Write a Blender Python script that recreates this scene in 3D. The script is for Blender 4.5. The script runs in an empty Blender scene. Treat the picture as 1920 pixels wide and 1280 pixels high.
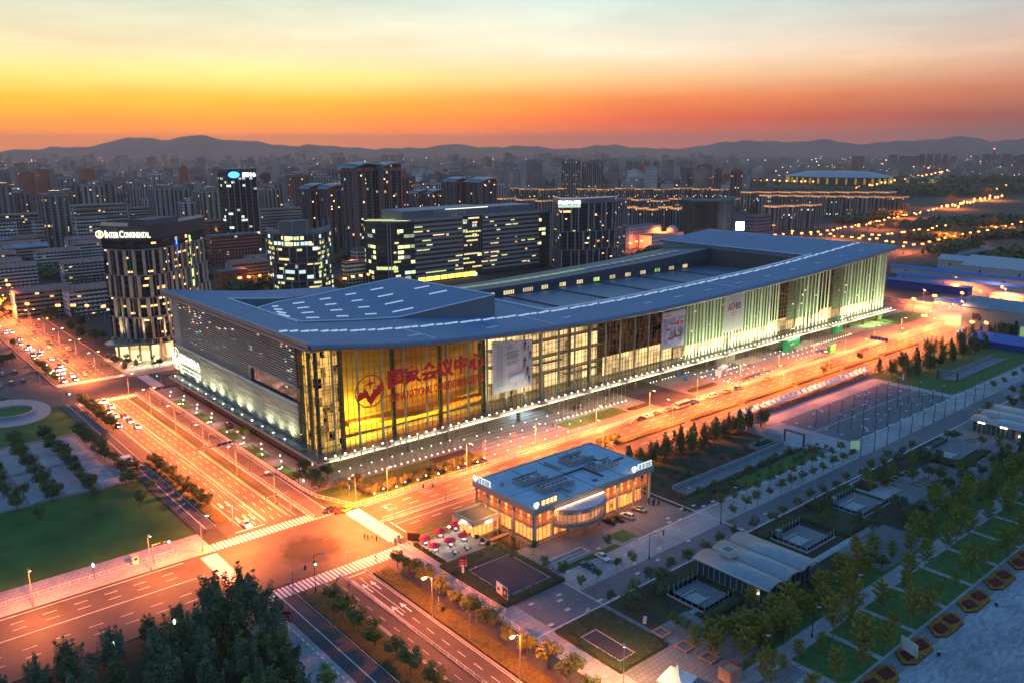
import bpy, bmesh, math, random
from mathutils import Vector, Matrix
R_ = math.radians
SC = bpy.context.scene
COL = SC.collection

# ------------------------------------------------------------------ camera
H = 110.0
FPX, PIT, YAW, ROL = 1568.6, .2305157, .867479, -.0045986
_fw = Vector((math.cos(YAW)*math.cos(PIT), math.sin(YAW)*math.cos(PIT), -math.sin(PIT)))
_rt = Vector((math.sin(YAW), -math.cos(YAW), 0)); _up = _rt.cross(_fw)
_R = _rt*math.cos(ROL)+_up*math.sin(ROL); _U = -_rt*math.sin(ROL)+_up*math.cos(ROL)
cd = bpy.data.cameras.new('camera'); cam = bpy.data.objects.new('camera', cd); COL.objects.link(cam)
cam.matrix_world = Matrix(((_R.x, _U.x, -_fw.x, 0), (_R.y, _U.y, -_fw.y, 0), (_R.z, _U.z, -_fw.z, H), (0, 0, 0, 1)))
cd.sensor_width = 36; cd.lens = FPX/1920*36; cd.clip_start = 1; cd.clip_end = 60000
SC.camera = cam

# ------------------------------------------------------------------ sky, sun, exposure
W = bpy.data.worlds.new('World'); SC.world = W; W.use_nodes = True
nt = W.node_tree; nt.nodes.clear()
def wn(t, **k):
    n = nt.nodes.new(t)
    for a, b in k.items(): setattr(n, a, b)
    return n
def lin(c): return tuple(((v/255+.055)/1.055)**2.4 if v > 10 else v/255/12.92 for v in c)+(1,)
tc = wn('ShaderNodeTexCoord'); sep = wn('ShaderNodeSeparateXYZ'); nt.links.new(tc.outputs['Generated'], sep.inputs[0])
def math_(op, a, b=None, clamp=False):
    n = wn('ShaderNodeMath', operation=op); n.use_clamp = clamp
    for i, v in enumerate((a, b)):
        if v is None: continue
        if isinstance(v, (int, float)): n.inputs[i].default_value = v
        else: nt.links.new(v, n.inputs[i])
    return n.outputs[0]
zx = math_('MAXIMUM', sep.outputs[2], 0)
pos = math_('POWER', zx, .5)
hx = math_('SQRT', math_('ADD', math_('MULTIPLY', sep.outputs[0], sep.outputs[0]), math_('ADD', math_('MULTIPLY', sep.outputs[1], sep.outputs[1]), 1e-6)))
wa = R_(84)
az = math_('DIVIDE', math_('ADD', math_('MULTIPLY', sep.outputs[0], math.cos(wa)), math_('MULTIPLY', sep.outputs[1], math.sin(wa))), hx)
def ramp(stops):
    r = wn('ShaderNodeValToRGB'); e = r.color_ramp.elements
    nt.links.new(pos, r.inputs[0])
    while len(e) < len(stops): e.new(.5)
    for i, (z, c) in enumerate(stops):
        e[i].position = math.sqrt(z); e[i].color = lin(c)
    return r.outputs[0]
HI = [(.24, (136, 160, 172)), (.42, (88, 130, 168)), (1, (58, 104, 158))]
L = ramp([(0, (255, 138, 52)), (.012, (255, 138, 38)), (.028, (250, 146, 26)), (.05, (238, 170, 44)), (.075, (232, 196, 112)), (.10, (212, 194, 152)), (.15, (178, 184, 166))]+HI)
M = ramp([(0, (236, 110, 70)), (.012, (232, 100, 56)), (.028, (222, 90, 38)), (.05, (216, 118, 54)), (.075, (222, 178, 124)), (.10, (216, 200, 174)), (.15, (180, 190, 182))]+HI)
N = ramp([(0, (116, 78, 78)), (.012, (116, 72, 70)), (.028, (126, 70, 62)), (.055, (168, 104, 78)), (.09, (184, 150, 130)), (.15, (138, 152, 156))]+HI)
EA = ramp([(0, (70, 74, 92)), (.012, (74, 78, 96)), (.028, (82, 84, 104)), (.055, (98, 98, 118)), (.09, (112, 114, 134)), (.15, (118, 134, 156))]+HI)
def mp(a, b):
    n = wn('ShaderNodeMapRange', interpolation_type='SMOOTHSTEP'); nt.links.new(az, n.inputs[0]); n.inputs[1].default_value = a; n.inputs[2].default_value = b
    return n.outputs[0]
def mix(f, a, b):
    n = wn('ShaderNodeMix', data_type='RGBA'); nt.links.new(f, n.inputs[0]); nt.links.new(a, n.inputs[6]); nt.links.new(b, n.inputs[7]); return n.outputs[2]
sky = mix(mp(.70, 1.0), mix(mp(.34, .86), mix(mp(-.5, .36), EA, N), M), L)
# thin high cloud veils
mpn = wn('ShaderNodeMapping'); mpn.inputs['Scale'].default_value = (2.2, 2.2, 16); nt.links.new(tc.outputs['Generated'], mpn.inputs[0])
nz = wn('ShaderNodeTexNoise'); nz.inputs['Scale'].default_value = 1.6; nz.inputs['Detail'].default_value = 6; nz.inputs['Roughness'].default_value = .62; nt.links.new(mpn.outputs[0], nz.inputs[0])
nm = wn('ShaderNodeMapRange'); nt.links.new(nz.outputs[0], nm.inputs[0]); nm.inputs[1].default_value = .3; nm.inputs[2].default_value = .75; nm.inputs[3].default_value = .86; nm.inputs[4].default_value = 1.12
vm = wn('ShaderNodeVectorMath', operation='SCALE'); nt.links.new(sky, vm.inputs[0]); nt.links.new(nm.outputs[0], vm.inputs['Scale'])
bg = wn('ShaderNodeBackground'); bg.inputs[1].default_value = 1.05
nt.links.new(vm.outputs[0], bg.inputs[0])
wo = wn('ShaderNodeOutputWorld'); nt.links.new(bg.outputs[0], wo.inputs[0])

sd = bpy.data.lights.new('sun', 'SUN'); sun = bpy.data.objects.new('sun', sd); COL.objects.link(sun)
sd.energy = .35; sd.angle = R_(14); sd.color = (1, .55, .28)
sun.rotation_euler = Vector((-math.cos(wa)*math.cos(R_(4)), -math.sin(wa)*math.cos(R_(4)), -math.sin(R_(4)))).to_track_quat('-Z', 'Y').to_euler()

vs = SC.view_settings; vs.view_transform = 'Standard'; vs.look = 'None'; vs.exposure = .85; vs.gamma = 1; vs.use_curve_mapping = False
cy = SC.cycles
cy.max_bounces = 5; cy.diffuse_bounces = 2; cy.glossy_bounces = 3; cy.transmission_bounces = 3; cy.volume_bounces = 0; cy.transparent_max_bounces = 12
cy.sample_clamp_indirect = 3; cy.sample_clamp_direct = 0; cy.caustics_reflective = False; cy.caustics_refractive = False
cy.use_light_tree = True; cy.use_denoising = True; cy.use_adaptive_sampling = True; cy.adaptive_threshold = .02
# ------------------------------------------------------------------ helpers
def G(x, y, z=0.0):
    """pixel of the 1920x1280 photograph -> point of the level z"""
    d = _fw+_R*((x-960)/FPX)-_U*((y-640)/FPX); t = (z-H)/d.z
    return Vector((d.x*t, d.y*t, z))
def PYr(x, y, Y0):
    d = _fw+_R*((x-960)/FPX)-_U*((y-640)/FPX); t = Y0/d.y
    return d.x*t, H+d.z*t
rnd = random.Random(7)
MATS = {}
def mat(name, c=(.5, .5, .5), r=.75, m=0.0, e=None, es=0.0, noise=None, bump=0.0, spec=None, alpha=None):
    """procedural material: base colour broken up by noise, optional emission"""
    if name in MATS: return MATS[name]
    M_ = bpy.data.materials.new(name); M_.use_nodes = True; t = M_.node_tree; b = t.nodes['Principled BSDF']
    b.inputs['Base Color'].default_value = tuple(c)+(1,); b.inputs['Roughness'].default_value = r; b.inputs['Metallic'].default_value = m
    if spec is not None: b.inputs['Specular IOR Level'].default_value = spec
    if e: b.inputs['Emission Color'].default_value = tuple(e)+(1,); b.inputs['Emission Strength'].default_value = es; M_.cycles.emission_sampling = 'NONE'
    if noise:
        sc, amt = noise[0], noise[1]
        tcn = t.nodes.new('ShaderNodeTexCoord'); n = t.nodes.new('ShaderNodeTexNoise'); n.inputs['Scale'].default_value = sc; n.inputs['Detail'].default_value = 6; n.inputs['Roughness'].default_value = .65
        if len(noise) > 3:
            mp_ = t.nodes.new('ShaderNodeMapping'); mp_.inputs['Scale'].default_value = noise[3]; t.links.new(tcn.outputs['Object'], mp_.inputs[0]); t.links.new(mp_.outputs[0], n.inputs[0])
        else: t.links.new(tcn.outputs['Object'], n.inputs[0])
        cr = t.nodes.new('ShaderNodeValToRGB'); c2 = noise[2] if len(noise) > 2 and noise[2] else tuple(v*(1+amt) for v in c)
        cr.color_ramp.elements[0].position = .32; cr.color_ramp.elements[0].color = tuple(v*(1-amt) for v in c)+(1,)
        cr.color_ramp.elements[1].position = .7; cr.color_ramp.elements[1].color = tuple(c2)+(1,)
        t.links.new(n.outputs[0], cr.inputs[0]); t.links.new(cr.outputs[0], b.inputs['Base Color'])
        if bump:
            bp = t.nodes.new('ShaderNodeBump'); bp.inputs['Strength'].default_value = bump; bp.inputs['Distance'].default_value = .3; t.links.new(n.outputs[0], bp.inputs['Height']); t.links.new(bp.outputs[0], b.inputs['Normal'])
    MATS[name] = M_; return M_
def glow(name, c, s, sample=False):
    """lamps, lit windows, signs"""
    if name in MATS: return MATS[name]
    M_ = bpy.data.materials.new(name); M_.use_nodes = True; t = M_.node_tree; t.nodes.clear()
    e = t.nodes.new('ShaderNodeEmission'); e.inputs[0].default_value = tuple(c)+(1,); e.inputs[1].default_value = s
    o = t.nodes.new('ShaderNodeOutputMaterial'); t.links.new(e.outputs[0], o.inputs[0]); M_.cycles.emission_sampling = 'AUTO' if sample else 'NONE'
    MATS[name] = M_; return M_
def room_glow(name, c, s, sc=(.3, .3, .3), dark=.25):
    """lit rooms behind a facade: uneven brightness from room to room"""
    if name in MATS: return MATS[name]
    M_ = glow(name, c, s); t = M_.node_tree; e = next(n for n in t.nodes if n.type == 'EMISSION'); N_ = t.nodes.new; Lk = t.links.new
    def mth(op, a, b=None):
        n = N_('ShaderNodeMath'); n.operation = op
        for i, v in enumerate((a, b)):
            if v is None: continue
            if isinstance(v, (int, float)): n.inputs[i].default_value = v
            else: Lk(v, n.inputs[i])
        return n.outputs[0]
    g = N_('ShaderNodeNewGeometry'); sp = N_('ShaderNodeSeparateXYZ'); Lk(g.outputs['Position'], sp.inputs[0]); vals = []
    for k in (1.0, 2.7):
        cb = N_('ShaderNodeCombineXYZ'); Lk(mth('FLOOR', mth('MULTIPLY', mth('ADD', sp.outputs[0], sp.outputs[1]), sc[0]*k)), cb.inputs[0]); Lk(mth('FLOOR', mth('MULTIPLY', sp.outputs[2], sc[2]*k)), cb.inputs[1])
        w = N_('ShaderNodeTexWhiteNoise'); w.noise_dimensions = '2D'; Lk(cb.outputs[0], w.inputs['Vector']); vals.append(w.outputs['Value'])
    n2 = N_('ShaderNodeTexNoise'); n2.inputs['Scale'].default_value = .9; n2.inputs['Detail'].default_value = 5
    m1 = mth('ADD', mth('MULTIPLY', vals[0], .5), mth('ADD', mth('MULTIPLY', vals[1], .2), mth('MULTIPLY', n2.outputs[0], .3)))
    mr = N_('ShaderNodeMapRange'); mr.inputs[1].default_value = .2; mr.inputs[2].default_value = .8; mr.inputs[3].default_value = dark*s; mr.inputs[4].default_value = 1.5*s
    Lk(m1, mr.inputs[0]); Lk(mr.outputs[0], e.inputs[1]); return M_
def glass(name, tint=(.75, .85, .9), gloss=.22, rough=.02, k=1.0):
    """thin pane: see-through with a sheen that grows at grazing angles"""
    if name in MATS: return MATS[name]
    M_ = bpy.data.materials.new(name); M_.use_nodes = True; t = M_.node_tree; t.nodes.clear()
    a = t.nodes.new('ShaderNodeBsdfTransparent'); a.inputs[0].default_value = tuple(tint)+(1,)
    b = t.nodes.new('ShaderNodeBsdfGlossy'); b.inputs[0].default_value = (k, k, k, 1); b.inputs['Roughness'].default_value = rough
    l = t.nodes.new('ShaderNodeLayerWeight'); l.inputs[0].default_value = gloss
    m = t.nodes.new('ShaderNodeMixShader'); o = t.nodes.new('ShaderNodeOutputMaterial')
    t.links.new(l.outputs['Fresnel'], m.inputs[0]); t.links.new(a.outputs[0], m.inputs[1]); t.links.new(b.outputs[0], m.inputs[2]); t.links.new(m.outputs[0], o.inputs[0])
    MATS[name] = M_; return M_

class MB:
    """collects boxes, tubes and prisms into one mesh"""
    def __init__(s): s.v = []; s.f = []; s.mi = []; s.m = 0
    def add(s, vs_, fs):
        k = len(s.v); s.v += [tuple(p) for p in vs_]; s.f += [tuple(i+k for i in f) for f in fs]; s.mi += [s.m]*len(fs); return s
    def box(s, a, b, rz=0, piv=None):
        (x0, y0, z0), (x1, y1, z1) = a, b
        p = [(x0, y0, z0), (x1, y0, z0), (x1, y1, z0), (x0, y1, z0), (x0, y0, z1), (x1, y0, z1), (x1, y1, z1), (x0, y1, z1)]
        if rz:
            cx, cy_ = piv or ((x0+x1)/2, (y0+y1)/2); c, n = math.cos(rz), math.sin(rz)
            p = [(cx+(x-cx)*c-(y-cy_)*n, cy_+(x-cx)*n+(y-cy_)*c, z) for x, y, z in p]
        return s.add(p, [(0, 3, 2, 1), (4, 5, 6, 7), (0, 1, 5, 4), (1, 2, 6, 5), (2, 3, 7, 6), (3, 0, 4, 7)])
    def cbox(s, c, d, rz=0): return s.box((c[0]-d[0]/2, c[1]-d[1]/2, c[2]-d[2]/2), (c[0]+d[0]/2, c[1]+d[1]/2, c[2]+d[2]/2), rz)
    def tube(s, p0, p1, r0, r1=None, n=6, cap=True):
        r1 = r0 if r1 is None else r1; p0, p1 = Vector(p0), Vector(p1); d = (p1-p0).normalized()
        a = d.orthogonal().normalized(); b = d.cross(a)
        vs_ = [p0+(a*math.cos(t)+b*math.sin(t))*r0 for t in (2*math.pi*i/n for i in range(n))]+[p1+(a*math.cos(t)+b*math.sin(t))*r1 for t in (2*math.pi*i/n for i in range(n))]
        fs = [(i, (i+1) % n, n+(i+1) % n, n+i) for i in range(n)]
        if cap: fs += [tuple(range(n))[::-1], tuple(range(n, 2*n))]
        return s.add(vs_, fs)
    def prism(s, poly, z0, z1):
        n = len(poly); g0 = z0 if callable(z0) else (lambda x, y: z0); g1 = z1 if callable(z1) else (lambda x, y: z1)
        vs_ = [(p[0], p[1], g0(p[0], p[1])) for p in poly]+[(p[0], p[1], g1(p[0], p[1])) for p in poly]
        return s.add(vs_, [tuple(range(n))[::-1], tuple(range(n, 2*n))]+[(i, (i+1) % n, n+(i+1) % n, n+i) for i in range(n)])
    def poly(s, pts): return s.add(pts, [tuple(range(len(pts)))])
    def ball(s, c, r, n=8, m=5, sz=1.0):
        vs_ = [(c[0], c[1], c[2]+r*sz)]; fs = []
        for j in range(1, m):
            for i in range(n):
                t, u = math.pi*j/m, 2*math.pi*i/n
                vs_.append((c[0]+r*math.sin(t)*math.cos(u), c[1]+r*math.sin(t)*math.sin(u), c[2]+r*sz*math.cos(t)))
        vs_.append((c[0], c[1], c[2]-r*sz)); L_ = len(vs_)-1
        for i in range(n): fs.append((0, 1+i, 1+(i+1) % n)); fs.append((L_, 1+(m-2)*n+(i+1) % n, 1+(m-2)*n+i))
        for j in range(m-2):
            for i in range(n): a = 1+j*n+i; b = 1+j*n+(i+1) % n; fs.append((a, a+n, b+n, b))
        return s.add(vs_, fs)
    def mesh(s, name, mats, smooth=False):
        me = bpy.data.meshes.new(name); me.from_pydata(s.v, [], s.f)
        mats = mats if isinstance(mats, (list, tuple)) else [mats]
        for m in mats: me.materials.append(m)
        if len(mats) > 1: me.polygons.foreach_set('material_index', s.mi)
        if smooth: me.polygons.foreach_set('use_smooth', [True]*len(s.f))
        me.update(); return me
    def obj(s, name, mats, parent=None, loc=(0, 0, 0), smooth=False, rz=0):
        return link(name, s.mesh(name, mats, smooth), parent, loc, rz)
def link(name, me, parent=None, loc=(0, 0, 0), rz=0, sc=None):
    o = bpy.data.objects.new(name, me); COL.objects.link(o); o.location = loc
    if rz: o.rotation_euler = (0, 0, rz)
    if sc: o.scale = sc
    if parent: o.parent = parent
    return o
def tag(o, label=None, cat=None, group=None, kind=None):
    if label: o['label'] = label
    if cat: o['category'] = cat
    if group: o['group'] = group
    if kind: o['kind'] = kind
    return o
def thing(name, label, cat, loc=(0, 0, 0), rz=0, group=None):
    return tag(link(name, None, None, loc, rz), label, cat, group)
def struct(name, mb, m, parent=None, **k):
    o = mb.obj(name, m, parent, **k)
    if not parent: o['kind'] = 'structure'
    return o
_kids = {}
def copy_tree(root, loc, rz=None, label=None, group=None, sc=None, cat=None):
    """a thing with copies of its parts and sub-parts; meshes are shared"""
    if root.name not in _kids:
        _kids[root.name] = [(c, list(c.children)) for c in root.children]
    r = root.copy(); COL.objects.link(r); r.location = loc
    if rz is not None: r.rotation_euler = (0, 0, rz)
    if sc: r.scale = (sc, sc, sc) if isinstance(sc, (int, float)) else sc
    tag(r, label, cat, group)
    for c, gs in _kids[root.name]:
        d = c.copy(); COL.objects.link(d); d.parent = r
        for g in gs:
            e = g.copy(); COL.objects.link(e); e.parent = d
    return r
_unit = {}
def piece(name, m, parent, c, d, rz=0):
    """one box-shaped piece; alike pieces share a unit mesh"""
    k = (name, m.name)
    if k not in _unit:
        _unit[k] = MB().cbox((0, 0, 0), (1, 1, 1)).mesh(name, m)
    return link(name, _unit[k], parent, c, rz, d)
def spot(parent, loc, watts, col, size=R_(150), blend=.6, radius=.35, aim=None):
    l = bpy.data.lights.new('lamp_or_fill_light', 'SPOT'); l.energy = watts; l.color = col; l.spot_size = size; l.spot_blend = blend; l.shadow_soft_size = radius
    o = bpy.data.objects.new('lamp_or_fill_light', l); COL.objects.link(o); o.location = loc
    if aim: o.rotation_euler = Vector(aim).to_track_quat('-Z', 'Y').to_euler()
    if parent: o.parent = parent
    return o
def area(loc, aim, sx, sy, watts, col, parent=None):
    l = bpy.data.lights.new('lamp_or_fill_light', 'AREA'); l.shape = 'RECTANGLE'; l.size = sx; l.size_y = sy; l.energy = watts; l.color = col
    o = bpy.data.objects.new('lamp_or_fill_light', l); COL.objects.link(o); o.location = loc; o.rotation_euler = Vector(aim).to_track_quat('-Z', 'Y').to_euler()
    if parent: o.parent = parent
    return o
def text_mesh(name, s, size, m, parent, origin, xdir, ydir, ext=.12, width=None, height=None, bold=0):
    """lettering as a thin solid; origin is its lower-left corner, xdir / ydir its axes"""
    c = bpy.data.curves.new(name, 'FONT'); c.body = s; c.size = 1; c.extrude = 0; c.resolution_u = 3; c.offset = bold
    t = bpy.data.objects.new('tmp', c); dg = bpy.context.evaluated_depsgraph_get
    COL.objects.link(t); bpy.context.view_layer.update()
    me = bpy.data.meshes.new_from_object(t.evaluated_get(dg())); bpy.data.objects.remove(t); bpy.data.curves.remove(c)
    xs = [v.co.x for v in me.vertices]; ys = [v.co.y for v in me.vertices]
    if not xs: return None
    x0, x1, y0, y1 = min(xs), max(xs), min(ys), max(ys)
    kx = width/(x1-x0) if width else size; ky = height/(y1-y0) if height else (kx if width else size)
    X, Y = Vector(xdir).normalized(), Vector(ydir).normalized(); Z = X.cross(Y); O = Vector(origin)
    bm = bmesh.new(); bm.from_mesh(me)
    r = bmesh.ops.extrude_face_region(bm, geom=bm.faces[:])
    for v in r['geom']:
        if isinstance(v, bmesh.types.BMVert): v.co.z = 1
    for v in bm.verts:
        p = O+X*((v.co.x-x0)*kx)+Y*((v.co.y-y0)*ky)+Z*(v.co.z*ext); v.co = p
    bm.to_mesh(me); bm.free(); me.materials.clear(); me.materials.append(m)
    return link(name, me, parent)
# ------------------------------------------------------------------ materials of the place
asph = mat('asphalt', (.056, .05, .046), .75, noise=(.12, .28), bump=.05)
asph2 = mat('dark_asphalt', (.055, .057, .062), .8, noise=(.2, .3))
pave = mat('stone_paving', (.21, .215, .225), .8, noise=(.09, .2), bump=.1)
def paving(name, a, b, mortar, sx=1.0, w=.6, h=.6):
    if name in MATS: return MATS[name]
    M_ = mat(name, a, .78); t = M_.node_tree; bs = t.nodes['Principled BSDF']
    g = t.nodes.new('ShaderNodeNewGeometry'); br = t.nodes.new('ShaderNodeTexBrick'); br.inputs['Scale'].default_value = sx
    br.inputs['Color1'].default_value = tuple(a)+(1,); br.inputs['Color2'].default_value = tuple(b)+(1,); br.inputs['Mortar'].default_value = tuple(mortar)+(1,)
    br.inputs['Mortar Size'].default_value = .03; br.inputs['Brick Width'].default_value = w; br.inputs['Row Height'].default_value = h
    n = t.nodes.new('ShaderNodeTexNoise'); n.inputs['Scale'].default_value = .07; n.inputs['Detail'].default_value = 8; n.inputs['Roughness'].default_value = .7
    mr = t.nodes.new('ShaderNodeMapRange'); mr.inputs[1].default_value = .3; mr.inputs[2].default_value = .7; mr.inputs[3].default_value = .68; mr.inputs[4].default_value = 1.3
    v = t.nodes.new('ShaderNodeVectorMath'); v.operation = 'SCALE'
    t.links.new(g.outputs['Position'], br.inputs[0]); t.links.new(g.outputs['Position'], n.inputs[0]); t.links.new(n.outputs[0], mr.inputs[0])
    t.links.new(br.outputs[0], v.inputs[0]); t.links.new(mr.outputs[0], v.inputs['Scale']); t.links.new(v.outputs[0], bs.inputs[0]); return M_
pv_light = paving('light_granite_paving', (.34, .345, .355), (.29, .295, .305), (.2, .2, .205), .35)
pv_mid = paving('grey_granite_paving', (.20, .205, .215), (.165, .17, .18), (.08, .08, .085), .5)
pv_dark = paving('dark_cobble_paving', (.12, .125, .14), (.17, .173, .185), (.05, .05, .055), 1.2)
pv_sq = paving('grand_square_paving', (.34, .35, .38), (.20, .21, .24), (.17, .18, .20), .8, 1.6, .5)
white = mat('road_paint', (.72, .72, .7), .7, noise=(.6, .18))
yellowp = mat('yellow_paint', (.6, .42, .08), .7)
kerb = mat('kerb_stone', (.36, .35, .34), .8, noise=(.3, .15))
wline = mat('white_granite', (.52, .52, .53), .7, noise=(.4, .12))
grass = mat('lawn_grass', (.05, .12, .02), .95, noise=(.5, .35), bump=.3)
lawn = mat('wide_lawn_grass', (.03, .115, .014), .95, noise=(.05, .4, (.055, .16, .02)))
soil = mat('planted_ground', (.03, .04, .018), .95, noise=(.3, .4))
hedge_m = mat('hedge_leaf', (.035, .05, .014), .9, noise=(1.6, .5), bump=.8)
steel = mat('galvanised_steel', (.42, .43, .45), .45, .6)
dsteel = mat('dark_steel', (.05, .055, .06), .5, .5)
wpaint = mat('white_painted_metal', (.72, .72, .7), .5)
black = mat('black_rubber', (.015, .015, .016), .8)
sodium = (1.0, .195, .038)
g_sod = glow('sodium_lamp', (1, .45, .15), 16)
g_wht = glow('white_lamp', (1, .88, .72), 7)
g_warm = glow('warm_lamp', (1, .72, .38), 8)
g_pathw = glow('cool_path_lamp', (.85, .95, 1), 3)

# ------------------------------------------------------------------ ground, water-flat country and roads
def sheet(name, x0, y0, x1, y1, z, m, th=None):
    b = MB()
    if th: b.box((x0, y0, z-th), (x1, y1, z))
    else: b.poly([(x0, y0, z), (x1, y0, z), (x1, y1, z), (x0, y1, z)])
    return struct(name, b, m)
gm = mat('city_ground', (.035, .038, .034), .95, noise=(.004, .35, (.05, .055, .04)))
b = MB(); b.poly([(15000*math.cos(t*math.pi/32), 15000*math.sin(t*math.pi/32), -.12) for t in range(64)]); struct('ground', b, gm)
sheet('plaza', 113, 30, 560, 187, 0, pv_mid)
sheet('plaza', 113, 30, 120, 186.9, .02, pv_light)
sheet('plaza', 286, 176.5, 384, 186.5, .02, pv_light)
sheet('plaza', 136, 135.5, 470, 145, .02, pv_light)
sheet('plaza', 278, 144.8, 292, 176.4, .022, pv_light); sheet('plaza', 378.5, 144.8, 392, 176.4, .022, pv_light)
sheet('plaza', 292, 145.1, 378.4, 176.4, .03, pv_dark)
sheet('plaza', 137, 127.4, 400, 135.4, .024, pv_dark)
sheet('plaza', 170, 145.2, 196.5, 160.8, .024, pv_dark)
sheet('plaza', 120.1, 127.4, 136.9, 141, .024, pv_dark)
sheet('tent_carpet', 276, 183.0, 392, 187.0, .05, mat('blue_carpet', (.05, .1, .2), .95, noise=(.3, .3)))
sheet('promenade', 113, 71.4, 560, 79.5, .04, pv_light)
sheet('promenade', 113, 84.8, 560, 89.0, .04, pv_light)
sheet('grand_square', 100, 10, 560, 66.8, .02, pv_sq)
sheet('planted_ground', -100, 40, 65.9, 186.6, .02, soil)
b = MB()
for y_, x0, x1, w_ in ((127.1, 113, 560, .5), (145.0, 170, 560, .4), (161.0, 292, 378, .25)): b.box((x0, y_-w_/2, .0), (x1, y_+w_/2, .09))
for x_, y0, y1, w_ in ((197.6, 127.5, 176, .4), (136.9, 127.5, 141, .3), (400, 104, 126.8, .3)): b.box((x_-w_/2, y0, .0), (x_+w_/2, y1, .085))
struct('paving_line', b, wline)
sheet('promenade', 136.5, 30, 139.5, 71.2, .05, pv_light)
# roads
sheet('road', 84, -100, 113.2, 187.4, 0, asph); sheet('road', 81, 216.6, 114.5, 1400, 0, asph)
sheet('road', -300, 187.4, 1400, 217.0, .004, asph)
sheet('road', 60, 396, 900, 424, .012, asph)
sheet('road', 395, 217, 560, 236, 0, asph); sheet('road', 560, 217, 600, 420, .002, asph)
sheet('bike_path', 75.4, -60, 81.6, 187, .02, asph2); sheet('bike_path', 75.4, 232, 81.2, 396, .02, asph2)
sheet('bike_path', 106.4, 218, 112.6, 395, .03, mat('side_road_asphalt', (.10, .085, .08), .8, noise=(.2, .25)))
sheet('bike_path', 113, 100, 119.5, 186, .05, pv_light)
sheet('sidewalk', -100, 217.6, 75.2, 231.2, .03, pv_light)
sheet('sidewalk', 66, -60, 75.2, 186.5, .03, pv_light)
sheet('lawn', -120, 231.4, 74.6, 285, .02, lawn); sheet('lawn', -120, 352, 74.6, 396, .02, lawn)
sheet('paved_yard', -120, 285.2, 74.6, 351.8, .02, pv_mid)
sheet('forecourt', 114.2, 236, 560, 259, .02, mat('forecourt_paving', (.20, .195, .18), .8, noise=(.3, .2)))
sheet('forecourt', 176, 217.4, 320, 236, .025, mat('forecourt_paving', (1, 1, 1)))
sheet('forecourt', 320, 217.4, 523, 259, .03, MATS['forecourt_paving'])
b = MB()
for i in range(11): b.box((178, 219+i*3.4, .03), (232, 219.25+i*3.4, .06))
for i in range(8): b.box((326, 220+i*4.2, .035), (362, 220.25+i*4.2, .065))
struct('paving_joint', b, mat('dark_granite_joint', (.04, .04, .045)))
sheet('driveway', 272, 217.2, 296, 258, .04, asph2)
sheet('west_forecourt', 112.6, 259, 124, 392, .02, MATS['forecourt_paving'])
sheet('hotel_forecourt', 113, 424.2, 240, 470, .02, mat('hotel_paving', (.3, .27, .22), .7, noise=(.3, .2)))
sheet('parking_lot', 20, 424.2, 80, 560, .02, asph2)

# kerbs and markings
b = MB()
for (x0, y0, x1, y1) in ((101.3, 60, 101.6, 186), (113, 60, 113.2, 186), (89.7, 60, 90, 184), (81.8, 60, 82.0, 186), (81.2, 233, 81.5, 395), (86, 233, 86.3, 352),
                         (101.2, 224, 101.4, 395), (102.7, 224, 102.9, 395), (114.3, 236, 114.5, 395), (119.6, 217, 560, 217.3), (119, 187.1, 290, 187.3), (81.2, 426, 81.5, 700), (114.3, 426, 114.5, 700)):
    b.box((x0, y0, 0), (max(x1, x0+.2), max(y1, y0+.2), .15))
struct('kerb', b, kerb)
b = MB()
for x in (97.9, 98.05): pass
y = 60
while y < 180:                                       # dashed lanes of the near road
    b.box((98.0, y, .012), (98.15, y+3, .02)); b.box((92.4, y, .012), (92.5, y+2.5, .02)); y += 6
b.box((100.9, 60, .012), (101.05, 178, .02)); b.box((95.6, 150, .012), (95.75, 178, .02)); b.box((90.4, 60, .012), (90.5, 180, .02))
for x in (98.0, 96.1): b.box((x, 158, .013), (x+.15, 178, .021))
y = 226
while y < 395:
    for x in (88.4, 90.8, 96.6, 99.0): b.box((x, y, .012), (x+.15, y+3, .02))
    y += 6.5
b.box((86.6, 226, .012), (86.75, 395, .02)); b.box((100.7, 226, .012), (100.85, 395, .02)); b.box((92.9, 226, .012), (93.0, 395, .02)); b.box((94.3, 226, .012), (94.4, 395, .02))
b.box((78.3, 233, .03), (78.5, 395, .036)); b.box((78.1, 40, .03), (78.3, 186, .036)); b.box((107, 220, .04), (107.15, 395, .046)); b.box((111.9, 220, .04), (112.05, 395, .046))
y = 430
while y < 900:
    for x in (86.5, 90, 98, 101.5, 105): b.box((x, y, .012), (x+.18, y+4, .02))
    y += 9
x = 126
while x < 620:                                       # dashes of the cross road
    for yy in (208.6, 212.2, 196.2): b.box((x, yy, .014), (x+3.5, yy+.16, .022))
    x += 8
b.box((122, 205.2, .014), (620, 205.35, .022)); b.box((122, 216, .014), (620, 216.15, .022)); b.box((122, 202.2, .014), (205, 202.45, .022)); b.box((122, 198.9, .014), (190, 199.05, .022))
x = -60
while x < 66:
    for yy in (212.5, 209.3, 199, 195): b.box((x, yy, .014), (x+3, yy+.15, .022))
    x += 7
b.box((-60, 216.2, .014), (66, 216.4, .022)); b.box((-60, 205.6, .014), (68, 205.8, .022))
b.box((84, 224.4, .014), (93, 224.8, .022)); b.box((96, 179.6, .014), (101, 180, .022)); b.box((122, 189, .014), (122.4, 201, .022))
def arrow(bb, x, y, ax, k=1.0):                     # lane arrow
    pts = [(-.12, -1.8), (.12, -1.8), (.12, .4), (.5, .4), (0, 1.8), (-.5, .4), (-.12, .4)]
    bb.poly([(x+(px if ax > 0 else -px)*k, y+py*ax*k, .024) for px, py in pts])
for x, y in ((97, 172), (99.4, 172), (97, 158), (99.4, 158)): arrow(b, x, y, 1, 1.5)
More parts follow.
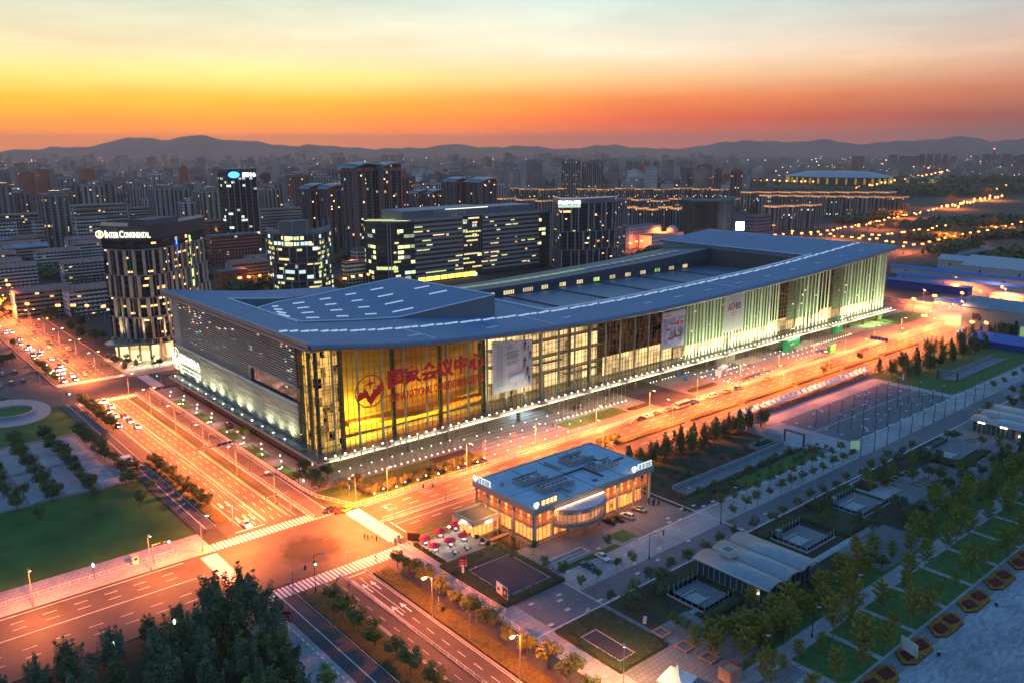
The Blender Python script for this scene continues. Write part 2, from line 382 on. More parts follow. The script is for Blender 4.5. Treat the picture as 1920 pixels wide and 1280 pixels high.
for x, y in ((88, 232), (90.3, 232), (88, 246), (90.3, 246), (92.2, 232)): arrow(b, x, y, -1, 1.4)
struct('road_markings', b, white)
def crosswalk(x0, y0, x1, y1, along, n):
    r = tag(link('crosswalk', None), None, None, None, 'structure')
    for i in range(n):
        t = (i+.5)/n
        if along == 'x': piece('stripe', white, r, (x0+(x1-x0)*t, (y0+y1)/2, .024), (.62*(x1-x0)/n, y1-y0, .008))
        else: piece('stripe', white, r, ((x0+x1)/2, y0+(y1-y0)*t, .024), (x1-x0, .62*(y1-y0)/n, .008))
crosswalk(71, 217.5, 113, 222, 'x', 36); crosswalk(72, 181.5, 113, 186.5, 'x', 36); crosswalk(115, 190, 120, 216, 'y', 22); crosswalk(70.5, 190, 75, 216, 'y', 22)
crosswalk(82, 388, 113, 393, 'x', 26); crosswalk(82, 427, 113, 432, 'x', 26); crosswalk(116, 397, 121, 423, 'y', 18)
# worn tyre stain in the middle of the crossing
sm = mat('stained_asphalt', (.03, .026, .026), .8); t_ = sm.node_tree; g_ = t_.nodes.new('ShaderNodeNewGeometry'); mp_ = t_.nodes.new('ShaderNodeMapping'); mp_.inputs['Location'].default_value = (-9.6, -20.1, 0); mp_.inputs['Scale'].default_value = (.1, .1, 0)
n_ = t_.nodes.new('ShaderNodeTexNoise'); n_.inputs['Scale'].default_value = .35; n_.inputs['Detail'].default_value = 6; l_ = t_.nodes.new('ShaderNodeVectorMath'); l_.operation = 'LENGTH'; a_ = t_.nodes.new('ShaderNodeMath'); a_.operation = 'ADD'; r_ = t_.nodes.new('ShaderNodeMapRange'); r_.interpolation_type = 'SMOOTHSTEP'
r_.inputs[1].default_value = .75; r_.inputs[2].default_value = 1.6; r_.inputs[3].default_value = .8; r_.inputs[4].default_value = 0; t_.links.new(g_.outputs['Position'], mp_.inputs[0]); t_.links.new(g_.outputs['Position'], n_.inputs[0]); t_.links.new(mp_.outputs[0], l_.inputs[0]); t_.links.new(l_.outputs['Value'], a_.inputs[0]); t_.links.new(n_.outputs[0], a_.inputs[1]); t_.links.new(a_.outputs[0], r_.inputs[0]); t_.links.new(r_.outputs[0], t_.nodes['Principled BSDF'].inputs['Alpha'])
struct('road_stain', MB().poly([(82, 188, .012), (112, 188, .012), (112, 215, .012), (82, 215, .012)]), sm)

rp = random.Random(8); b = MB(); b2 = MB()
for i in range(46):
    x, y, w, d = (rp.uniform(84, 112), rp.choice([rp.uniform(70, 186), rp.uniform(220, 380)]), rp.uniform(.5, 2.2), rp.uniform(.8, 5)) if i % 2 else (rp.uniform(120, 420), rp.uniform(189, 216), rp.uniform(1, 6), rp.uniform(.5, 2)); (b if i % 3 else b2).poly([(x, y, .009+i*.00004), (x+w, y, .009+i*.00004), (x+w, y+d, .009+i*.00004), (x, y+d, .009+i*.00004)])
struct('road_patch', b, mat('road_patch_dark', (.045, .043, .042), .85)); struct('road_patch', b2, mat('road_patch_pale', (.13, .125, .12), .85))
b = MB()
for i in range(40): x, y = (rp.uniform(85, 112), rp.uniform(60, 380)) if i % 2 else (rp.uniform(-40, 400), rp.uniform(189, 216)); b.tube((x, y, .02), (x, y, .03), .4, n=10)
struct('manhole', b, mat('manhole_iron', (.03, .03, .03), .5))
# ------------------------------------------------------------------ hills
hm = mat('haze_toned_slopes', (.24, .16, .13), .95, noise=(.002, .3))  # distance haze is put into this pale warm slope colour
def ridge(prof, dist, depth, hm=hm):
    """prof: (photo x, photo y of the crest) -> a ridge standing at dist metres"""
    b = MB(); rows = []
    xs = list(range(-160, 2081, 16)); r = random.Random(int(dist))
    for x in xs:
        for (a, c), (d, e) in zip(prof, prof[1:]):
            if a <= x <= d: yy = c+(e-c)*((x-a)/(d-a)); break
        yy += r.uniform(-.9, .9)+1.0*math.sin(x*.05+dist)+1.2*math.sin(x*.13+dist*2)
        d_ = _fw+_R*((x-960)/FPX)-_U*((yy-640)/FPX); k = dist/math.hypot(d_.x, d_.y)
        top = H+d_.z*k; ux, uy = d_.x/math.hypot(d_.x, d_.y), d_.y/math.hypot(d_.x, d_.y)
        row = []
        for f, h in ((-1.0, 0), (-.55, .32), (-.25, .72), (0, 1), (.35, .6), (1, 0)):
            kk = dist+f*depth*(1+.15*math.sin(x*.03)); hh = max(top, 4)*h*(1+(0 if f == 0 else .12*math.sin(x*.06+f*7)))
            row.append((ux*kk, uy*kk, hh-2))
        rows.append(row)
    vs_ = [p for row in rows for p in row]; n = 6
    b.add(vs_, [(i*n+j, (i+1)*n+j, (i+1)*n+j+1, i*n+j+1) for i in range(len(rows)-1) for j in range(n-1)])
    struct('hills', b, hm, smooth=True)
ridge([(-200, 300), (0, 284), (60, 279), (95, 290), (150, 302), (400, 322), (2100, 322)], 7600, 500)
ridge([(-200, 322), (80, 312), (150, 297), (210, 309), (250, 304), (290, 304), (330, 309), (380, 304), (410, 308), (445, 304), (490, 316), (560, 322), (2100, 324)], 6000, 420, mat('less_hazed_hill', (.035, .035, .03), .95))  # nearer ridge painted darker, as if seen through less haze
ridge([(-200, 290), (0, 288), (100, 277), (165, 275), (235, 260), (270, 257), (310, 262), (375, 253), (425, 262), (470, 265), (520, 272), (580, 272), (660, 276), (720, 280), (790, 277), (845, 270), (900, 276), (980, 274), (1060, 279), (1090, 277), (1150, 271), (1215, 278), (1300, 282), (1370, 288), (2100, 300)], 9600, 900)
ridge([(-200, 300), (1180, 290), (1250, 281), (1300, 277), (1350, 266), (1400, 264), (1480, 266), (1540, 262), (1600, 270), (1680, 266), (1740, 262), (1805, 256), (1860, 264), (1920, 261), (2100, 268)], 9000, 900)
# ------------------------------------------------------------------ the convention centre
def interp(tab, x):
    if x <= tab[0][0]: return tab[0][1]
    for (a, c), (d, e) in zip(tab, tab[1:]):
        if x <= d: return c+(e-c)*(x-a)/(d-a)
    return tab[-1][1]
ZB = [(118, 45.9), (131, 43.9), (145, 42.0), (160, 40.1), (180, 38.6), (204, 37.2), (235, 35.8), (266, 35.1), (300, 35.1), (335, 35.8), (372, 36.9), (410, 38.1), (445, 39.8), (485, 42.3), (528, 45.3)]
def zb(x):
    return (interp(ZB, x-7)+interp(ZB, x)+interp(ZB, x+7))/3
zt = lambda x: zb(x)+2.0
roofm = mat('blue_grey_roof_sheet', (.075, .175, .30), .62, .05, noise=(.25, .3, None, (.12, 5, 1)), bump=.06)
eavem = mat('eave_metal', (.10, .17, .25), .45, .4)
t_ = eavem.node_tree; wv = t_.nodes.new('ShaderNodeTexWave'); wv.inputs['Scale'].default_value = .45; wv.bands_direction = 'X'
g_ = t_.nodes.new('ShaderNodeNewGeometry'); t_.links.new(g_.outputs['Position'], wv.inputs[0]); bp = t_.nodes.new('ShaderNodeBump'); bp.inputs['Strength'].default_value = .5; bp.inputs['Distance'].default_value = .25
t_.links.new(wv.outputs[0], bp.inputs['Height']); t_.links.new(bp.outputs[0], t_.nodes['Principled BSDF'].inputs['Normal'])
soffit = mat('soffit_metal', (.22, .19, .17), .5, .3)
trim = mat('pale_roof_trim', (.74, .76, .8), .6)
sky_l = mat('rooflight_glazing', (.8, .83, .86), .6, e=(.75, .85, 1), es=.22)  # faint glow added to brighten the panes
stonew = mat('striated_stone', (.34, .33, .29), .8, noise=(.5, .25))
mull = mat('mullion_metal', (.16, .17, .14), .5, .4)
colm = mat('facade_column', (.34, .40, .28), .5, .2)
fin_g = mat('frosted_green_fin', (.66, .74, .56), .5)
cc = thing('convention_center', 'vast long convention centre with curved blue-grey roof and glowing glass east facade', 'building', (322, 315, 0))
ox = Vector((-322, -315, 0))
def cp(name, mb, m, parent=None, smooth=False):
    p = parent or cc; o = mb.obj(name, m, p, smooth=smooth)
    if p is cc: o.location = ox
    return o
def cpiece(name, m, c, d, parent=None, rz=0):
    o = piece(name, m, parent or cc, Vector(c)+(ox if not parent else Vector((0, 0, 0))), d, rz); return o
def frange(a, b, s):
    n = max(1, round((b-a)/s)); return [a+(b-a)*i/n for i in range(n+1)]
def rpatch(x0, x1, y0, y1, name='roof', m=None, dz=0, th=2.0, step=8, y1f=None, y0f=None):
    b = MB(); xs = frange(x0, x1, step); k = len(xs)
    for x in xs:
        ya = y0f(x) if y0f else y0; yb = y1f(x) if y1f else y1
        b.v += [(x, ya, zt(x)+dz), (x, yb, zt(x)+dz), (x, yb, zt(x)+dz-th), (x, ya, zt(x)+dz-th)]
    for i in range(k-1):
        a, c = i*4, i*4+4
        b.f += [(a, c, c+1, a+1), (a+1, c+1, c+2, a+2), (a+2, c+2, c+3, a+3), (a+3, c+3, c, a)]
    b.f += [(0, 1, 2, 3), ((k-1)*4+3, (k-1)*4+2, (k-1)*4+1, (k-1)*4)]; b.mi = [0]*len(b.f)
    return cp(name, b, m or roofm)
rpatch(120.5, 525, 244.6, 272, th=1.6)                                   # long front band
rpatch(120.5, 139, 272, 386, th=1.6)                                     # south band
rpatch(139, 205, 356, 386, th=1.6)
rpatch(139, 250, 272, 291, th=1.6, y1f=lambda x: 291 if x < 206 else 312)
rpatch(469, 525, 272, 389, th=1.6)                                       # north block
# rounded eave along the front
b = MB(); prof = [(244.6, 0), (243.6, -.15), (242.9, -.6), (242.6, -1.2), (242.8, -1.8), (243.6, -2.25), (246, -2.4)]; xs = frange(120.5, 525, 6)
for x in xs: b.v += [(x, y, zt(x)+dz) for y, dz in prof]
n = len(prof)
b.f = [(i*n+j, (i+1)*n+j, (i+1)*n+j+1, i*n+j+1) for i in range(len(xs)-1) for j in range(n-1)]; b.mi = [0]*len(b.f)
cp('eave', b, eavem, smooth=True)
cp('soffit', MB().prism([(124, 246), (521, 246), (521, 262), (124, 262)], 0, 0) and MB().add(
    [p for x in frange(120.5, 525, 10) for p in ((x, 246, zb(x)-.4), (x, 258, zb(x)-.4))], [(2*i, 2*i+1, 2*i+3, 2*i+2) for i in range(len(frange(120.5, 525, 10))-1)]), soffit)
sb = MB(); sb.box((119.9, 244.0, 46.0), (120.5, 386.5, 47.7)); sb.box((120.5, 244.0, 44.3), (124.2, 386.0, 45.4))
cp('fascia', sb, mat('warm_fascia', (.40, .34, .31), .5, .2))
b = MB()
def strip(bb, pts, w=.45, h=.5):
    for p, q in zip(pts, pts[1:]):
        p, q = Vector(p), Vector(q); d = (q-p); d.z = 0; s = Vector((-d.y, d.x, 0)).normalized()*w/2; u = Vector((0, 0, h))
        bb.add([p-s, p+s, q+s, q-s, p-s+u, p+s+u, q+s+u, q-s+u], [(0, 1, 2, 3), (7, 6, 5, 4), (0, 4, 5, 1), (1, 5, 6, 2), (2, 6, 7, 3), (3, 7, 4, 0)])
for pts_, w_, h_ in (([(x, 272, zt(x)) for x in frange(250, 472, 12)], .9, .7), ([(250, 272, zt(250)), (250, 312, zt(250))], .8, .6), ([(139, 290, zt(139)), (139, 356, zt(139)), (172, 356, zt(172))], .5, .5),
                      ([(120.3, 244.6, zt(120.5)), (120.3, 386, zt(120.5))], .5, .25), ([(525, 246, zt(525)), (525, 389, zt(525))], .4, .2), ([(469, 272, zt(469)), (469, 386, zt(469))], .5, .3)):
    b = MB(); strip(b, pts_, w_, h_); cp('roof_trim', b, trim)

x = 122
while x < 522:                                                           # dashed line of rooflights
    z = zt(x+1.6)+.22; cpiece('rooflight', sky_l, (x+1.4, 268.6+.5*math.sin(x), z), (2.9, 1.0, .5)); x += 3.9
for x in (168, 205, 246, 300, 322, 346, 372, 398, 424, 450, 476, 500): cpiece('roof_hatch', trim, (x, 252.5+.02*x/5, zt(x)+.12), (5.5, .35, .25)); cpiece('roof_hatch', trim, (x, 254.6, zt(x)+.12), (5.5, .35, .25))
for x in (172, 232, 362): strip_b = MB(); strip(strip_b, [(x, 246, zt(x)), (x, 271, zt(x))], .3, .12); cp('roof_seam', strip_b, trim)
# raised tilting roof over the hall
A = (140, 331, zt(140)-.8); Bp = (140.5, 290, zt(140)+.1); C1 = (163, 291, zt(163)+.2); Cc = (184, 289, zt(184)+.3); D = (224, 275.5, 47.2); E_ = (224, 351, 45.9)
lo = [A, Bp, C1, Cc, D]; hi = [A, (152, 336, 44.4), (176, 342, 44.4), (200, 347, 45.2), E_]
b = MB()
NU, NV = 4, 10
grid = []
for i in range(5):
    for (p, q), kk in zip(((lo[i], hi[i]),), (0,)):
        grid.append([tuple(p[k]+(q[k]-p[k])*(j/NV) for k in range(3)) for j in range(NV+1)])
b.v = [p for g in grid for p in g]; b.f = [(i*(NV+1)+j, (i+1)*(NV+1)+j, (i+1)*(NV+1)+j+1, i*(NV+1)+j+1) for i in range(NU) for j in range(NV)]; b.mi = [0]*len(b.f)
cp('hall_roof', b, roofm)
b = MB(); wallm = mat('grey_roof_wall', (.14, .17, .2), .6, noise=(.3, .12, None, (2, 2, .05)))
for p, q in zip(lo, lo[1:]): b.poly([(p[0], p[1], 30), (q[0], q[1], 30), (q[0], q[1], q[2]-.05), (p[0], p[1], p[2]-.05)])
for p, q in zip(hi, hi[1:]): b.poly([(p[0], p[1], 30), (q[0], q[1], 30), (q[0], q[1], q[2]-.05), (p[0], p[1], p[2]-.05)])
b.poly([(D[0], D[1], 30), (E_[0], E_[1], 30), (E_[0], E_[1], E_[2]-.05), (D[0], D[1], D[2]-.05)])
cp('hall_roof_wall', b, wallm)
b = MB(); strip(b, lo+[E_]+hi[-2::-1], .5, .35); cp('roof_trim', b, trim)
def on_hall(u, v):
    i = min(3, int(u*4)); f = u*4-i
    P_ = [lo[i][k]+(lo[i+1][k]-lo[i][k])*f for k in range(3)]; Q_ = [hi[i][k]+(hi[i+1][k]-hi[i][k])*f for k in range(3)]
    return Vector([P_[k]+(Q_[k]-P_[k])*v for k in range(3)])
for r_i, v in enumerate((.14, .36, .58, .80)):
    for c_i in range(6):
        u = .16+c_i*.15+(v*.03); 
        if u > .97 or (c_i == 5 and r_i in (0, 3)): continue
        p, q = on_hall(u-.018, v), on_hall(min(u+.04, .999), v-.01); bb = MB(); strip(bb, [p, q], .9, .35); cp('rooflight', bb, sky_l)
# dark void beside it, low roofs in the middle, clerestory and back wing
cp('void_floor', MB().box((139, 290, 36), (205, 356, 37)), mat('dark_void', (.02, .025, .03), .9))
b = MB(); b.box((139, 355.6, 36), (205, 356, 42)); b.box((139.0, 290, 36), (139.3, 356, 43)); cp('void_wall', b, wallm)
lowm = mat('low_roof_sheet', (.11, .17, .24), .5, .3, noise=(.5, .15, None, (1, .1, 1)))
xb = [224, 258, 290, 326, 362, 398, 434, 469]
zl = lambda x: 29.2
for i, (x0, x1) in enumerate(zip(xb, xb[1:])):
    cp('low_roof', MB().add([(x0, 272, zl(x0)+.6), (x1-1.6, 272, zl(x1)), (x1-1.6, 346, zl(x1)), (x0, 346, zl(x0)+.6)], [(0, 1, 2, 3)]), lowm)
    bb = MB(); bb.box((x1-1.6, 272, zl(x1)-1.2), (x1, 346, zl(x1)-.3)); cp('roof_gutter', bb, mat('gutter_dark', (.03, .04, .05)))
    bb = MB(); bb.add([(x1-.2, 272, zl(x1)-1), (x1, 272, zl(x1)+.7), (x1, 346, zl(x1)+.7), (x1-.2, 346, zl(x1)-1)], [(0, 1, 2, 3)]); cp('roof_step', bb, lowm)
bb = MB()
for x0, x1 in zip(frange(205, 469, 11), frange(205, 469, 11)[1:]):
    bb.add([(x0, 346, 28), (x1, 346, 28), (x1, 346, 33.4), (x0, 346, 33.4), (x0, 344.8, 33.4), (x1, 344.8, 33.4), (x1, 344.8, zb(x1)), (x0, 344.8, zb(x0)), (x0, 352, zb(x0)), (x1, 352, zb(x1))],
           [(0, 1, 2, 3), (3, 2, 5, 4), (4, 5, 6, 7), (7, 6, 9, 8)])
cp('clerestory_wall', bb, mat('dark_blue_panel', (.05, .085, .125), .5, .3))
bb = MB()
for x0, x1 in zip(frange(205, 469, 11), frange(205, 469, 11)[1:]): bb.add([(x0, 352.2, zb(x0)-.3), (x1, 352.2, zb(x1)-.3), (x1, 372, zb(x1)-1.4), (x0, 372, zb(x0)-1.4), (x1, 386, zb(x1)-4), (x0, 386, zb(x0)-4)], [(0, 1, 2, 3), (3, 2, 4, 5)])
cp('back_roof', bb, mat('dark_back_roof', (.05, .07, .09), .5, .2, noise=(.3, .2)))
g_cl = room_glow('clerestory_glow', (1, .8, .45), .5, (.09, .01, .01), .5); g_clg = room_glow('clerestory_glow_green', (.6, .9, .3), .6, (.2, .01, .01), .4)
for i in range(15):
    x = 246+i*14; w = 8 if i < 5 else 5.2
    for j in range(int(w/1.3)): cpiece('clerestory_window', g_clg if i in (0, 1, 8, 12) else g_cl, (x+j*1.3, 345.94, 31.4), (.7, .14, 2.2))
for i in range(30): x = 232+i*7.4; cpiece('skylight_pane', mat('lit_skylight', (.3, .42, .2), .3, e=(.5, .8, .25), es=.05) if i < 18 else mat('grey_skylight', (.2, .26, .3), .3), (x, 357, zb(x)-.2), (6.6, 4.2, .5))
# north block inner wall
cp('north_inner_wall', MB().add([(469.5, 273, 26), (469.5, 386, 26), (469.5, 386, zt(469)-1.5), (469.5, 273, zt(469)-1.5)], [(0, 1, 2, 3)]), mat('north_wall_panel', (.19, .22, .25), .6))
cp('north_inner_wall', MB().box((469.1, 283, 27), (469.45, 352, zt(469)-2.6)), mat('north_dark_panel', (.055, .065, .075), .6, noise=(.5, .15, None, (1, .2, 3))))
# body behind the glass
bodym = mat('inner_dark', (.06, .06, .055), .9)
b = MB(); b.box((125.5, 262.5, 0), (519, 384, 28.4)); cp('body', b, bodym)
b = MB(); b.box((518.6, 247, 0), (520.4, 386, 46.3)); b.box((125, 384, 0), (204, 386, 35)); b.box((204.1, 384, 0), (469, 386, 30)); b.box((469.1, 384, 0), (518.5, 386, 39)); b.box((124.2, 378, 8), (125.5, 386, 45)); b.box((125.5, 262.5, 28.6), (139, 384, 43.5)); b.box((139.2, 271.6, 28.6), (469, 271.9, 34.5)); cp('end_wall', b, stonew)
# south wall: louvres above, washed stone below
gwin = glass('dark_facade_glass', (.25, .3, .3), .25, .06)
cp('louvre_backing', MB().box((125.0, 262, 22), (125.45, 384, 44.3)), mat('dark_window_band', (.03, .035, .04), .12, spec=.6))
z = 22.6
slat = mat('louvre_slat', (.50, .46, .42), .5, .2)
while z < 44.2:
    y0 = 263 if z > 28.2 or z < 22 else 303
    cpiece('louvre', slat, (124.55, (y0+384)/2, z), (.75, 384-y0, .32)); z += .98
cpiece('louvre_edge', slat, (124.5, 283, 28.0), (.9, 40, .5)); cpiece('louvre_edge', slat, (124.4, 303, 25.6), (.8, .6, 6.2))
rr = random.Random(3)
for i in range(60):
    y = rr.choice([rr.uniform(266, 275), rr.uniform(290, 378), rr.uniform(352, 368)]); z = rr.uniform(31, 42) if i % 3 else rr.uniform(24, 40)
    cpiece('lit_window', (glow('green_room', (.45, .9, .6), .7), glow('warm_room', (1, .62, .3), 1.4), glow('white_room', (.9, 1, .9), .9))[i % 3], (125.0-.06, y, z), (.1, rr.uniform(.5, 1.8), rr.uniform(.4, 1.0)))
z = 8.0
while z < 21.6:
    for y0, y1 in zip(frange(262, 386, 7.75), frange(262, 386, 7.75)[1:]):
        d = rr.uniform(0, .12); cpiece('stone_panel', stonew if rr.random() < .7 else mat('striated_stone_dark', (.25, .24, .21), .8, noise=(.6, .25)), (124.3-d/2, (y0+y1)/2, z+.42), (.4+d, y1-y0-.08, .78))
    z += .9
cpiece('wall_coping', trim, (124.1, 324, 21.9), (.9, 124, .35))
for i_, y in enumerate(frange(268, 380, 9.4)): spot(cc, Vector((121.0, y, 8.7))+ox, (3000, 1500, 2600, 400, 2800, 2400, 900, 2900)[i_ % 8], (.95, 1, .55), R_(140), 1, .3, (.5, 0, 1)); piece('uplight', g_wht, cc, Vector((120.8, y, 8.3))+ox, (.45, .45, .4))
# lit logo and name on the south wall
g_logo = glow('logo_white', (1, .93, .72), 1.1)
def ring(b, c, ux, uy, r0, r1, th, n=32):
    nz_ = Vector(ux).cross(Vector(uy)); c, ux, uy = Vector(c), Vector(ux), Vector(uy)
    for i in range(n):
        a0, a1 = 2*math.pi*i/n, 2*math.pi*(i+1)/n
        q = [c+ux*(math.cos(a)*r)+uy*(math.sin(a)*r) for a, r in ((a0, r0), (a0, r1), (a1, r1), (a1, r0))]
        b.add(q+[p+nz_*th for p in q], [(0, 1, 2, 3), (7, 6, 5, 4), (1, 5, 6, 2), (0, 3, 7, 4)])
def shape(b, c, ux, uy, pts, th):
    nz_ = Vector(ux).cross(Vector(uy)); c, ux, uy = Vector(c), Vector(ux), Vector(uy); n = len(pts); q = [c+ux*p[0]+uy*p[1] for p in pts]
    b.add(q+[p+nz_*th for p in q], [tuple(range(n))[::-1], tuple(range(n, 2*n))]+[(i, (i+1) % n, n+(i+1) % n, n+i) for i in range(n)])
def wall_logo(m, c, ux, uy, r, parent_loc=True):
    b = MB(); ring(b, c, ux, uy, r*.93, r, .15)
    # crenellated wall winding through the ring, gull-like star above
    shape(b, c, ux, uy, [(x*r, y*r) for x, y in ((-.88, -.12), (-.72, -.05), (-.72, .06), (-.56, .10), (-.56, .0), (-.44, .04), (-.44, .16), (-.28, .22), (-.28, .1), (-.2, .1), (.0, -.34), (.0, -.78), (-.16, -.62), (-.3, -.3), (-.6, -.42), (-.8, -.46))], .15)
    shape(b, c, ux, uy, [(x*r, y*r) for x, y in ((.0, -.34), (.2, -.04), (.2, .08), (.34, .12), (.34, .02), (.48, .1), (.48, .24), (.62, .3), (.62, .2), (.74, .28), (.74, .42), (.85, .42), (.9, -.08), (.6, -.3), (.3, -.55), (.1, -.84), (.0, -.78))], .15)
    shape(b, c, ux, uy, [(x*r, y*r) for x, y in ((.02, .86), (.08, .56), (.52, .46), (.1, .42), (.02, .12), (-.04, .4), (-.5, .34), (-.06, .52))], .15)
    o = b.obj('logo', m, cc); o.location = ox; return o
MY, PX_ = (0, -1, 0), (1, 0, 0)
wall_logo(g_logo, (123.85, 385.5, 15.2), MY, (0, 0, 1), 5.2)
o = text_mesh('lettering', '国家会议中心', 4, g_logo, cc, (123.8, 379.5, 14.2), MY, (0, 0, 1), .2, 24, 4.6, .012); o.location = ox
cpiece('light_band', g_logo, (123.9, 368, 11.8), (.2, 23, 2.2))
o = text_mesh('lettering', 'CHINA NATIONAL CONVENTION CENTER', 2, mat('dark_letter', (.2, .19, .17)), cc, (123.75, 379, 11.2), MY, (0, 0, 1), .1, 22, 1.3); o.location = ox  # small dark grey letters on the bright band
# projecting ledge
ledge = mat('ledge_metal', (.20, .20, .20), .35, .5); ledge_l = mat('ledge_soffit', (.62, .58, .45), .5)
b = MB(); b.prism([(119.6, 241.6), (523, 241.6), (523, 246.6), (125, 246.6), (125, 384), (119.6, 384)], 7.1, 8.0); cp('ledge', b, ledge)
b = MB(); b.prism([(119.9, 242.0), (522.8, 242.0), (522.8, 258), (119.9, 258)], 6.6, 7.1); cp('ledge_soffit', b, ledge_l)
b = MB(); b.box((119.4, 241.3, 6.5), (523.2, 241.6, 7.2)); b.box((119.2, 241.3, 7.0), (119.6, 384, 7.9)); cp('ledge_lip', b, mat('ledge_lip_metal', (.55, .5, .4), .4, .3))
for i, x in enumerate(frange(123, 520, 3.7)): piece('ledge_light', g_wht, cc, Vector((x, 241.9, 8.25))+ox, (.42, .36, .3))
for x in frange(135, 510, 25): area(Vector((x, 239.4, 6.3))+ox, (0, .55, -.15), 20, .5, 520, (1, .84, .5), cc)  # unseen lights added in front to brighten the ledge fascia
for x in frange(128, 516, 12): piece('strip_light', glow('soffit_strip', (1, .93, .62), 1.6), cc, Vector((x+5, 241.75, 6.35))+ox, (11.6, .25, .25))
for x in frange(160, 515, 17.5): cpiece('column', mat('dark_column', (.12, .12, .11)), (x, 247.6, 3.3), (1.2, 1.2, 6.6))
# glass canopy strip on the south ledge
for y in frange(256, 378, 6.1): cpiece('canopy_pane', mat('canopy_glass', (.16, .24, .24), .15), (121.0, y, 8.35), (2.6, 5.6, .12))
# ground floor glazing
gf = room_glow('foyer_glow', (1, .66, .26), 1.1, (.3, .2, .3), .1)
b = MB(); b.box((126, 258.3, 0), (519, 258.6, 6.6)); cp('foyer_wall', b, gf)
for i, x in enumerate(frange(127, 518, 2.2)): cpiece('foyer_mullion', mull, (x, 258.1, 3.3), (.35 if i % 4 else 1.2, .25, 6.6))
for x0, x1 in ((270, 278), (300, 316), (330, 346), (352, 368), (398, 420), (436, 452), (472, 490)): cpiece('wall_panel', mat('tan_wall', (.22, .2, .15), .8), ((x0+x1)/2, 257.85, 3.3), (x1-x0, .2, 6.6))
for z in (2.6, 4.6): cpiece('foyer_transom', mull, (322, 258.05, z), (392, .16, .14))
# ---------------- east facade: sections along X
def xe(px, py=600, Y=246): return PYr(px, py, Y)[0]
top = lambda x: zb(x)-.4
def back_wall(x0, x1, y, m, name='hall_wall', z0=8, z1=None, step=8, bulge=0):
    b = MB(); xs = frange(x0, x1, step)
    for x in xs:
        t = (x-x0)/(x1-x0); yy = y+bulge*(1-math.sin(math.pi*t)); b.v += [(x, yy, z0), (x, yy, z1 or top(x)+1)]
    b.f = [(2*i, 2*i+2, 2*i+3, 2*i+1) for i in range(len(xs)-1)]; b.mi = [0]*len(b.f)
    return cp(name, b, m)
goldw = mat('golden_timber_wall', (.62, .30, .045), .45, noise=(.12, .5, (.75, .42, .08), (.4, 1, 2.2)))
back_wall(136, 202, 257, goldw, bulge=2.5)
cp('hall_balcony', MB().prism([(138, 252), (165, 250), (200, 253), (200, 256), (138, 256)], lambda x, y: 13-.03*(x-138), lambda x, y: 14.6-.03*(x-138)), mat('balcony_timber', (.42, .13, .03), .5))
for x in (146, 162, 178, 193): area(Vector((x, 250.5, 8.9))+ox, (0, .75, 1), 14, 1.2, 3600 if x < 180 else 1800, (1, .72, .06), cc)
area(Vector((143, 249.6, 15))+ox, (0, 1, -.05), 12, 4, 3800, (1, .88, .08), cc)
area(Vector((175, 250.5, 20))+ox, (0, 1, -.1), 30, 2, 1500, (1, .5, .08), cc)
corner_g = room_glow('corner_rooms', (.95, .5, .12), .62, (.5, .35, .3), -.1)
cp('corner_core', MB().box((127.5, 252, 8), (136, 262, 44)), corner_g)
cp('corner_core', MB().box((125.4, 250.5, 8), (127.4, 262, 44)), corner_g)
hallf = mat('slab_edge', (.30, .27, .2), .7)
rooms = room_glow('foyer_rooms', (1, .64, .28), .95, (.13, .1, .14), .12); rooms_d = room_glow('dim_rooms', (1, .38, .16), .045, (.9, .1, .3), -.3)
rooms_w = room_glow('foyer_rooms_pale', (1, .82, .5), 1.25, (.09, .1, .2), .25)
back_wall(202, 268, 256.5, rooms); back_wall(268, xe(1283), 253, rooms_d, z0=16.5); back_wall(268, xe(1283), 252.8, rooms, z0=8, z1=16.5)
for zf in (15.2, 22.5, 29.5): cpiece('floor_slab', hallf, (236, 254.6, zf), (66, 3.4, .45))
for x in (214, 230, 247, 259): cpiece('inner_column', hallf, (x, 253, 20), (.9, .9, 26))
for (x0, x1, z) in ((205, 222, 16), (224, 240, 23), (242, 262, 16)): cpiece('stair_flight', mat('stair_glass', (.2, .36, .32), .3), ((x0+x1)/2, 250.5, z-2), (x1-x0, 2, .5))
secs = []                                                               # (x0, x1, kind)
bx_ = [xe(1283), xe(1358, 590), xe(1394, 590), xe(1461, 560), xe(1494, 560), xe(1556, 540), xe(1579, 530), 517]
kinds = ['fin', 'banner', 'fin', 'dark', 'fin', 'dark', 'fin']
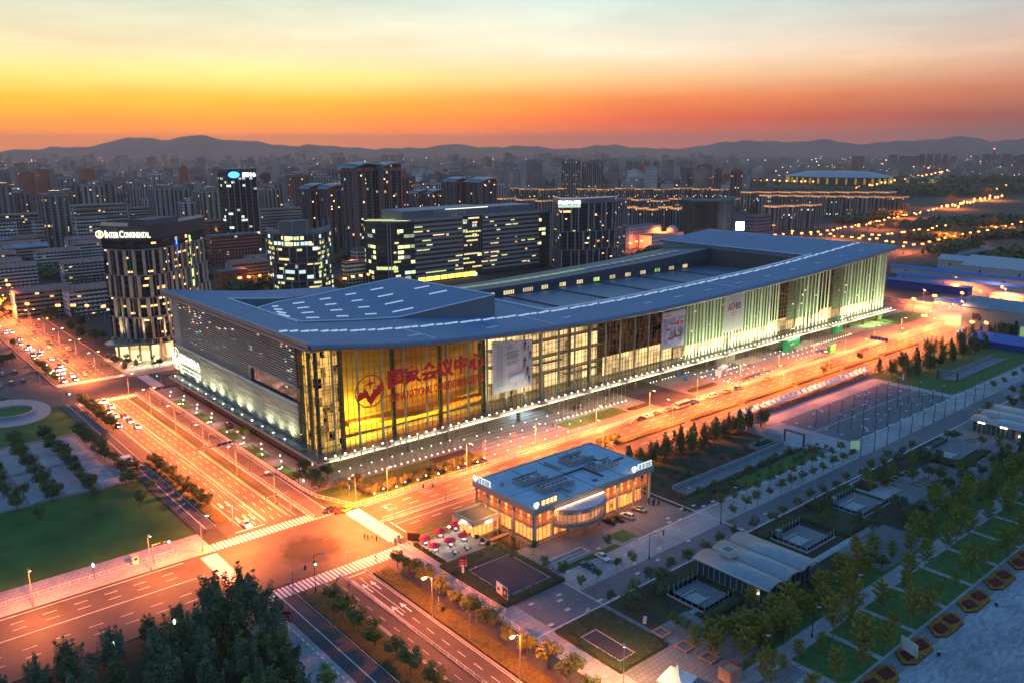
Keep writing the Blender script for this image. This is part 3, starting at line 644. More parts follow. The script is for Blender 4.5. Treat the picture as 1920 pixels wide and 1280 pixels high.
for i, kd in enumerate(kinds):
    x0, x1 = bx_[i], bx_[i+1]
    if kd in ('fin', 'banner'):
        back_wall(x0, x1, 252, mat('green_inner_wall', (.07, .10, .06), .7, noise=(.15, .3)), z0=8)
        back_wall(x0, x1, 251.6, rooms, z0=8, z1=13)
        n = int((x1-x0)/(2.6 if x0 < 400 else 3.6))
        for j in range(n+1):
            x = x0+(x1-x0)*j/n; zt_ = top(x); big = j % 3 == 0; cpiece('glass_fin', fin_g, (x, 246.4, (8+zt_)/2), (.8 if big else .42, .7 if big else .4, zt_-8))
        for x in frange(x0+5, x1-5, 10): pass
        area(Vector(((x0+x1)/2, 243.6, 8.5))+ox, (0, .2, 1), x1-x0, .8, 150*(x1-x0), (.9, 1, .5), cc); area(Vector(((x0+x1)/2, 250.2, 8.5))+ox, (0, -.1, 1), x1-x0, .8, 50*(x1-x0), (.7, 1, .5), cc)
        for k_ in range(int((x1-x0)/5)): cpiece('lit_window', glow('inner_lamp', (1, .78, .45), 1.2), (rr.uniform(x0+1, x1-3), 251.4, rr.uniform(15, 30)), (rr.uniform(.6, 3), .1, rr.uniform(.3, .9)))
    else:
        back_wall(x0, x1, 251.5, rooms_d, z0=15); back_wall(x0, x1, 251.4, rooms, z0=8, z1=15)
# glass and its grid
gl = glass('curtain_wall_glass', (.86, .88, .82), .14, .03)
def glass_strip(x0, x1, step=8):
    b = MB(); xs = frange(x0, x1, step)
    for x in xs: b.v += [(x, 246, 8), (x, 246, top(x)+.5)]
    b.f = [(2*i, 2*i+2, 2*i+3, 2*i+1) for i in range(len(xs)-1)]; b.mi = [0]*len(b.f); return cp('curtain_wall', b, gl)
glass_strip(124, bx_[0]); glass_strip(bx_[3], bx_[4]); glass_strip(bx_[5], bx_[6])
cp('curtain_wall', MB().add([(124, 246, 8), (124, 262, 8), (124, 262, 44.5), (124, 246, 44.5)], [(0, 1, 2, 3)]), glass('clear_side_glass', (.9, .88, .8), .03, .05))
def grid_lines(x0, x1, dx, thin):
    for j, x in enumerate(frange(x0, x1, dx)):
        zz = top(x); cpiece('mullion', mull, (x, 245.9, (8+zz)/2), (thin, .22, zz-8))
grid_lines(126, 200, 2.15, .13); grid_lines(202, bx_[0], 2.15, .13); grid_lines(bx_[3], bx_[4], 2.4, .14); grid_lines(bx_[5], bx_[6], 2.4, .14)
for x in frange(129, 300, 9.5): zz = top(x); cpiece('facade_column', colm, (x, 245.5, (8+zz)/2), (.55, .6, zz-8))
for x in frange(133, 195, 19): zz = top(x); cpiece('facade_column', mat('dark_column_green', (.07, .1, .05)), (x, 247.4, (8+zz)/2), (1.3, 1.2, zz-8))
for (a, c) in ((124, bx_[0]), (bx_[3], bx_[4]), (bx_[5], bx_[6])):
    z = 10.2
    while z < 44:
        xs_ = [x for x in frange(a, c, 3) if top(x) > z]
        if xs_:                                                          # the curved eave cuts the upper rails into two runs
            runs, cur = [], [xs_[0]]
            for x in xs_[1:]:
                if x-cur[-1] > 3.5: runs.append(cur); cur = [x]
                else: cur.append(x)
            runs.append(cur)
            for r_ in runs:
                if len(r_) > 1: cpiece('transom', mull, ((r_[0]+r_[-1])/2, 245.85, z), (r_[-1]-r_[0], .14, .12))
        z += 2.25
for y in frange(246.3, 262, 2.2): cpiece('mullion', mull, (123.9, y, 26.2), (.2, .14, 36.4))
for y in (249, 254.5, 260): cpiece('facade_column', mat('dark_column_green', (.07, .1, .05)), (124.9, y, 26), (.9, .8, 36))
for z in frange(10.2, 44, 2.25): cpiece('transom', mull, (123.85, 254, z), (.14, 16, .12))
# red emblem and name on the east glass
redm = mat('red_letter', (.40, .012, .015), .5, e=(.7, .02, .02), es=.05)
wall_logo(redm, (143.0, 245.3, 26.9), PX_, (0, 0, 1), 5.9)
o = text_mesh('lettering', '国家会议中心', 6, redm, cc, (150.2, 245.2, 26.2), PX_, (0, 0, 1), .25, 43.5, 7.0, .035); o.location = ox
o = text_mesh('lettering', 'CHINA NATIONAL CONVENTION CENTER', 3, redm, cc, (150.6, 245.2, 21.3), PX_, (0, 0, 1), .2, 43, 3.1, .014); o.location = ox
# ------------------------------------------------------------------ restaurant block on the corner
cb = thing('restaurant_building', 'two-storey glass-walled corner block glowing orange with plant on its flat roof', 'building', (168, 173, 0))
oc = Vector((-168, -173, 0))
def q(name, m, c, d, parent=None, rz=0): return piece(name, m, parent or cb, Vector(c)+oc, d, rz)
def qp(name, mb, m, parent=None): o = mb.obj(name, m, parent or cb); o.location = oc; return o
X0, X1, Y0_, Y1_, HT = 144.6, 193.6, 161.2, 187.5, 11.0
croof = mat('pale_blue_roof_membrane', (.34, .45, .54), .7, noise=(.25, .16)); pan = mat('grey_fascia_panel', (.42, .40, .37), .5, .3)
orr = room_glow('orange_room', (1, .28, .065), 1.25, (.3, .22, .3), .5); orr2 = room_glow('amber_room', (1, .30, .07), 1.25, (.5, .4, .3), .2)
qp('roof', MB().box((X0-.6, Y0_-.6, HT), (X1+.6, Y1_+.6, HT+.25)), croof)
b = MB(); b.box((X0-.9, Y0_-.9, HT-1.3), (X1+.9, Y0_-.6, HT+.55)); b.box((X0-.9, Y1_+.6, HT-1.3), (X1+.9, Y1_+.9, HT+.55)); b.box((X0-.9, Y0_-.6, HT-1.3), (X0-.6, Y1_+.6, HT+.55)); b.box((X1+.6, Y0_-.6, HT-1.3), (X1+.9, Y1_+.6, HT+.55))
qp('fascia', b, pan)
qp('floor_slab', MB().box((X0+.3, Y0_+.3, 5.0), (X1-.3, Y1_-.3, 5.4)), mat('cream_slab', (.6, .5, .36)))
qp('core', MB().box((X0+2.2, Y0_+2.2, .1), (X1-2.2, Y1_-2.2, HT-.2)), orr)
lower = MB(); lower.box((X0+1.8, Y0_+1.8, .1), (X1-1.8, Y1_-1.8, 4.9)); qp('core', lower, orr2)
cgl = glass('shop_glass', (.97, .9, .82), .1, .05)
for nm, pts in (('glass_wall', [(X0, Y0_), (X1, Y0_)]), ('glass_wall', [(X0, Y1_), (X0, Y0_)])):
    (xa, ya), (xb_, yb_) = pts; qp(nm, MB().poly([(xa, ya, .1), (xb_, yb_, .1), (xb_, yb_, HT-.3), (xa, ya, HT-.3)]), cgl)
cm = mat('pale_mullion', (.5, .42, .32), .5, .2)
for x in frange(X0, X1, 1.55):
    if not 151.5 < x < 171.5: q('mullion', cm, (x, Y0_-.05, 5.5), (.11, .16, 10.8))
for x in (X0+.2, 151.5, 171.5, 178.5, 186, X1-.2): q('column', mat('cream_column', (.62, .5, .34)), (x, Y0_-.1, 5.5), (.75, .5, 10.8))
for y in frange(Y0_, Y1_, 1.6): q('mullion', cm, (X0-.05, y, 5.5), (.16, .11, 10.8))
for y in (Y0_+.2, 170, 176.5, 182, Y1_-.2): q('column', mat('grey_column', (.25, .25, .24)), (X0-.1, y, 5.5), (.5, .6, 10.8))
for z in (.3, 5.2, 7.9): q('transom', cm, ((X0+X1)/2, Y0_-.06, z), (X1-X0, .14, .22)); q('transom', cm, (X0-.06, (Y0_+Y1_)/2, z), (.14, Y1_-Y0_, .22))
for i, x in enumerate(frange(X0+1.2, X1-1.2, 3.2)):
    if 152 < x < 171: continue
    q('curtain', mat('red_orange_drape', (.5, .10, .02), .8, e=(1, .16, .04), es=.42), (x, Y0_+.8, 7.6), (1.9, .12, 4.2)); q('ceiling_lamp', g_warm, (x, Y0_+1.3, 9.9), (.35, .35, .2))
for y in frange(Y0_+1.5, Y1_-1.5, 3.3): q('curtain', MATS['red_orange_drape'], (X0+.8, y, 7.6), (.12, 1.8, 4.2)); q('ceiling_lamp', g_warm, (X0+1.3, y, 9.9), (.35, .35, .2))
area(Vector((169, 160.2, 9.3))+oc, (0, -1, -.8), 44, 1.0, 3200, (1, .40, .12), cb); area(Vector((143.4, 174, 9))+oc, (-1, 0, -.9), 22, 1.0, 2200, (1, .40, .12), cb)  # added lights stand for the window glow spilling onto the paving
# curved bay on the near side
def arc(cx, cy_, r, a0, a1, n, sy=1.0): return [(cx+r*math.cos(a0+(a1-a0)*i/n), cy_+r*math.sin(a0+(a1-a0)*i/n)*sy) for i in range(n+1)]
bay = arc(161.3, 161.2, 9.8, math.pi, 2*math.pi, 20, .72)
qp('bay_roof', MB().prism(bay, 9.1, 9.35), croof); qp('bay_floor', MB().prism(bay, 4.2, 5.0), mat('bay_band', (.42, .38, .38), .5))
b = MB(); b2 = MB()
for (x0, y0), (x1, y1) in zip(bay, bay[1:]):
    q('bay_mullion', pan, (x0, y0, 7.0), (.14, .14, 4.4)); b.poly([(x0, y0, 4.9), (x1, y1, 4.9), (x1, y1, 9.2), (x0, y0, 9.2)])
    b2.add([(x0, y0, 8.2), (x1, y1, 8.2), (x1, y1, 9.7), (x0, y0, 9.7)], [(0, 1, 2, 3)]); b2.add([(x0, y0, 4.0), (x1, y1, 4.0), (x1, y1, 5.3), (x0, y0, 5.3)], [(0, 1, 2, 3)])
qp('bay_glass', b, cgl); qp('bay_band', b2, mat('bay_band', (0, 0, 0)))
qp('bay_room', MB().prism(arc(161.3, 161.2, 8.0, math.pi, 2*math.pi, 16, .68), 5.1, 8.9), room_glow('bay_room_glow', (1, .40, .20), .5, (.5, .5, .2), .3))
for x in (155, 162, 168): q('column', mat('grey_column', (.25, .25, .24)), (x, 158.5, 2), (.5, .5, 4.2))
# annex at the road side
an = (134.5, 144.0, 176.0, 184.4)
qp('annex_wall', MB().box((an[0]+.4, an[2]+.4, .1), (an[1]-.2, an[3]-.4, 4.2)), orr2); qp('annex_roof', MB().box((an[0]-.3, an[2]-.3, 4.6), (an[1], an[3]+.3, 4.85)), mat('brown_roof', (.10, .095, .08), .8))
b = MB(); b.box((an[0]-.6, an[2]-.6, 3.9), (an[1], an[2]-.3, 5.5)); b.box((an[0]-.6, an[2]-.3, 3.9), (an[0]-.3, an[3]+.6, 5.5)); b.box((an[0]-.3, an[3]+.3, 3.9), (an[1], an[3]+.6, 5.5)); qp('annex_parapet', b, mat('pale_green_glass_band', (.34, .37, .28), .3))
for x in frange(an[0], an[1]-.3, 1.6): q('mullion', cm, (x, an[2], 2.1), (.12, .15, 4.1))
for y in frange(an[2], an[3], 1.6): q('mullion', cm, (an[0], y, 2.1), (.15, .12, 4.1))
q('sign', g_wht if 0 else glow('sign_white', (1, .9, .85), 1.8), (an[0]-.75, 179.5, 4.2), (.15, 2.6, .8)); q('sign', glow('sign_white', (1, 1, 1), 4), (139.5, an[2]-.75, 4.1), (2.6, .15, .7))
q('sign', glow('sign_red', (1, .08, .05), 2.2), (an[0]-.72, 177.2, 4.2), (.12, 1.6, .6)); q('sign', MATS['sign_red'], (142, an[2]-.72, 4.1), (1.8, .12, .6))
# rooftop signs: diamond emblem beside lettering
def strokes(b, o, u, n, cw, ch, seed):
    r = random.Random(seed); u = Vector(u)
    for i in range(n):
        for k in range(3): shape(b, Vector(o)+u*(i*cw+cw*.08), u, (0, 0, 1), [(0, ch*(.1+.33*k)), (cw*.78, ch*(.1+.33*k)), (cw*.78, ch*(.1+.33*k)+ch*.14), (0, ch*(.1+.33*k)+ch*.14)], .05)
        for k in range(2): xx = cw*r.uniform(.05, .65); shape(b, Vector(o)+u*(i*cw+cw*.08), u, (0, 0, 1), [(xx, 0), (xx+cw*.12, 0), (xx+cw*.12, ch), (xx, ch)], .06)
def roof_sign(x, y, ax, m1, m2, s, txt, w):
    u = Vector((ax[0], ax[1], 0)); 
    b = MB(); n_ = u.cross(Vector((0, 0, 1)))
    shape(b, Vector((x, y, HT+1.6)), u, (0, 0, 1), [(0, -1.1), (1.0, 0), (.6, .7), (-.6, .7), (-1.0, 0)], .25); qp('emblem', b, m1)
    b = MB(); shape(b, Vector((x, y, HT+.7))+u*1.6, u, (0, 0, 1), [(0, 0), (w, 0), (w, 1.9), (0, 1.9)], .12); qp('sign_board', b, mat('sign_frame', (.1, .1, .1)) if s else glow('sign_board_white', (.8, .92, 1), .7))
    bb = MB(); strokes(bb, Vector((x, y, HT+.85))+u*1.8+n_*.14, u, txt, (w-.4)/txt, 1.5, 5); qp('lettering', bb, m2)
roof_sign(X0+.2, Y0_-.5, (1, 0), glow('emblem_white', (.95, .95, 1), 1.6), glow('neon_orange', (1, .22, .08), 5), 1, 4, 6.6)
roof_sign(X0-.5, Y1_-.3, (0, -1), MATS['emblem_white'], mat('pale_letter', (.3, .3, .4)), 0, 4, 5.6)
roof_sign(X1-8.2, Y0_-.5, (1, 0), glow('emblem_pink', (1, .55, .5), 4), mat('pale_letter', (.3, .3, .4)), 0, 4, 6.6)
# roof plant
pl = mat('plant_screen', (.27, .27, .29), .7, noise=(.6, .2)); pu = mat('plant_unit', (.42, .43, .44), .5, noise=(1, .15)); dk = mat('roof_duct', (.06, .065, .07), .7)
def pen(x0, y0, x1, y1, n, hh=1.7):
    b = MB(); b.box((x0, y0, HT+.3), (x1, y0+.2, HT+hh)); b.box((x0, y1-.2, HT+.3), (x1, y1, HT+hh)); b.box((x0, y0+.2, HT+.3), (x0+.2, y1-.2, HT+hh)); qp('plant_screen', b, pl)
    for i in range(n):
        x = x0+1+(x1-x0-1.6)*(i+.5)/n; q('air_unit', pu, (x, (y0+y1)/2, HT+.95), (1.5, (y1-y0)*.45, 1.2)); q('fan', dk, (x, (y0+y1)/2, HT+1.6), (.9, .9, .14))
pen(152, 174.5, 162, 179.5, 4); pen(153.5, 166.5, 165.5, 171.5, 6); pen(174, 176.5, 184, 182.5, 3, 2.0); pen(176, 168.5, 187, 173, 4)
for c, d in (((168, 173.6, HT+.5), (16, .5, .5)), ((176, 169.3, HT+.5), (.5, 9, .5)), ((184, 176, HT+.5), (.5, 6, .5)), ((160, 164.5, HT+.5), (1.2, 3.5, 1.4)), ((170, 181, HT+.5), (1, 7, .7)), ((190, 171.5, HT+.45), (4.6, .6, .5)), ((148, 179.6, HT+.5), (1, 1, 1.6)), ((160.5, 174, HT+.6), (1.1, 1.1, 1.5)), ((172, 164.4, HT+.4), (1.6, .9, .3))): q('duct', dk if d[2] < .6 else pl, c, d)
for x in (169, 181.5): q('roof_seam', dk, (x, 174, HT+.27), (.25, 26, .05))
q('roof_seam', dk, (169, 172.3, HT+.27), (48, .2, .05)); q('roof_seam', dk, (158, 174, HT+.27), (.25, 26, .05))
for x, y, d in ((157, 176, 1.4), (180, 171, 1.6), (181, 179, 1.5)): q('water_tank', pu, (x, y, HT+1.2), (d, d, 2.0))

# ------------------------------------------------------------------ vehicles
def wheel_mesh():
    b = MB(); b.m = 0; b.tube((0, -.11, 0), (0, .11, 0), .33, n=12); b.m = 1; b.tube((0, -.12, 0), (0, -.115, 0), .19, n=8); b.tube((0, .115, 0), (0, .12, 0), .19, n=8); return b.mesh('wheel', [black, steel])
WHEEL = wheel_mesh(); cglass = mat('car_window', (.02, .025, .03), .08, spec=.8); hl_on = glow('headlight_on', (1, .9, .7), 45); hl_off = mat('headlight_lens', (.7, .7, .68), .2); tl_on = glow('tail_light_on', (1, .05, .02), 12); tl_off = mat('tail_light_lens', (.4, .01, .01), .3)
def body_mesh(kind, L_=4.6, W_=1.8):
    h = W_/2; B_ = MB()
    if kind == 'sedan': prof = [(-L_/2, .35), (-L_/2, .80), (-L_/2+.15, .92), (-1.45, .98), (1.1, .95), (L_/2-.25, .78), (L_/2, .62), (L_/2, .35)]; cab = [(-1.75, .96), (-1.1, 1.42), (.25, 1.45), (1.05, .94)]
    elif kind == 'van': prof = [(-L_/2, .35), (-L_/2, 1.05), (L_/2-1.1, 1.05), (L_/2-.15, .85), (L_/2, .6), (L_/2, .35)]; cab = [(-L_/2+.02, 1.04), (-L_/2+.15, 1.85), (L_/2-1.7, 1.88), (L_/2-.9, 1.04)]
    else: prof = [(-L_/2, .35), (-L_/2, 1.0), (1.2, 1.02), (L_/2-.15, .88), (L_/2, .65), (L_/2, .35)]; cab = [(-L_/2+.05, 1.0), (-L_/2+.35, 1.6), (.3, 1.64), (1.2, 1.0)]
    n = len(prof); rows = [(-h, .06), (-h+.05, 0), (h-.05, 0), (h, .06)]
    vs_ = [(x*(1 if i in (1, 2) else .985), y, z-(s if z > .5 else 0)) for i, (y, s) in enumerate(rows) for x, z in prof]
    fs = [(i*n+j, i*n+(j+1) % n, (i+1)*n+(j+1) % n, (i+1)*n+j) for i in range(3) for j in range(n)]+[tuple(range(n))[::-1], tuple(range(3*n, 4*n))]
    B_.add(vs_, fs)
    a, b2, c, d = cab; t = h*.74
    rv = [(b2[0], -t, b2[1]), (c[0], -t, c[1]), (c[0], t, c[1]), (b2[0], t, b2[1]), (b2[0], -t, b2[1]+.04), (c[0], -t, c[1]+.04), (c[0], t, c[1]+.04), (b2[0], t, b2[1]+.04)]
    B_.add(rv, [(0, 3, 2, 1), (4, 5, 6, 7), (0, 1, 5, 4), (1, 2, 6, 5), (2, 3, 7, 6), (3, 0, 4, 7)])
    for y in (-1, 1):                                                    # pillars
        for (p, r_) in ((a, b2), (c, d), (((a[0]+d[0])/2, .97), ((b2[0]+c[0])/2, b2[1]))): B_.tube((p[0], y*(h-.1 if p[1] < 1.2 else t), p[1]), (r_[0], y*(h-.1 if r_[1] < 1.2 else t), r_[1]), .045, n=4)
    G_ = MB(); gv = [(a[0]+.04, -h+.12, a[1]), (b2[0]+.02, -t+.02, b2[1]), (c[0]-.02, -t+.02, c[1]), (d[0]-.04, -h+.12, d[1]), (a[0]+.04, h-.12, a[1]), (b2[0]+.02, t-.02, b2[1]), (c[0]-.02, t-.02, c[1]), (d[0]-.04, h-.12, d[1])]
    G_.add(gv, [(0, 1, 2, 3), (7, 6, 5, 4), (0, 4, 5, 1), (2, 6, 7, 3)])
    return B_, G_, L_, W_
_cars = {}
def make_car(kind, paint, lights, L_=4.6, W_=1.8):
    k = (kind, paint.name, lights)
    B_, G_, L_, W_ = body_mesh(kind, L_, W_)
    root = link('parked_car', None); B_.obj('body', paint, root); G_.obj('windows', cglass, root)
    for sx in (-1, 1):
        for sy in (-1, 1): link('wheel', WHEEL, root, (sx*L_*.31, sy*(W_/2-.1), .33))
    for sy in (-1, 1): piece('headlight', hl_on if lights else hl_off, root, (L_/2-.02, sy*.62, .62), (.12, .36, .18)); piece('tail_light', tl_on if lights else tl_off, root, (-L_/2+.02, sy*.66, .74), (.1, .3, .2))
    piece('bumper', mat('bumper_plastic', (.05, .05, .05)), root, (L_/2+.03, 0, .42), (.12, W_*.9, .18)); piece('number_plate', wpaint, root, (-L_/2-.03, 0, .6), (.03, .5, .14))
    return root
paints = dict(white=mat('white_car_paint', (.65, .65, .64), .25, spec=.6), black=mat('black_car_paint', (.015, .015, .018), .2, spec=.7), silver=mat('silver_car_paint', (.4, .41, .42), .25, .6), teal=mat('dark_teal_paint', (.02, .10, .11), .25, spec=.6),
              yellow=mat('yellow_taxi_paint', (.6, .36, .03), .3), blue=mat('blue_car_paint', (.04, .09, .22), .25), red=mat('red_car_paint', (.35, .03, .02), .3), grey=mat('grey_car_paint', (.12, .125, .13), .25, .4))
protos = {}
ncar = 0
def car(x, y, rz, kind, color, label, lights=False, group=None, cat='car', name='parked_car'):
    k = (kind, color, lights)
    if k not in protos:
        r = make_car(kind, paints[color], lights, *((5.0, 1.9) if kind == 'van' else (4.7, 1.82))); protos[k] = r; r.location = (x, y, .03); r.rotation_euler = (0, 0, rz); tag(r, label, cat, group); r.name = name
        return r
    c = copy_tree(protos[k], (x, y, .03), rz, label, None, None, cat); c.name = name
    if group: c['group'] = group
    elif 'group' in c: del c['group']
    return c
P2 = math.pi/2
gq = 'cars parked in front of the restaurant block'
car(171.6, 158.0, P2+.1, 'suv', 'black', 'black off-road car parked at the near end of the row by the glowing building', group=gq)
car(174.8, 157.4, P2+.1, 'sedan', 'black', 'black saloon between the black off-road car and the white estate', group=gq)
car(178.3, 156.7, P2+.1, 'suv', 'white', 'white estate car parked third along the glowing facade', group=gq)
car(184.6, 157.6, P2+.25, 'sedan', 'silver', 'pale silver saloon parked at the far end of the row by the building', group=gq)
car(153.8, 143.4, -P2-.1, 'sedan', 'white', 'white saloon standing on the plaza beside the entrance ramp')
car(147.4, 142.8, P2+.05, 'sedan', 'teal', 'dark teal saloon standing on the plaza among small trees')
gk = 'cars and vans along the kerb of the lit road'
for px, py, kd, col, lb in ((1195, 783, 'sedan', 'black', 'black saloon last in the line of cars along the orange road'), (1208, 779, 'sedan', 'white', 'white saloon right behind the black saloon on the orange road'), (1222, 774, 'sedan', 'grey', 'dark grey saloon ahead of the white one at the kerb gap'),
                            (1246, 767, 'sedan', 'silver', 'silver car driving just behind the small bus'), (1291, 751, 'sedan', 'blue', 'blue saloon parked in front of the small bus'), (1324, 740, 'van', 'white', 'cream minivan parked by the plaza fence'),
                            (1358, 733, 'sedan', 'yellow', 'yellow taxi stopped ahead of the cream minivan'), (1378, 727, 'suv', 'silver', 'silver hatchback farthest along in the kerbside line'), (1425, 708, 'sedan', 'yellow', 'lone yellow taxi driving up the orange road')):
    p = G(px, py); car(p.x, min(p.y, 215.4) if kd != 'x' else p.y, 0.02, kd, col, lb, group=gk)
# small bus
def bus(p, rz, label, k=1.0, L_=8.5):
    r = thing('small_bus', label, 'bus', p, rz); b = MB(); b.box((-L_/2, -1.15, .45), (L_/2, 1.15, 1.45)); b.box((-L_/2+.1, -1.1, 2.35), (L_/2-.25, 1.1, 2.75)); b.obj('body', mat('cream_bus_paint', (.55, .5, .42), .35), r)
    MB().box((-L_/2+.12, -1.08, 1.45), (L_/2-.15, 1.08, 2.35)).obj('windows', cglass, r)
    for i in range(7): piece('window_pillar', MATS['cream_bus_paint'], r, (-L_/2+.6+i*(L_-1)/6.4, 0, 1.9), (.14, 2.2, .9))
    for sx in (-1, 1):
        for sy in (-1, 1): link('wheel', WHEEL, r, (sx*L_*.31, sy*1.02, .4), 0, (1.25, 1.2, 1.25))
    for sy in (-.8, .8): piece('headlight', hl_off, r, (L_/2+.02, sy, .8), (.1, .35, .25)); piece('tail_light', tl_off, r, (-L_/2-.02, sy, .9), (.1, .2, .3))
    return r
p = G(1271, 760); bus((p.x, 215.0, 0), 0, 'cream small bus with dark windows in the kerbside line on the lit road')
# traffic on the avenue beyond the hotel and at the crossings
gt = 'traffic queueing with lights on along the avenue'
rr = random.Random(11); cols = ['white', 'black', 'silver', 'grey', 'white', 'silver', 'blue', 'red']
def road_label(i, col, y, x, on):
    where = ('in the lane by the centre fence', 'in the outer lane', 'in the middle lane')[i % 3]
    return '%s car heading towards the crossing with headlights on %s, among the queue' % (col, where)
slots = []
for lane, x in enumerate((86.5, 89.2, 91.8)):
    y = 262+rr.uniform(0, 40)
    while y < 960:
        if 388 < y < 432: y = 436
        dens = .93 if y < 330 else .45 if y < 480 else .5
        if rr.random() > dens: slots.append((x+rr.uniform(-.3, .3), y, lane))
        y += rr.uniform(7, 10)
for i, (x, y, lane) in enumerate(slots[:90]):
    col = cols[rr.randrange(len(cols))]; pl_ = 'before the far crossing' if y < 388 else 'beyond the hotel crossing'
    c = car(x, y, -P2, ['sedan', 'suv'][i % 2], col, '%s car with bright headlights %s %s' % (col, ('in the kerb lane', 'in the middle lane', 'in the lane by the centre fence')[lane], pl_), True, gt, name='moving_car')
for i in range(34):
    x = (97, 99.6, 104.5)[i % 3]; y = 436+i*13+rr.uniform(0, 8); col = cols[rr.randrange(len(cols))]
    car(x, y, P2, ['sedan', 'suv'][i % 2], col, '%s car with red tail lights driving away past the hotel, lane %s' % (col, ('beside the fence', 'in the centre', 'near the kerb')[i % 3]), True, 'cars driving away past the hotel', name='moving_car')
p = G(462, 985); car(p.x, p.y, -P2, 'sedan', 'white', 'white car with headlights waiting at the stop line of the crossing', True, name='moving_car')
for i, (px, py, cl, nm) in enumerate(((622, 958, 'black', 'dark car nosing out of the slip lane at the fence corner'), (640, 958, 'red', 'red car turning beside the fence corner'), (652, 956, 'yellow', 'yellow taxi turning last at the fence corner'))):
    p = G(px, py); car(p.x, p.y, .15*i, 'sedan', cl, nm, name='moving_car')
g_h = 'cars on the hotel forecourt'
for i, (px, py) in enumerate(((205, 668), (214, 670), (222, 673), (232, 676), (240, 678), (262, 660), (272, 668))):
    p = G(px, py); car(p.x, p.y, .3 if i < 5 else .1, 'sedan', ('black', 'grey', 'black', 'silver', 'black', 'black', 'grey')[i], ('%s saloon in the tight row of cars before the hotel' % ('black', 'grey', 'black', 'silver', 'black')[i]) if i < 5 else ('black saloon alone under the hotel canopy', 'dark grey saloon near the stone slab tower')[i-5], group=g_h)
for i in range(26):
    x = 30+(i % 9)*5.2; y = (448, 470, 498)[i//9]+rr.uniform(-.5, .5); col = cols[rr.randrange(7)]
    car(x, y, P2, ['sedan', 'suv'][i % 2], col, '%s car in the %s row of the car park left of the avenue' % (col, ('nearest', 'middle', 'farthest')[i//9]), group='cars in the car park')
p = G(1838, 773); car(p.x, p.y, -.4, 'sedan', 'yellow', 'yellow taxi parked beside the wavy-roofed pavilion at the right edge')
for i, (px, py) in enumerate(((1001, 765), (983, 768), (1078, 766))): p = G(px, py); car(p.x, p.y, .3, 'sedan', ('black', 'grey', 'black')[i], ('black car by the red arch', 'grey car just left of the red arch', 'black car standing behind the tall flagpoles')[i])
for i in range(22):
    x = 330+i*22+rr.uniform(-4, 4); y = (400, 404, 414, 419)[i % 4]; col = cols[rr.randrange(8)]
    car(x, y, 0 if y > 410 else math.pi, 'sedan', col, '%s car on the road behind the convention centre' % col, True, 'cars on the road behind the hall', name='moving_car')

# ------------------------------------------------------------------ street lamps
def lamp_proto(name, h, arm, two=False, head=g_sod, pole=steel, hw=(.9, .35, .16)):
    r = link(name, None); b = MB(); b.tube((0, 0, 0), (0, 0, h), .13, .08, 6); b.tube((0, 0, 0), (0, 0, .9), .22, .2, 6)
    b.obj('pole', pole, r)
    for s in ((1, -1) if two else (1,)):
        bb = MB(); bb.tube((0, 0, h-.05), (s*arm*.5, 0, h+.45), .07, .06, 5); bb.tube((s*arm*.5, 0, h+.45), (s*arm, 0, h+.5), .06, .05, 5); a = bb.obj('arm', pole, r)
        piece('lamp_head', mat('lamp_housing', (.3, .3, .3), .5), a, (s*arm, 0, h+.52), (hw[0]+.3, hw[1]+.1, .12)); piece('bulb', head, a, (s*arm, 0, h+.36), hw)
    return r
PW = 84000
lampA = lamp_proto('street_lamp', 11.0, 2.2, True); first = [True]
lampB = lamp_proto('street_lamp', 10.5, 2.2)
def put_lamp(proto, x, y, rz, label, group, light=PW, dx=0, dy=0, zl_=11.2, col=sodium, cat='street lamp'):
    if not proto.get('label'): o = proto; o.location = (x, y, 0); o.rotation_euler = (0, 0, rz); tag(o, label, cat, group)
    else: o = copy_tree(proto, (x, y, 0), rz, label, group, None, cat)
    if light: spot(None, (x+dx, y+dy, zl_), light, col, R_(158), .5, .4)
    return o
g1 = 'orange street lamps down the middle of the avenue'; g2 = 'orange street lamps along the cross road'
for i, y in enumerate(list(range(236, 390, 30))+list(range(440, 900, 36))):
    w = 'on the narrow hedge median before the far crossing' if y < 400 else 'on the avenue beyond the hotel crossing'
    put_lamp(lampA, 101.9, y, 0, 'twin-armed orange street lamp %s' % w, g1, PW*(.78 if y < 400 else .85), -6)
for y in (58, 88, 118, 150): put_lamp(lampB, 101.9, y, math.pi, 'single-armed orange street lamp in the tree strip of the near road', 'orange lamps on the near road', PW*.72, -2)
for i, x in enumerate(range(132, 560, 32)):
    put_lamp(lampB, x, 217.9, -P2, 'single-armed orange street lamp at the fence between forecourt and cross road', g2, PW*.95, 0, -4)
for i, x in enumerate(range(215, 560, 40)): put_lamp(lampB, x, 201.9, P2, 'single-armed orange lamp on the shrub median of the cross road', 'orange lamps on the shrub median', PW*.55, 0, -5)
for x in (30, -5, 58): put_lamp(lampB, x, 217.6, -P2, 'orange street lamp on the pavement beside the wide lawn', 'orange lamps beside the lawn', PW*.38, 0, -5)
for x in (150, 195, 240, 300, 360, 420, 480, 540, 600, 680, 760): put_lamp(lampA, x, 410, P2, 'twin-armed orange lamp on the road behind the long hall', 'orange lamps behind the hall', PW*1.1)
for x, y in ((121, 219), (72.5, 219.5), (116, 188.6)): put_lamp(lampB, x, y, R_(-135 if x > 100 and y > 200 else -45 if y > 200 else 135), ('orange lamp at the fence corner of the crossing', 'orange lamp at the lawn corner of the crossing', 'orange lamp at the restaurant corner of the crossing')[[121, 72.5, 116].index(x)], None, PW*.9, -6 if x > 100 else 7, -6 if y > 200 else 6)
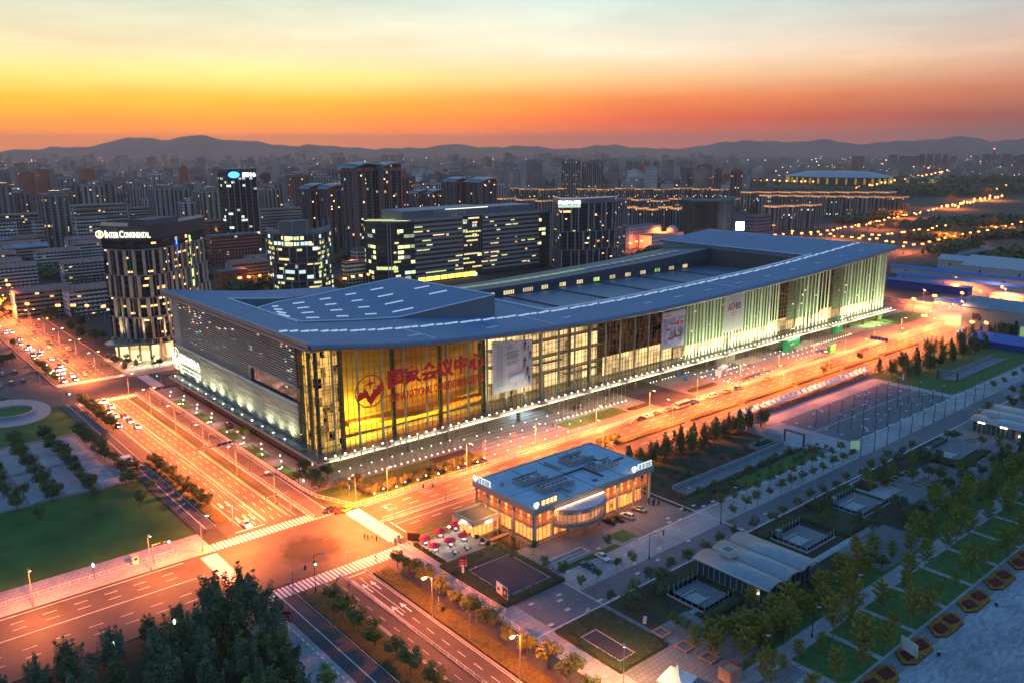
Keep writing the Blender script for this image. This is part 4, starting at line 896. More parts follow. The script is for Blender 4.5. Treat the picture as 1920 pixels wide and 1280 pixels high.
for x, y in ((560, 215), (585, 250), (600, 300), (630, 215), (700, 205), (660, 260), (610, 350)): put_lamp(lampA, x, y, .6, 'twin-armed orange lamp at the wide junction past the far end of the hall', 'orange lamps at the far junction', PW*1.6)
cool = lamp_proto('plaza_lamp', 7.2, 1.1, False, mat('unlit_lens', (.7, .72, .75), .3), dsteel, (.8, .3, .12))
gp = 'slim angled lamps along the promenade'
for i, (px, py) in enumerate(((1217, 1047), (1283, 957), (1351, 981), (1427, 1250), (1522, 1194), (1600, 1130), (1773, 1008))):
    p = G(px, py); put_lamp(cool, p.x, p.y, -.7, ('dark slim lamp beside the lone walker on the plaza', 'dark slim lamp near the parked cars past the building', 'dark slim lamp on the white line before the pavilion', 'angled lamp nearest the orange cube kiosk', 'angled lamp among bare ginkgos below the pavilion', 'angled lamp by the promenade past the pavilion', 'angled lamp high on the promenade lawn')[i], gp, 0, cat='lamp post')
p = G(592, 1108); put_lamp(lamp_proto('plaza_lamp', 10, 2.2, False, MATS['unlit_lens'], dsteel, (.7, .3, .15)), p.x, p.y, -.7, 'tall unlit grey lamp arching over the near crosswalk', None, 0, cat='lamp post')
p = Vector((114.6, 100.4, 0)); put_lamp(lamp_proto('street_lamp', 10.5, .8, False, g_warm, mat('warm_lit_post', (.6, .5, .36))), p.x, p.y, .8, 'glowing cream post lamp at the bottom edge beside the fence', None, 16000, 1, 1, 10.6, (1, .42, .14))

# ------------------------------------------------------------------ fences, gantries, signals
def fence(name, label, pts, h=1.1, m=wpaint, step=2.6, infill=.32, z=0, group=None, glow_m=None):
    r = thing(name, label, 'fence', (pts[0][0], pts[0][1], z), 0, group); o0 = Vector((pts[0][0], pts[0][1], 0)); bal = MB(); k = 0
    for p, q_ in zip(pts, pts[1:]):
        p, q_ = Vector((p[0], p[1], 0))-o0, Vector((q_[0], q_[1], 0))-o0; d = q_-p; Ln = d.length; a = math.atan2(d.y, d.x)
        for zz in (h-.06, .18): piece('rail', m, r, (p+q_)/2+Vector((0, 0, zz)), (Ln, .07, .07), a)
        n = max(1, int(Ln/step))
        for i in range(n+1):
            if k < 290: piece('post', m, r, p+d*(i/n)+Vector((0, 0, h/2)), (.12, .12, h+.1), a); k += 1
        nb = int(Ln/infill)
        for i in range(nb): c = p+d*((i+.5)/nb); bal.tube((c.x, c.y, .15), (c.x, c.y, h-.05), .022, n=3, cap=False)
    o = bal.obj('baluster', m, r); o['kind'] = 'stuff'; return r
fence('road_fence', 'white railing between forecourt pavement and slip road, turning the corner', [(113.6, 395), (113.2, 240), (113.9, 232), (119.5, 217.9), (310, 217.6)], 1.3)
fence('road_fence', 'white railing continuing up the cross road past the kerbside cars', [(314, 217.6), (540, 217.6)], 1.3)
fence('road_fence', 'low pale divider between the avenue and its slip road', [(105.4, 385), (105.4, 221)], .9, step=3)
fence('road_fence', 'white centre railing of the avenue ending at the near crosswalk', [(93.6, 384), (93.6, 226)], 1.1, step=3)
fence('road_fence', 'white centre railing of the near road running to the bottom edge', [(95.0, 180.5), (95.2, 70)], 1.1, step=3)
fence('road_fence', 'white railing between restaurant corner plaza and cycle path', [(115.2, 186), (116.3, 140), (113.6, 139), (113.9, 137.4), (112.0, 70)], 1.25)
fence('road_fence', 'low white barrier beside the restaurant on the cross road', [(117, 202.4), (155, 202.4)], .8, step=3.2)
fence('road_fence', 'centre railing of the avenue beyond the hotel crossing', [(95, 436), (95, 700)], 1.0, step=5, infill=.8)
fence('road_fence', 'low fence line along the pavement beside the wide lawn', [(66, 224), (-40, 222)], 1.0, step=2.4, infill=2.4)
def gantry(x0, x1, y, h, label, col, signs, axis='x'):
    r = thing('sign_gantry', label, 'gantry', (x0, y, 0)); d = x1-x0
    piece('pole', steel, r, (0, 0, h/2), (.45, .45, h)); piece('pole', steel, r, (d, 0, h/2), (.45, .45, h)); piece('beam', mat('lit_cream_beam', (.6, .5, .34), .6), r, (d/2, 0, h+.2), (abs(d)+.4, .5, .7))
    for i, (t, w, hh) in enumerate(signs): piece('sign_panel', col, r, (d*t, -.35, h+.3), (w, .08, hh))
    return r
r = gantry(94.5, 108.3, 283, 6.4, 'cream road gantry with small blue direction panels over the avenue', mat('blue_sign', (.02, .05, .35), .5), ((.62, 2.2, .8), (.78, 2.2, .9), (.92, 2.0, .8)))
b = MB()
for x in (9, 11.2, 12.8): arrow_pts = [(-.1, -.3), (.1, -.3), (.1, .05), (.28, .05), (0, .35), (-.28, .05), (-.1, .05)]; shape(b, (x, -.42, 6.7), (1, 0, 0), (0, 0, 1), arrow_pts, .03)
b.obj('arrow', wpaint, r)
r = thing('sign_gantry', 'blue direction gantry over the lit road beyond the trees', 'gantry', (438, 203.4, 0)); piece('pole', steel, r, (0, 0, 3), (.4, .4, 6)); piece('beam', steel, r, (0, 5, 6.2), (.3, 10, .3))
for i in range(5): piece('sign_panel', mat('blue_sign', (0, 0, 0)), r, (-.3, .8+i*2.0, 6.8), (.1, 1.8, 1.9))
for (px, py, lb) in ((905, 862, 'trussed orange-lit steel sign mast on the forecourt beside the fence'),):
    p = Vector((176, 224, 0)); r = thing('truss_mast', lb, 'mast', p)
    b = MB()
    for sx in (0, .9): b.tube((sx, 0, 0), (sx, 0, 8), .09, n=4)
    for i in range(8): b.tube((0, 0, i), (.9, 0, i+1), .05, n=3)
    b.obj('post', mat('lit_truss', (.6, .4, .2), .6), r); b = MB()
    for zz in (7.2, 8.2): b.tube((.9, 0, zz), (14, -2, zz-1.0), .08, n=4)
    for i in range(12): t = i/12; b.tube((.9+13.1*t, -2*t, 7.2-t), (.9+13.1*(t+.08), -2*(t+.08), 8.2-t), .05, n=3)
    b.obj('arm', MATS['lit_truss'], r)
def signal(x, y, rz, label, arm=6.0, colr=(.1, .9, .5), h=6.2):
    r = thing('traffic_light', label, 'traffic light', (x, y, 0), rz); b = MB(); b.tube((0, 0, 0), (0, 0, h+.3), .13, .1, 6); b.obj('pole', steel, r); MB().tube((0, 0, h), (arm, 0, h), .1, .07, 5).obj('arm', mat('signal_arm', (.45, .4, .3), .5), r)
    for k in (arm*.55, arm*.98): h_ = piece('signal_head', dsteel, r, (k, -.1, h), (.42, .3, 1.2)); 
    piece('signal_light', glow('signal_green', (.05, 1, .55), 26) if colr[1] > .5 else glow('signal_red', (1, .05, .03), 20), r, (arm*.98, -.3, h-.25), (.4, .12, .4))
    return r
signal(143.0, 201.5, 2.6, 'yellow-lit signal arm over the cross road beside the restaurant', 7); signal(103.5, 228.8, math.pi, 'signal arm hanging over the avenue before the near crosswalk', 8); signal(81, 181.0, .15, 'dark signal arm over the near crosswalk of the lower road', 7)
signal(75.8, 390, 0, 'green signal at the far crosswalk, road side of the round garden', 3); signal(108, 434, math.pi, 'signal arm with green lights at the hotel crossing', 8); signal(76, 434, 0, 'green signal at the car park side of the hotel crossing', 5); signal(118, 392, 2, 'green signal on a short arm before the hotel forecourt', 3)
p = G(327, 1052); r = signal(p.x-5, 219.4, .0, 'signal mast standing on the pavement beside the lawn', 4.4)
# small pole signs
def board(name, label, cat, p, rz, w, h, zc, m, post=.12, two=False, mats2=None):
    r = thing(name, label, cat, p, rz)
    for s in ((-1, 1) if two else (0,)): piece('post', steel, r, (s*w*.42, 0, zc/2), (post, post, zc))
    piece('panel', m, r, (0, -.08, zc), (w, .14, h))
    if mats2:
        for (mm, c, d) in mats2: piece('mark', mm, r, c, d)
    return r
bls = mat('blue_sign', (0, 0, 0)); reds = mat('red_sign', (.38, .02, .03), .6)
for i, (px, py) in enumerate(((592, 928), (655, 930))): p = G(px, py); board('road_sign', ('blue square sign behind the corner railing, left one', 'blue square sign behind the corner railing, right one')[i], 'sign', p, .8, 1.5, 2.0, 3.2, bls, mats2=[(wpaint, (0, -.17, 3.2), (.4, .03, 1.2))])
for i, (px, py, lb) in enumerate(((872, 1078, 'red finger-post sign of stacked boards at the hedge corner by the restaurant'), (1419, 806, 'red stacked direction board on the pole plaza corner'), (1693, 712, 'red stacked direction board at the far corner of the pole plaza'), (540, 1185, 'red angular sign board beside the cycle path under the big trees'))):
    p = G(px, py) if i else Vector((119.3, 161.0, 0)); r = thing('direction_sign', lb, 'sign', p, -.75); piece('post', wpaint, r, (0, 0, 1.6), (.6, .5, 3.4))
    for k in range(4): piece('board', reds, r, (.15*(k % 2), -.05, 3.1+k*.72), (2.5-.2*k, .3, .62))
    for k in range(3): piece('mark', wpaint, r, (-.3, -.23, 3.1+k*.72), (1.0, .05, .16)); piece('mark', wpaint, r, (.85, -.23, 3.1+k*.72), (.28, .05, .28))
p = Vector((119.6, 145.2, 0)); r = board('display_board', 'two-panel display board, white and dark, at the hedge edge of the cycle path', 'board', p, 1.2-P2-1.3, 5.0, 3.0, 2.6, wpaint, .2, True, [(mat('dark_poster', (.05, .02, .08)), (1.4, -.2, 2.6), (2.0, .05, 2.7)), (bls, (-1.4, -.2, 2.4), (.9, .05, .8)), (yellowp, (1.4, -.24, 2.6), (.9, .04, .9))])
p = Vector((119.6, 184.5, 0)); board('display_board', 'dark brown billboard on a white plinth beside the red parasols', 'board', p, -.9, 3.6, 2.4, 2.2, mat('brown_board', (.05, .025, .02)), .2, True)
p = Vector((137.0, 188.0, 0)); board('display_board', 'pale grey hoarding panel by the road before the restaurant', 'board', p, .2, 3.4, 2.6, 1.8, mat('pale_hoarding', (.5, .42, .34)), .2, True)
p = G(1602, 845); board('display_board', 'lit poster panel standing in shrubs beside the pole plaza', 'board', p, -.8, 3.2, 3.4, 2.4, mat('green_poster', (.2, .4, .25), e=(.5, .9, .6), es=.12), .2, True)
for i, (px, py) in enumerate(((823, 1150), (652, 1060))):
    p = G(px, py); r = thing('road_sign', ('striped direction sign in the tree strip of the near road', 'small route sign at the corner of the tree strip')[i], 'sign', p, 1.0); piece('post', steel, r, (0, 0, 1.8), (.14, .14, 3.6))
    for k in range(4): piece('panel', wpaint if k % 2 else mat('violet_blue_sign', (.08, .07, .3)), r, (0, 0, 2.6+k*.45), (1.5-.4*i, .1, .42))
# white pennant banners on the lamp standards
for i, (px, py, s) in enumerate(((881, 1200, 'down the near tree strip'), (437, 985, 'at the stop line of the avenue'))):
    p = G(px, py); r = thing('pennant_banner', 'white pennant banner on a pole %s' % s, 'banner', p, .9); piece('pole', steel, r, (0, 0, 3.2), (.1, .1, 6.4)); b = MB(); shape(b, (0, 0, 0), (1, 0, 0), (0, 0, 1), [(0, 6.2), (1.3, 6.2), (.25, 1.8), (0, 1.8)], .05); b.obj('pennant', mat('white_cloth', (.7, .69, .68), .8), r)
for i in range(7):
    y = 262+i*18; r = thing('pennant_banner', 'white pennant hanging on the slip-road divider of the avenue', 'banner', (104.6, y, 0), .9, 'white pennants along the slip road'); piece('pole', steel, r, (0, 0, 3), (.1, .1, 6)); b = MB(); shape(b, (0, 0, 0), (1, 0, 0), (0, 0, 1), [(0, 5.8), (1.5, 5.8), (.3, 1.6), (0, 1.6)], .05); b.obj('pennant', mat('white_cloth', (0, 0, 0)), r)

# ------------------------------------------------------------------ people (tiny at this distance, still whole figures)
def person_mesh(seed, top_c, leg_c):
    b = MB(); st = .16 if seed % 2 else .05
    b.m = 1
    for s in (-1, 1): b.tube((s*st, s*.09, .05), (0, s*.09, .82), .07, .10, 6); b.cbox((s*st+.05, s*.09, .04), (.26, .1, .09))
    b.m = 0; b.tube((0, 0, .80), (0, 0, 1.15), .155, .17, 8); b.tube((0, 0, 1.15), (0, 0, 1.42), .17, .20, 8); b.tube((0, 0, 1.42), (0, 0, 1.48), .19, .08, 8)
    for s in (-1, 1): b.tube((0, s*.20, 1.40), (-s*st*.6, s*.26, 1.10), .055, .045, 5); b.tube((-s*st*.6, s*.26, 1.10), (-s*st*.9+.08, s*.25, .84), .045, .035, 5)
    b.m = 2; b.tube((0, 0, 1.46), (0, 0, 1.54), .055, n=6); b.ball((0.01, 0, 1.63), .105, 8, 6, 1.18); b.cbox((.11, 0, 1.62), (.04, .03, .04))
    for s in (-1, 1): b.ball((-s*st*.9+.1, s*.25, .8), .045, 5, 4)
    b.m = 3; b.ball((-.02, 0, 1.67), .112, 8, 5, 1.05)
    return b.mesh('person', [top_c, leg_c, mat('skin', (.42, .25, .17)), mat('black_hair', (.015, .012, .01))], True)
pm = [person_mesh(0, mat('dark_coat', (.03, .03, .035)), mat('dark_trousers', (.02, .02, .025))), person_mesh(1, mat('white_shirt', (.5, .5, .48)), MATS['dark_trousers']), person_mesh(3, mat('red_shirt', (.35, .04, .03)), mat('blue_jeans', (.05, .07, .13))), person_mesh(2, mat('green_shirt', (.06, .3, .1)), MATS['dark_trousers'])]
def person(px, py, k, label, rz=0.5, at=None, sc=1.0):
    p = at or G(px, py); o = link('person', pm[k], None, (p[0], p[1], .06), rz, (sc, sc, sc)); return tag(o, label, 'person')
person(1244, 1003, 0, 'person in dark clothes walking alone across the dark plaza'); person(1168, 905, 0, 'person in dark clothes near the far glowing facade')
for i, (px, py) in enumerate(((684, 1010), (690, 1012), (697, 1008), (706, 1014))): person(px, py, (0, 0, 3, 0)[i], ('person in dark clothes stepping off the kerb, first of four at the crosswalk', 'person in dark clothes just behind the first at the crosswalk', 'person in green top waiting at the crosswalk corner', 'person in dark clothes hindmost at the crosswalk corner')[i])
for i, (px, py) in enumerate(((705, 1050), (733, 1045), (1192, 790), (1180, 797), (1037, 800), (1045, 802), (1022, 775), (1297, 728), (1458, 690), (1470, 686), (1450, 693), (1524, 1130), (385, 1000), (655, 1100), (1052, 1090), (892, 1070), (1365, 1255), (1480, 672), (1380, 760))):
    person(px, py, (i*7) % 4, '%s person %s' % (('dark-clad', 'white-shirted', 'red-shirted', 'green-topped')[(i*7) % 4], ('on the corner island beside the railing', 'on the pavement by the utility boxes', 'standing at the fence gap by the kerbside cars', 'walking on the kerb past the parked saloons', 'on the forecourt beside the first flagpoles', 'on the forecourt beside a companion', 'before the red arch', 'crossing the lit forecourt by the blue cubes', 'leaning at the low rail by the flag mast, middle', 'at the low rail, farther one', 'at the low rail, nearer one', 'by the pavilion corner under trees', 'at the lawn corner of the crossing', 'on the near crosswalk', 'at the corner of the dark square hedge', 'on the pavement beside the restaurant pond', 'beside the cube kiosk', 'on the far forecourt by the green hoarding', 'beside the tent row')[i]), i*.9)
# ------------------------------------------------------------------ banners on the long facade
def hang(x0, x1, z0, z1, label, m, y=245.0):
    r = thing('facade_banner', label, 'banner', ((x0+x1)/2, y, z0)); w = x1-x0; b = MB(); n = 10
    for i in range(n+1):
        x = -w/2+w*i/n; d = .22*math.sin(i*1.9); zz = (z1(x0+w*i/n) if callable(z1) else z1)-z0; b.v += [(x, d*.4, 0), (x, d, zz), (x, d*.4+.06, 0), (x, d+.06, zz)]
    for i in range(n): a = i*4; b.f += [(a, a+4, a+5, a+1), (a+2, a+3, a+7, a+6), (a, a+2, a+6, a+4), (a+1, a+5, a+7, a+3)]
    b.mi = [0]*len(b.f); b.obj('cloth', m, r); return r, w
def flat(r, name, m, pts, y=-.35): b = MB(); shape(b, (0, y, 0), (1, 0, 0), (0, 0, 1), pts, .05); return b.obj(name, m, r)
blk = mat('black_print', (.03, .025, .03)); bc = mat('banner_cloth', (.62, .62, .56), .9, noise=(.5, .06)); rdp = mat('red_print', (.55, .04, .04)); grp = mat('grey_print', (.2, .2, .2))
r, w = hang(197.6, 218.4, 14.8, lambda x: 36.2-.11*(x-197.6), 'tall pale banner with ink figures and columns of small writing, nearest of the facade banners', bc)
bb = MB()
for cx in (-7.9, -6.9, -6.2, -5.6, -4.6):
    for k in range(16 if cx != -4.6 else 9):
        z = 18.5-k*(1.05 if cx != -4.6 else 1.9); bb.m = 0; shape(bb, (cx, -.34, z), (1, 0, 0), (0, 0, 1), [(0, 0), (.28, 0), (.28, .5), (0, .5)], .03)
for k in range(6): shape(bb, (-3.4, -.34, 15.6-k*.85-(k > 3)*.5), (1, 0, 0), (0, 0, 1), [(0, 0), (6.6-(k % 2), 0), (6.6-(k % 2), .3), (0, .3)], .03)
bb.obj('printed_text', grp, r)
for i in range(5): b = MB(); ring(b, (-3+i*.62, -.34, 18.2-(i % 2)*.5), (1, 0, 0), (0, 0, 1), .42, .5, .03, 14); b.obj('printed_ring', grp, r)
for (dx, dz, k) in ((6.3, 17.4, 1.0), (8.0, 16.4, .55), (9.0, 13.2, .9), (6.2, 10.6, 1.2), (7.7, 6.6, 1.25), (8.6, 3.2, .8)):
    flat(r, 'ink_figure', mat('ink_print', (.09, .07, .07)), [(dx+k*a, dz+k*c) for a, c in ((-.2, 1.7), (.2, 1.8), (.3, 1.2), (.9, .3), (.8, .2), (.35, .6), (.25, -.2), (.4, -2.2), (.2, -2.2), (0, -.6), (-.8, -2.4), (-1, -2.3), (-.3, -.2), (-.35, .5), (-.9, 0), (-.8, .3))])
flat(r, 'white_panel', mat('white_panel_print', (.8, .82, .84)), [(-1.6, 3.2), (6, 3.9), (6, 6.3), (-1.6, 5.6)]); flat(r, 'red_dot', rdp, [(1.1, 1.9), (1.9, 2.0), (1.9, 2.6), (1.1, 2.5)])
r, w = hang(299.3, 316.0, 16.2, lambda x: 33.7+.02*(x-299), 'blue and white banner showing a jumping skier, middle of the facade banners', mat('sky_print', (.22, .33, .55), .9, noise=(.22, .5, (.68, .66, .72))))
flat(r, 'white_strip', bc, [(-8.3, 14.6), (8.3, 14.6), (8.3, 17.2), (-8.3, 17.0)]); strokes_b = MB(); strokes(strokes_b, (-7.4, -.42, 15.2), (1, 0, 0), 4, 1.2, .9, 2); strokes_b.obj('lettering', rdp, r)
o = text_mesh('lettering', '6', 3, rdp, r, (2.2, -.36, 10.4), (1, 0, 0), (0, 0, 1), .05, 1.6, 2.6, .03); b = MB(); strokes(b, (-2.6, -.4, 11.2), (1, 0, 0), 4, 1.15, .6, 4); strokes(b, (4.2, -.4, 11.2), (1, 0, 0), 3, 1.0, 1.0, 6); b.obj('lettering', rdp, r)
flat(r, 'skier_print', mat('ink_print', (0, 0, 0)), [(-4, 5), (-1, 5.2), (1, 6.0), (.4, 8.6), (.7, 8.7), (1.6, 6.4), (3.5, 5.2), (6, 7.2), (6.6, 6.6), (5, 4.6), (3.2, 4.6), (.5, 4.8), (-2, 3.8), (-4.2, 4.2)]); flat(r, 'goggle_print', MATS['ink_print'], [(-6, 9), (-4.6, 9.6), (-3.4, 9.2), (-2.6, 10.2), (-3.2, 8.6), (-5, 8.7)])
r, w = hang(347.4, 363.6, 17.0, lambda x: 35.4+.03*(x-347), 'plain white banner lettered A380 with a heart for the three, farthest of the facade banners', bc)
text_mesh('lettering', 'A', 3, blk, r, (-5.6, -.36, 11.0), (1, 0, 0), (0, 0, 1), .05, 2.6, 3.6, .01); text_mesh('lettering', '80', 3, blk, r, (.9, -.36, 11.1), (1, 0, 0), (0, 0, 1), .05, 4.6, 3.6, .01)
b = MB()
hp = [(math.sin(t)**3*1.6, (13*math.cos(t)-5*math.cos(2*t)-2*math.cos(3*t)-math.cos(4*t))/10) for t in (i*math.pi/12 for i in range(24))]
hp = [(-1.3-y*1.1, 12.9+x*1.1) for x, y in hp]
for (a, c), (d, e) in zip(hp, hp[1:]+hp[:1]): b.tube((a, -.4, c), (d, -.4, e), .2, n=4)
b.obj('heart_print', rdp, r)
for k, w_ in ((0, 5), (1, 4)): flat(r, 'printed_text', grp, [(-3, 9.6-k*1.2), (-3+w_, 9.6-k*1.2), (-3+w_, 9.9-k*1.2), (-3, 9.9-k*1.2)])
for x in (202, 208, 214, 303, 311, 351, 359): spot(None, (x, 242.2, 8.6), 1500, (1, .97, .82), R_(120), .9, .3, (0, .18, 1))  # unseen uplights added to brighten the banners
# red arch and blue screen at the main door
r = thing('red_arch', 'red inflatable arch with a lit doorway behind, under the ledge', 'arch', (232, 254, 0)); rm = mat('red_arch_cloth', (.5, .02, .03), .6, e=(.6, .02, .02), es=.15)
piece('post', rm, r, (-5, 0, 2.4), (1.4, 1.4, 4.8)); piece('post', rm, r, (5, 0, 2.4), (1.4, 1.4, 4.8)); piece('beam', rm, r, (0, 0, 5.1), (11.4, 1.4, 1.4)); piece('banner_strip', mat('white_cloth', (.6, .6, .6)), r, (0, -.75, 5.1), (9, .06, .5))
r = thing('light_curtain', 'cool blue-white glowing curtain wall beside the red arch', 'screen', (219, 257, 0)); 
for i in range(12): piece('glowing_strip', glow('cool_screen', (.6, .85, 1), 3.2) if i % 3 else glow('cool_screen_dim', (.3, .65, 1), 1.4), r, (-5+i*.9, 0, 3.2), (.6, .2, 6.2))
area(Vector((219, 254, 5.5)), (0, -1, -.7), 10, 2, 900, (.6, .85, 1))
# flagpoles with white flags and lamps at their feet
g_f = 'flagpoles in rows on the forecourt'
fr = link('flagpole', None); b = MB(); b.tube((0, 0, 0), (0, 0, 10.5), .09, .05, 5); b.obj('pole', mat('pale_pole', (.5, .47, .36), .4, .3), fr)
b = MB(); b.add([(0, 0, 10.2), (.8, .25, 9.9), (.75, -.1, 8.2), (.5, .2, 6.6), (.05, 0, 6.9), (.35, .12, 8.5)], [(0, 5, 1), (5, 2, 1), (0, 4, 5), (5, 4, 3), (5, 3, 2)]); b.obj('flag', mat('white_cloth', (0, 0, 0)), fr); piece('foot_lamp', g_warm, fr, (.3, -.3, .35), (.24, .24, .3))
n_f = 0
def flag(x, y, lb, lit=True):
    global n_f
    if n_f == 0: fr.location = (x, y, 0); tag(fr, lb, 'flagpole', g_f); fr.rotation_euler = (0, 0, .3)
    else: copy_tree(fr, (x, y, 0), rnd.uniform(.1, .9), lb, g_f)
    n_f += 1
for i in range(17): flag(226+i*2.5, 236.9, 'tall flagpole with white flag in the row right of the red arch')
for i in range(20): flag(126.5+i*2.6, 238.4-.02*i, 'tall flagpole with white flag in the row below the gold hall')
for i in range(16): flag(335+i*2.7, 238.6, 'bare-looking tall flagpole by the far forecourt')
for i in range(16): flag(420+i*2.7, 238, 'tall flagpole before the green hoardings')
for i in range(9): spot(None, (228+i*5, 236.0, 5), 420, (1, .85, .55), R_(150), .9, .3)
# ball lamps set in the paving
bl = MB(); bl.m = 0; bl.tube((0, 0, 0), (0, 0, .25), .14, n=6); bl.m = 1; bl.ball((0, 0, .5), .2, 8, 5); blm = bl.mesh('bollard_lamp', [steel, g_pathw])
def bollard(x, y, lb, gr): o = link('bollard_lamp', blm, None, (x, y, .03)); tag(o, lb, 'lamp', gr)
for j in range(4):
    for i in range(9): bollard(181+i*6.2+(j % 2)*1.0, 223.5+j*6.6, 'small glowing ball lamp on the striped forecourt before the arch', 'ball lamps on the striped forecourt')
for j in range(1):
    for i in range(12): bollard(130+i*4.3, 246-j*5.0, 'small glowing ball lamp in the strip below the gold hall', 'ball lamps below the gold hall')
for j in range(5):
    for i in range(8): bollard(324+i*4.8+(j % 2), 222+j*5.4, 'small glowing ball lamp on the second forecourt by the kiosk bus', 'ball lamps on the second forecourt')
for j in range(4):
    for i in range(7): bollard(386+i*4.6+(j % 2), 226+j*5.4, 'small glowing ball lamp on the third forecourt', 'ball lamps on the third forecourt')
for i in range(14): bollard(296+i*2.2, 248, 'ball lamp in the straight row at the foot of the lit wall', 'ball lamps along the lit wall')
for k in range(7): spot(None, (186+k*8, 232, 7), 700, (.85, .93, .85), R_(150), .9, 1)
for k in range(9): spot(None, (326+k*14, 236, 7), 900, (.95, .95, .75), R_(150), .9, 1)
for i in range(4): spot(None, (492+i*8, 244, 5.5), 2600, (.6, 1, .25), R_(160), .9, .5)
# forecourt furniture
for (px, py, lb) in ((1272, 705, 'blue cut-out character-free display stand on the forecourt, nearer the ledge'), (1286, 712, 'blue display stand on the forecourt, nearer the road')):
    p = G(px, py); r = thing('display_stand', lb.replace('cut-out character-free ', ''), 'display', p, .5); bm_ = mat('bright_blue_panel', (.02, .2, .55), .5); piece('panel', bm_, r, (0, 0, 1.9), (1.5, .5, 3.2)); piece('base', bm_, r, (.4, 0, .5), (2.6, 1.6, 1.0)); piece('panel', bm_, r, (.9, .1, 1.6), (.9, .5, 1.6))
p = G(1353, 700); r = thing('kiosk_trailer', 'long white exhibition trailer with blue stripe at the forecourt edge', 'trailer', p, .35); piece('body', wpaint, r, (0, 0, 1.7), (13, 3, 2.8)); piece('stripe', mat('bright_blue_panel', (0, 0, 0)), r, (-2, -1.53, 1.2), (8, .08, 1.0))
for i in range(4): piece('window', mat('blue_print', (.1, .3, .6)), r, (-4.5+i*2.4, -1.54, 2.4), (1.4, .1, .7))
gb = mat('green_hoarding', (.02, .30, .10), .5, e=(.02, .5, .15), es=.12)
for i, (px, py, w, h, lb) in enumerate(((1483, 655, 16, 6, 'green hoarding with white print under the ledge'), (1570, 625, 9, 9, 'tall green hoarding block at the far end under the ledge'), (1558, 660, 7, 4, 'low green box by the road fence'))):
    p = G(px, py); r = thing('hoarding', lb, 'hoarding', p, .1); piece('panel', gb, r, (0, 0, h/2), (w, 2, h)); piece('print', wpaint, r, (-1, -1.03, h*.55), (w*.3, .06, h*.18)); piece('frame', wpaint, r, (0, -.98, h), (w, .2, .25))
con = mat('lit_concrete', (.36, .35, .28), .8, noise=(.3, .2))
for i, (x, y, w, d, h, lb) in enumerate(((352, 249, 9, 6, 5.2, 'concrete drum stair block rising beside the trailer'), (404, 250, 11, 6, 5.2, 'concrete stair block with curved corner under the green hoarding'), (461, 250, 9, 6, 5.2, 'concrete stair block at the far green hoarding'))):
    r = thing('stair_block', lb, 'stair', (x, y, 0)); MB().prism(arc(0, 0, w/2, math.pi*.5, math.pi*1.5, 10, .7)+[(w*.9, -w*.35), (w*.9, w*.35)], 0, h).obj('wall', con, r); b = MB(); b.box((w*.2, -w*.35-8, .05), (w*.9+14, -w*.35-.2, 1.0)); b.obj('ramp_wall', con, r); MB().box((w*.9, -w*.35-5, .06), (w*.9+13, -w*.35-.4, .09)).obj('ramp_opening', mat('dark_void', (.02, .025, .03)), r)
b = MB()
for (px, py, L_) in ((1420, 705, 26), (1545, 672, 24), (1630, 655, 24)):
    p = G(px, py); r = thing('low_rail', ('dark low bench rail with people beside the trailer', 'dark low rail before the concrete stairs', 'dark low rail at the far forecourt')[[1420, 1545, 1630].index(px)], 'railing', p, .08)
    for k in range(2): piece('rail', dsteel, r, (-L_*.2*k, 1.6*k, .9), (L_, .25, .25)); 
    for k in range(6): piece('post', dsteel, r, (-L_/2+k*L_/5, 0, .45), (.2, .2, .9))
r = thing('glowing_garden_wall', 'long wall lit vivid green-yellow beyond the end of the hall', 'wall', (500, 258, 0), .03); piece('wall', mat('pale_wall', (.5, .5, .42)), r, (22, 2, 2.6), (50, .5, 5.2)); piece('coping', trim, r, (22, 2, 5.3), (50.4, .8, .2))
for k in range(4): spot(r, (4+k*12, -2.5, .6), 2300, (.62, 1, .15), R_(150), .9, .3, (0, .8, .6))
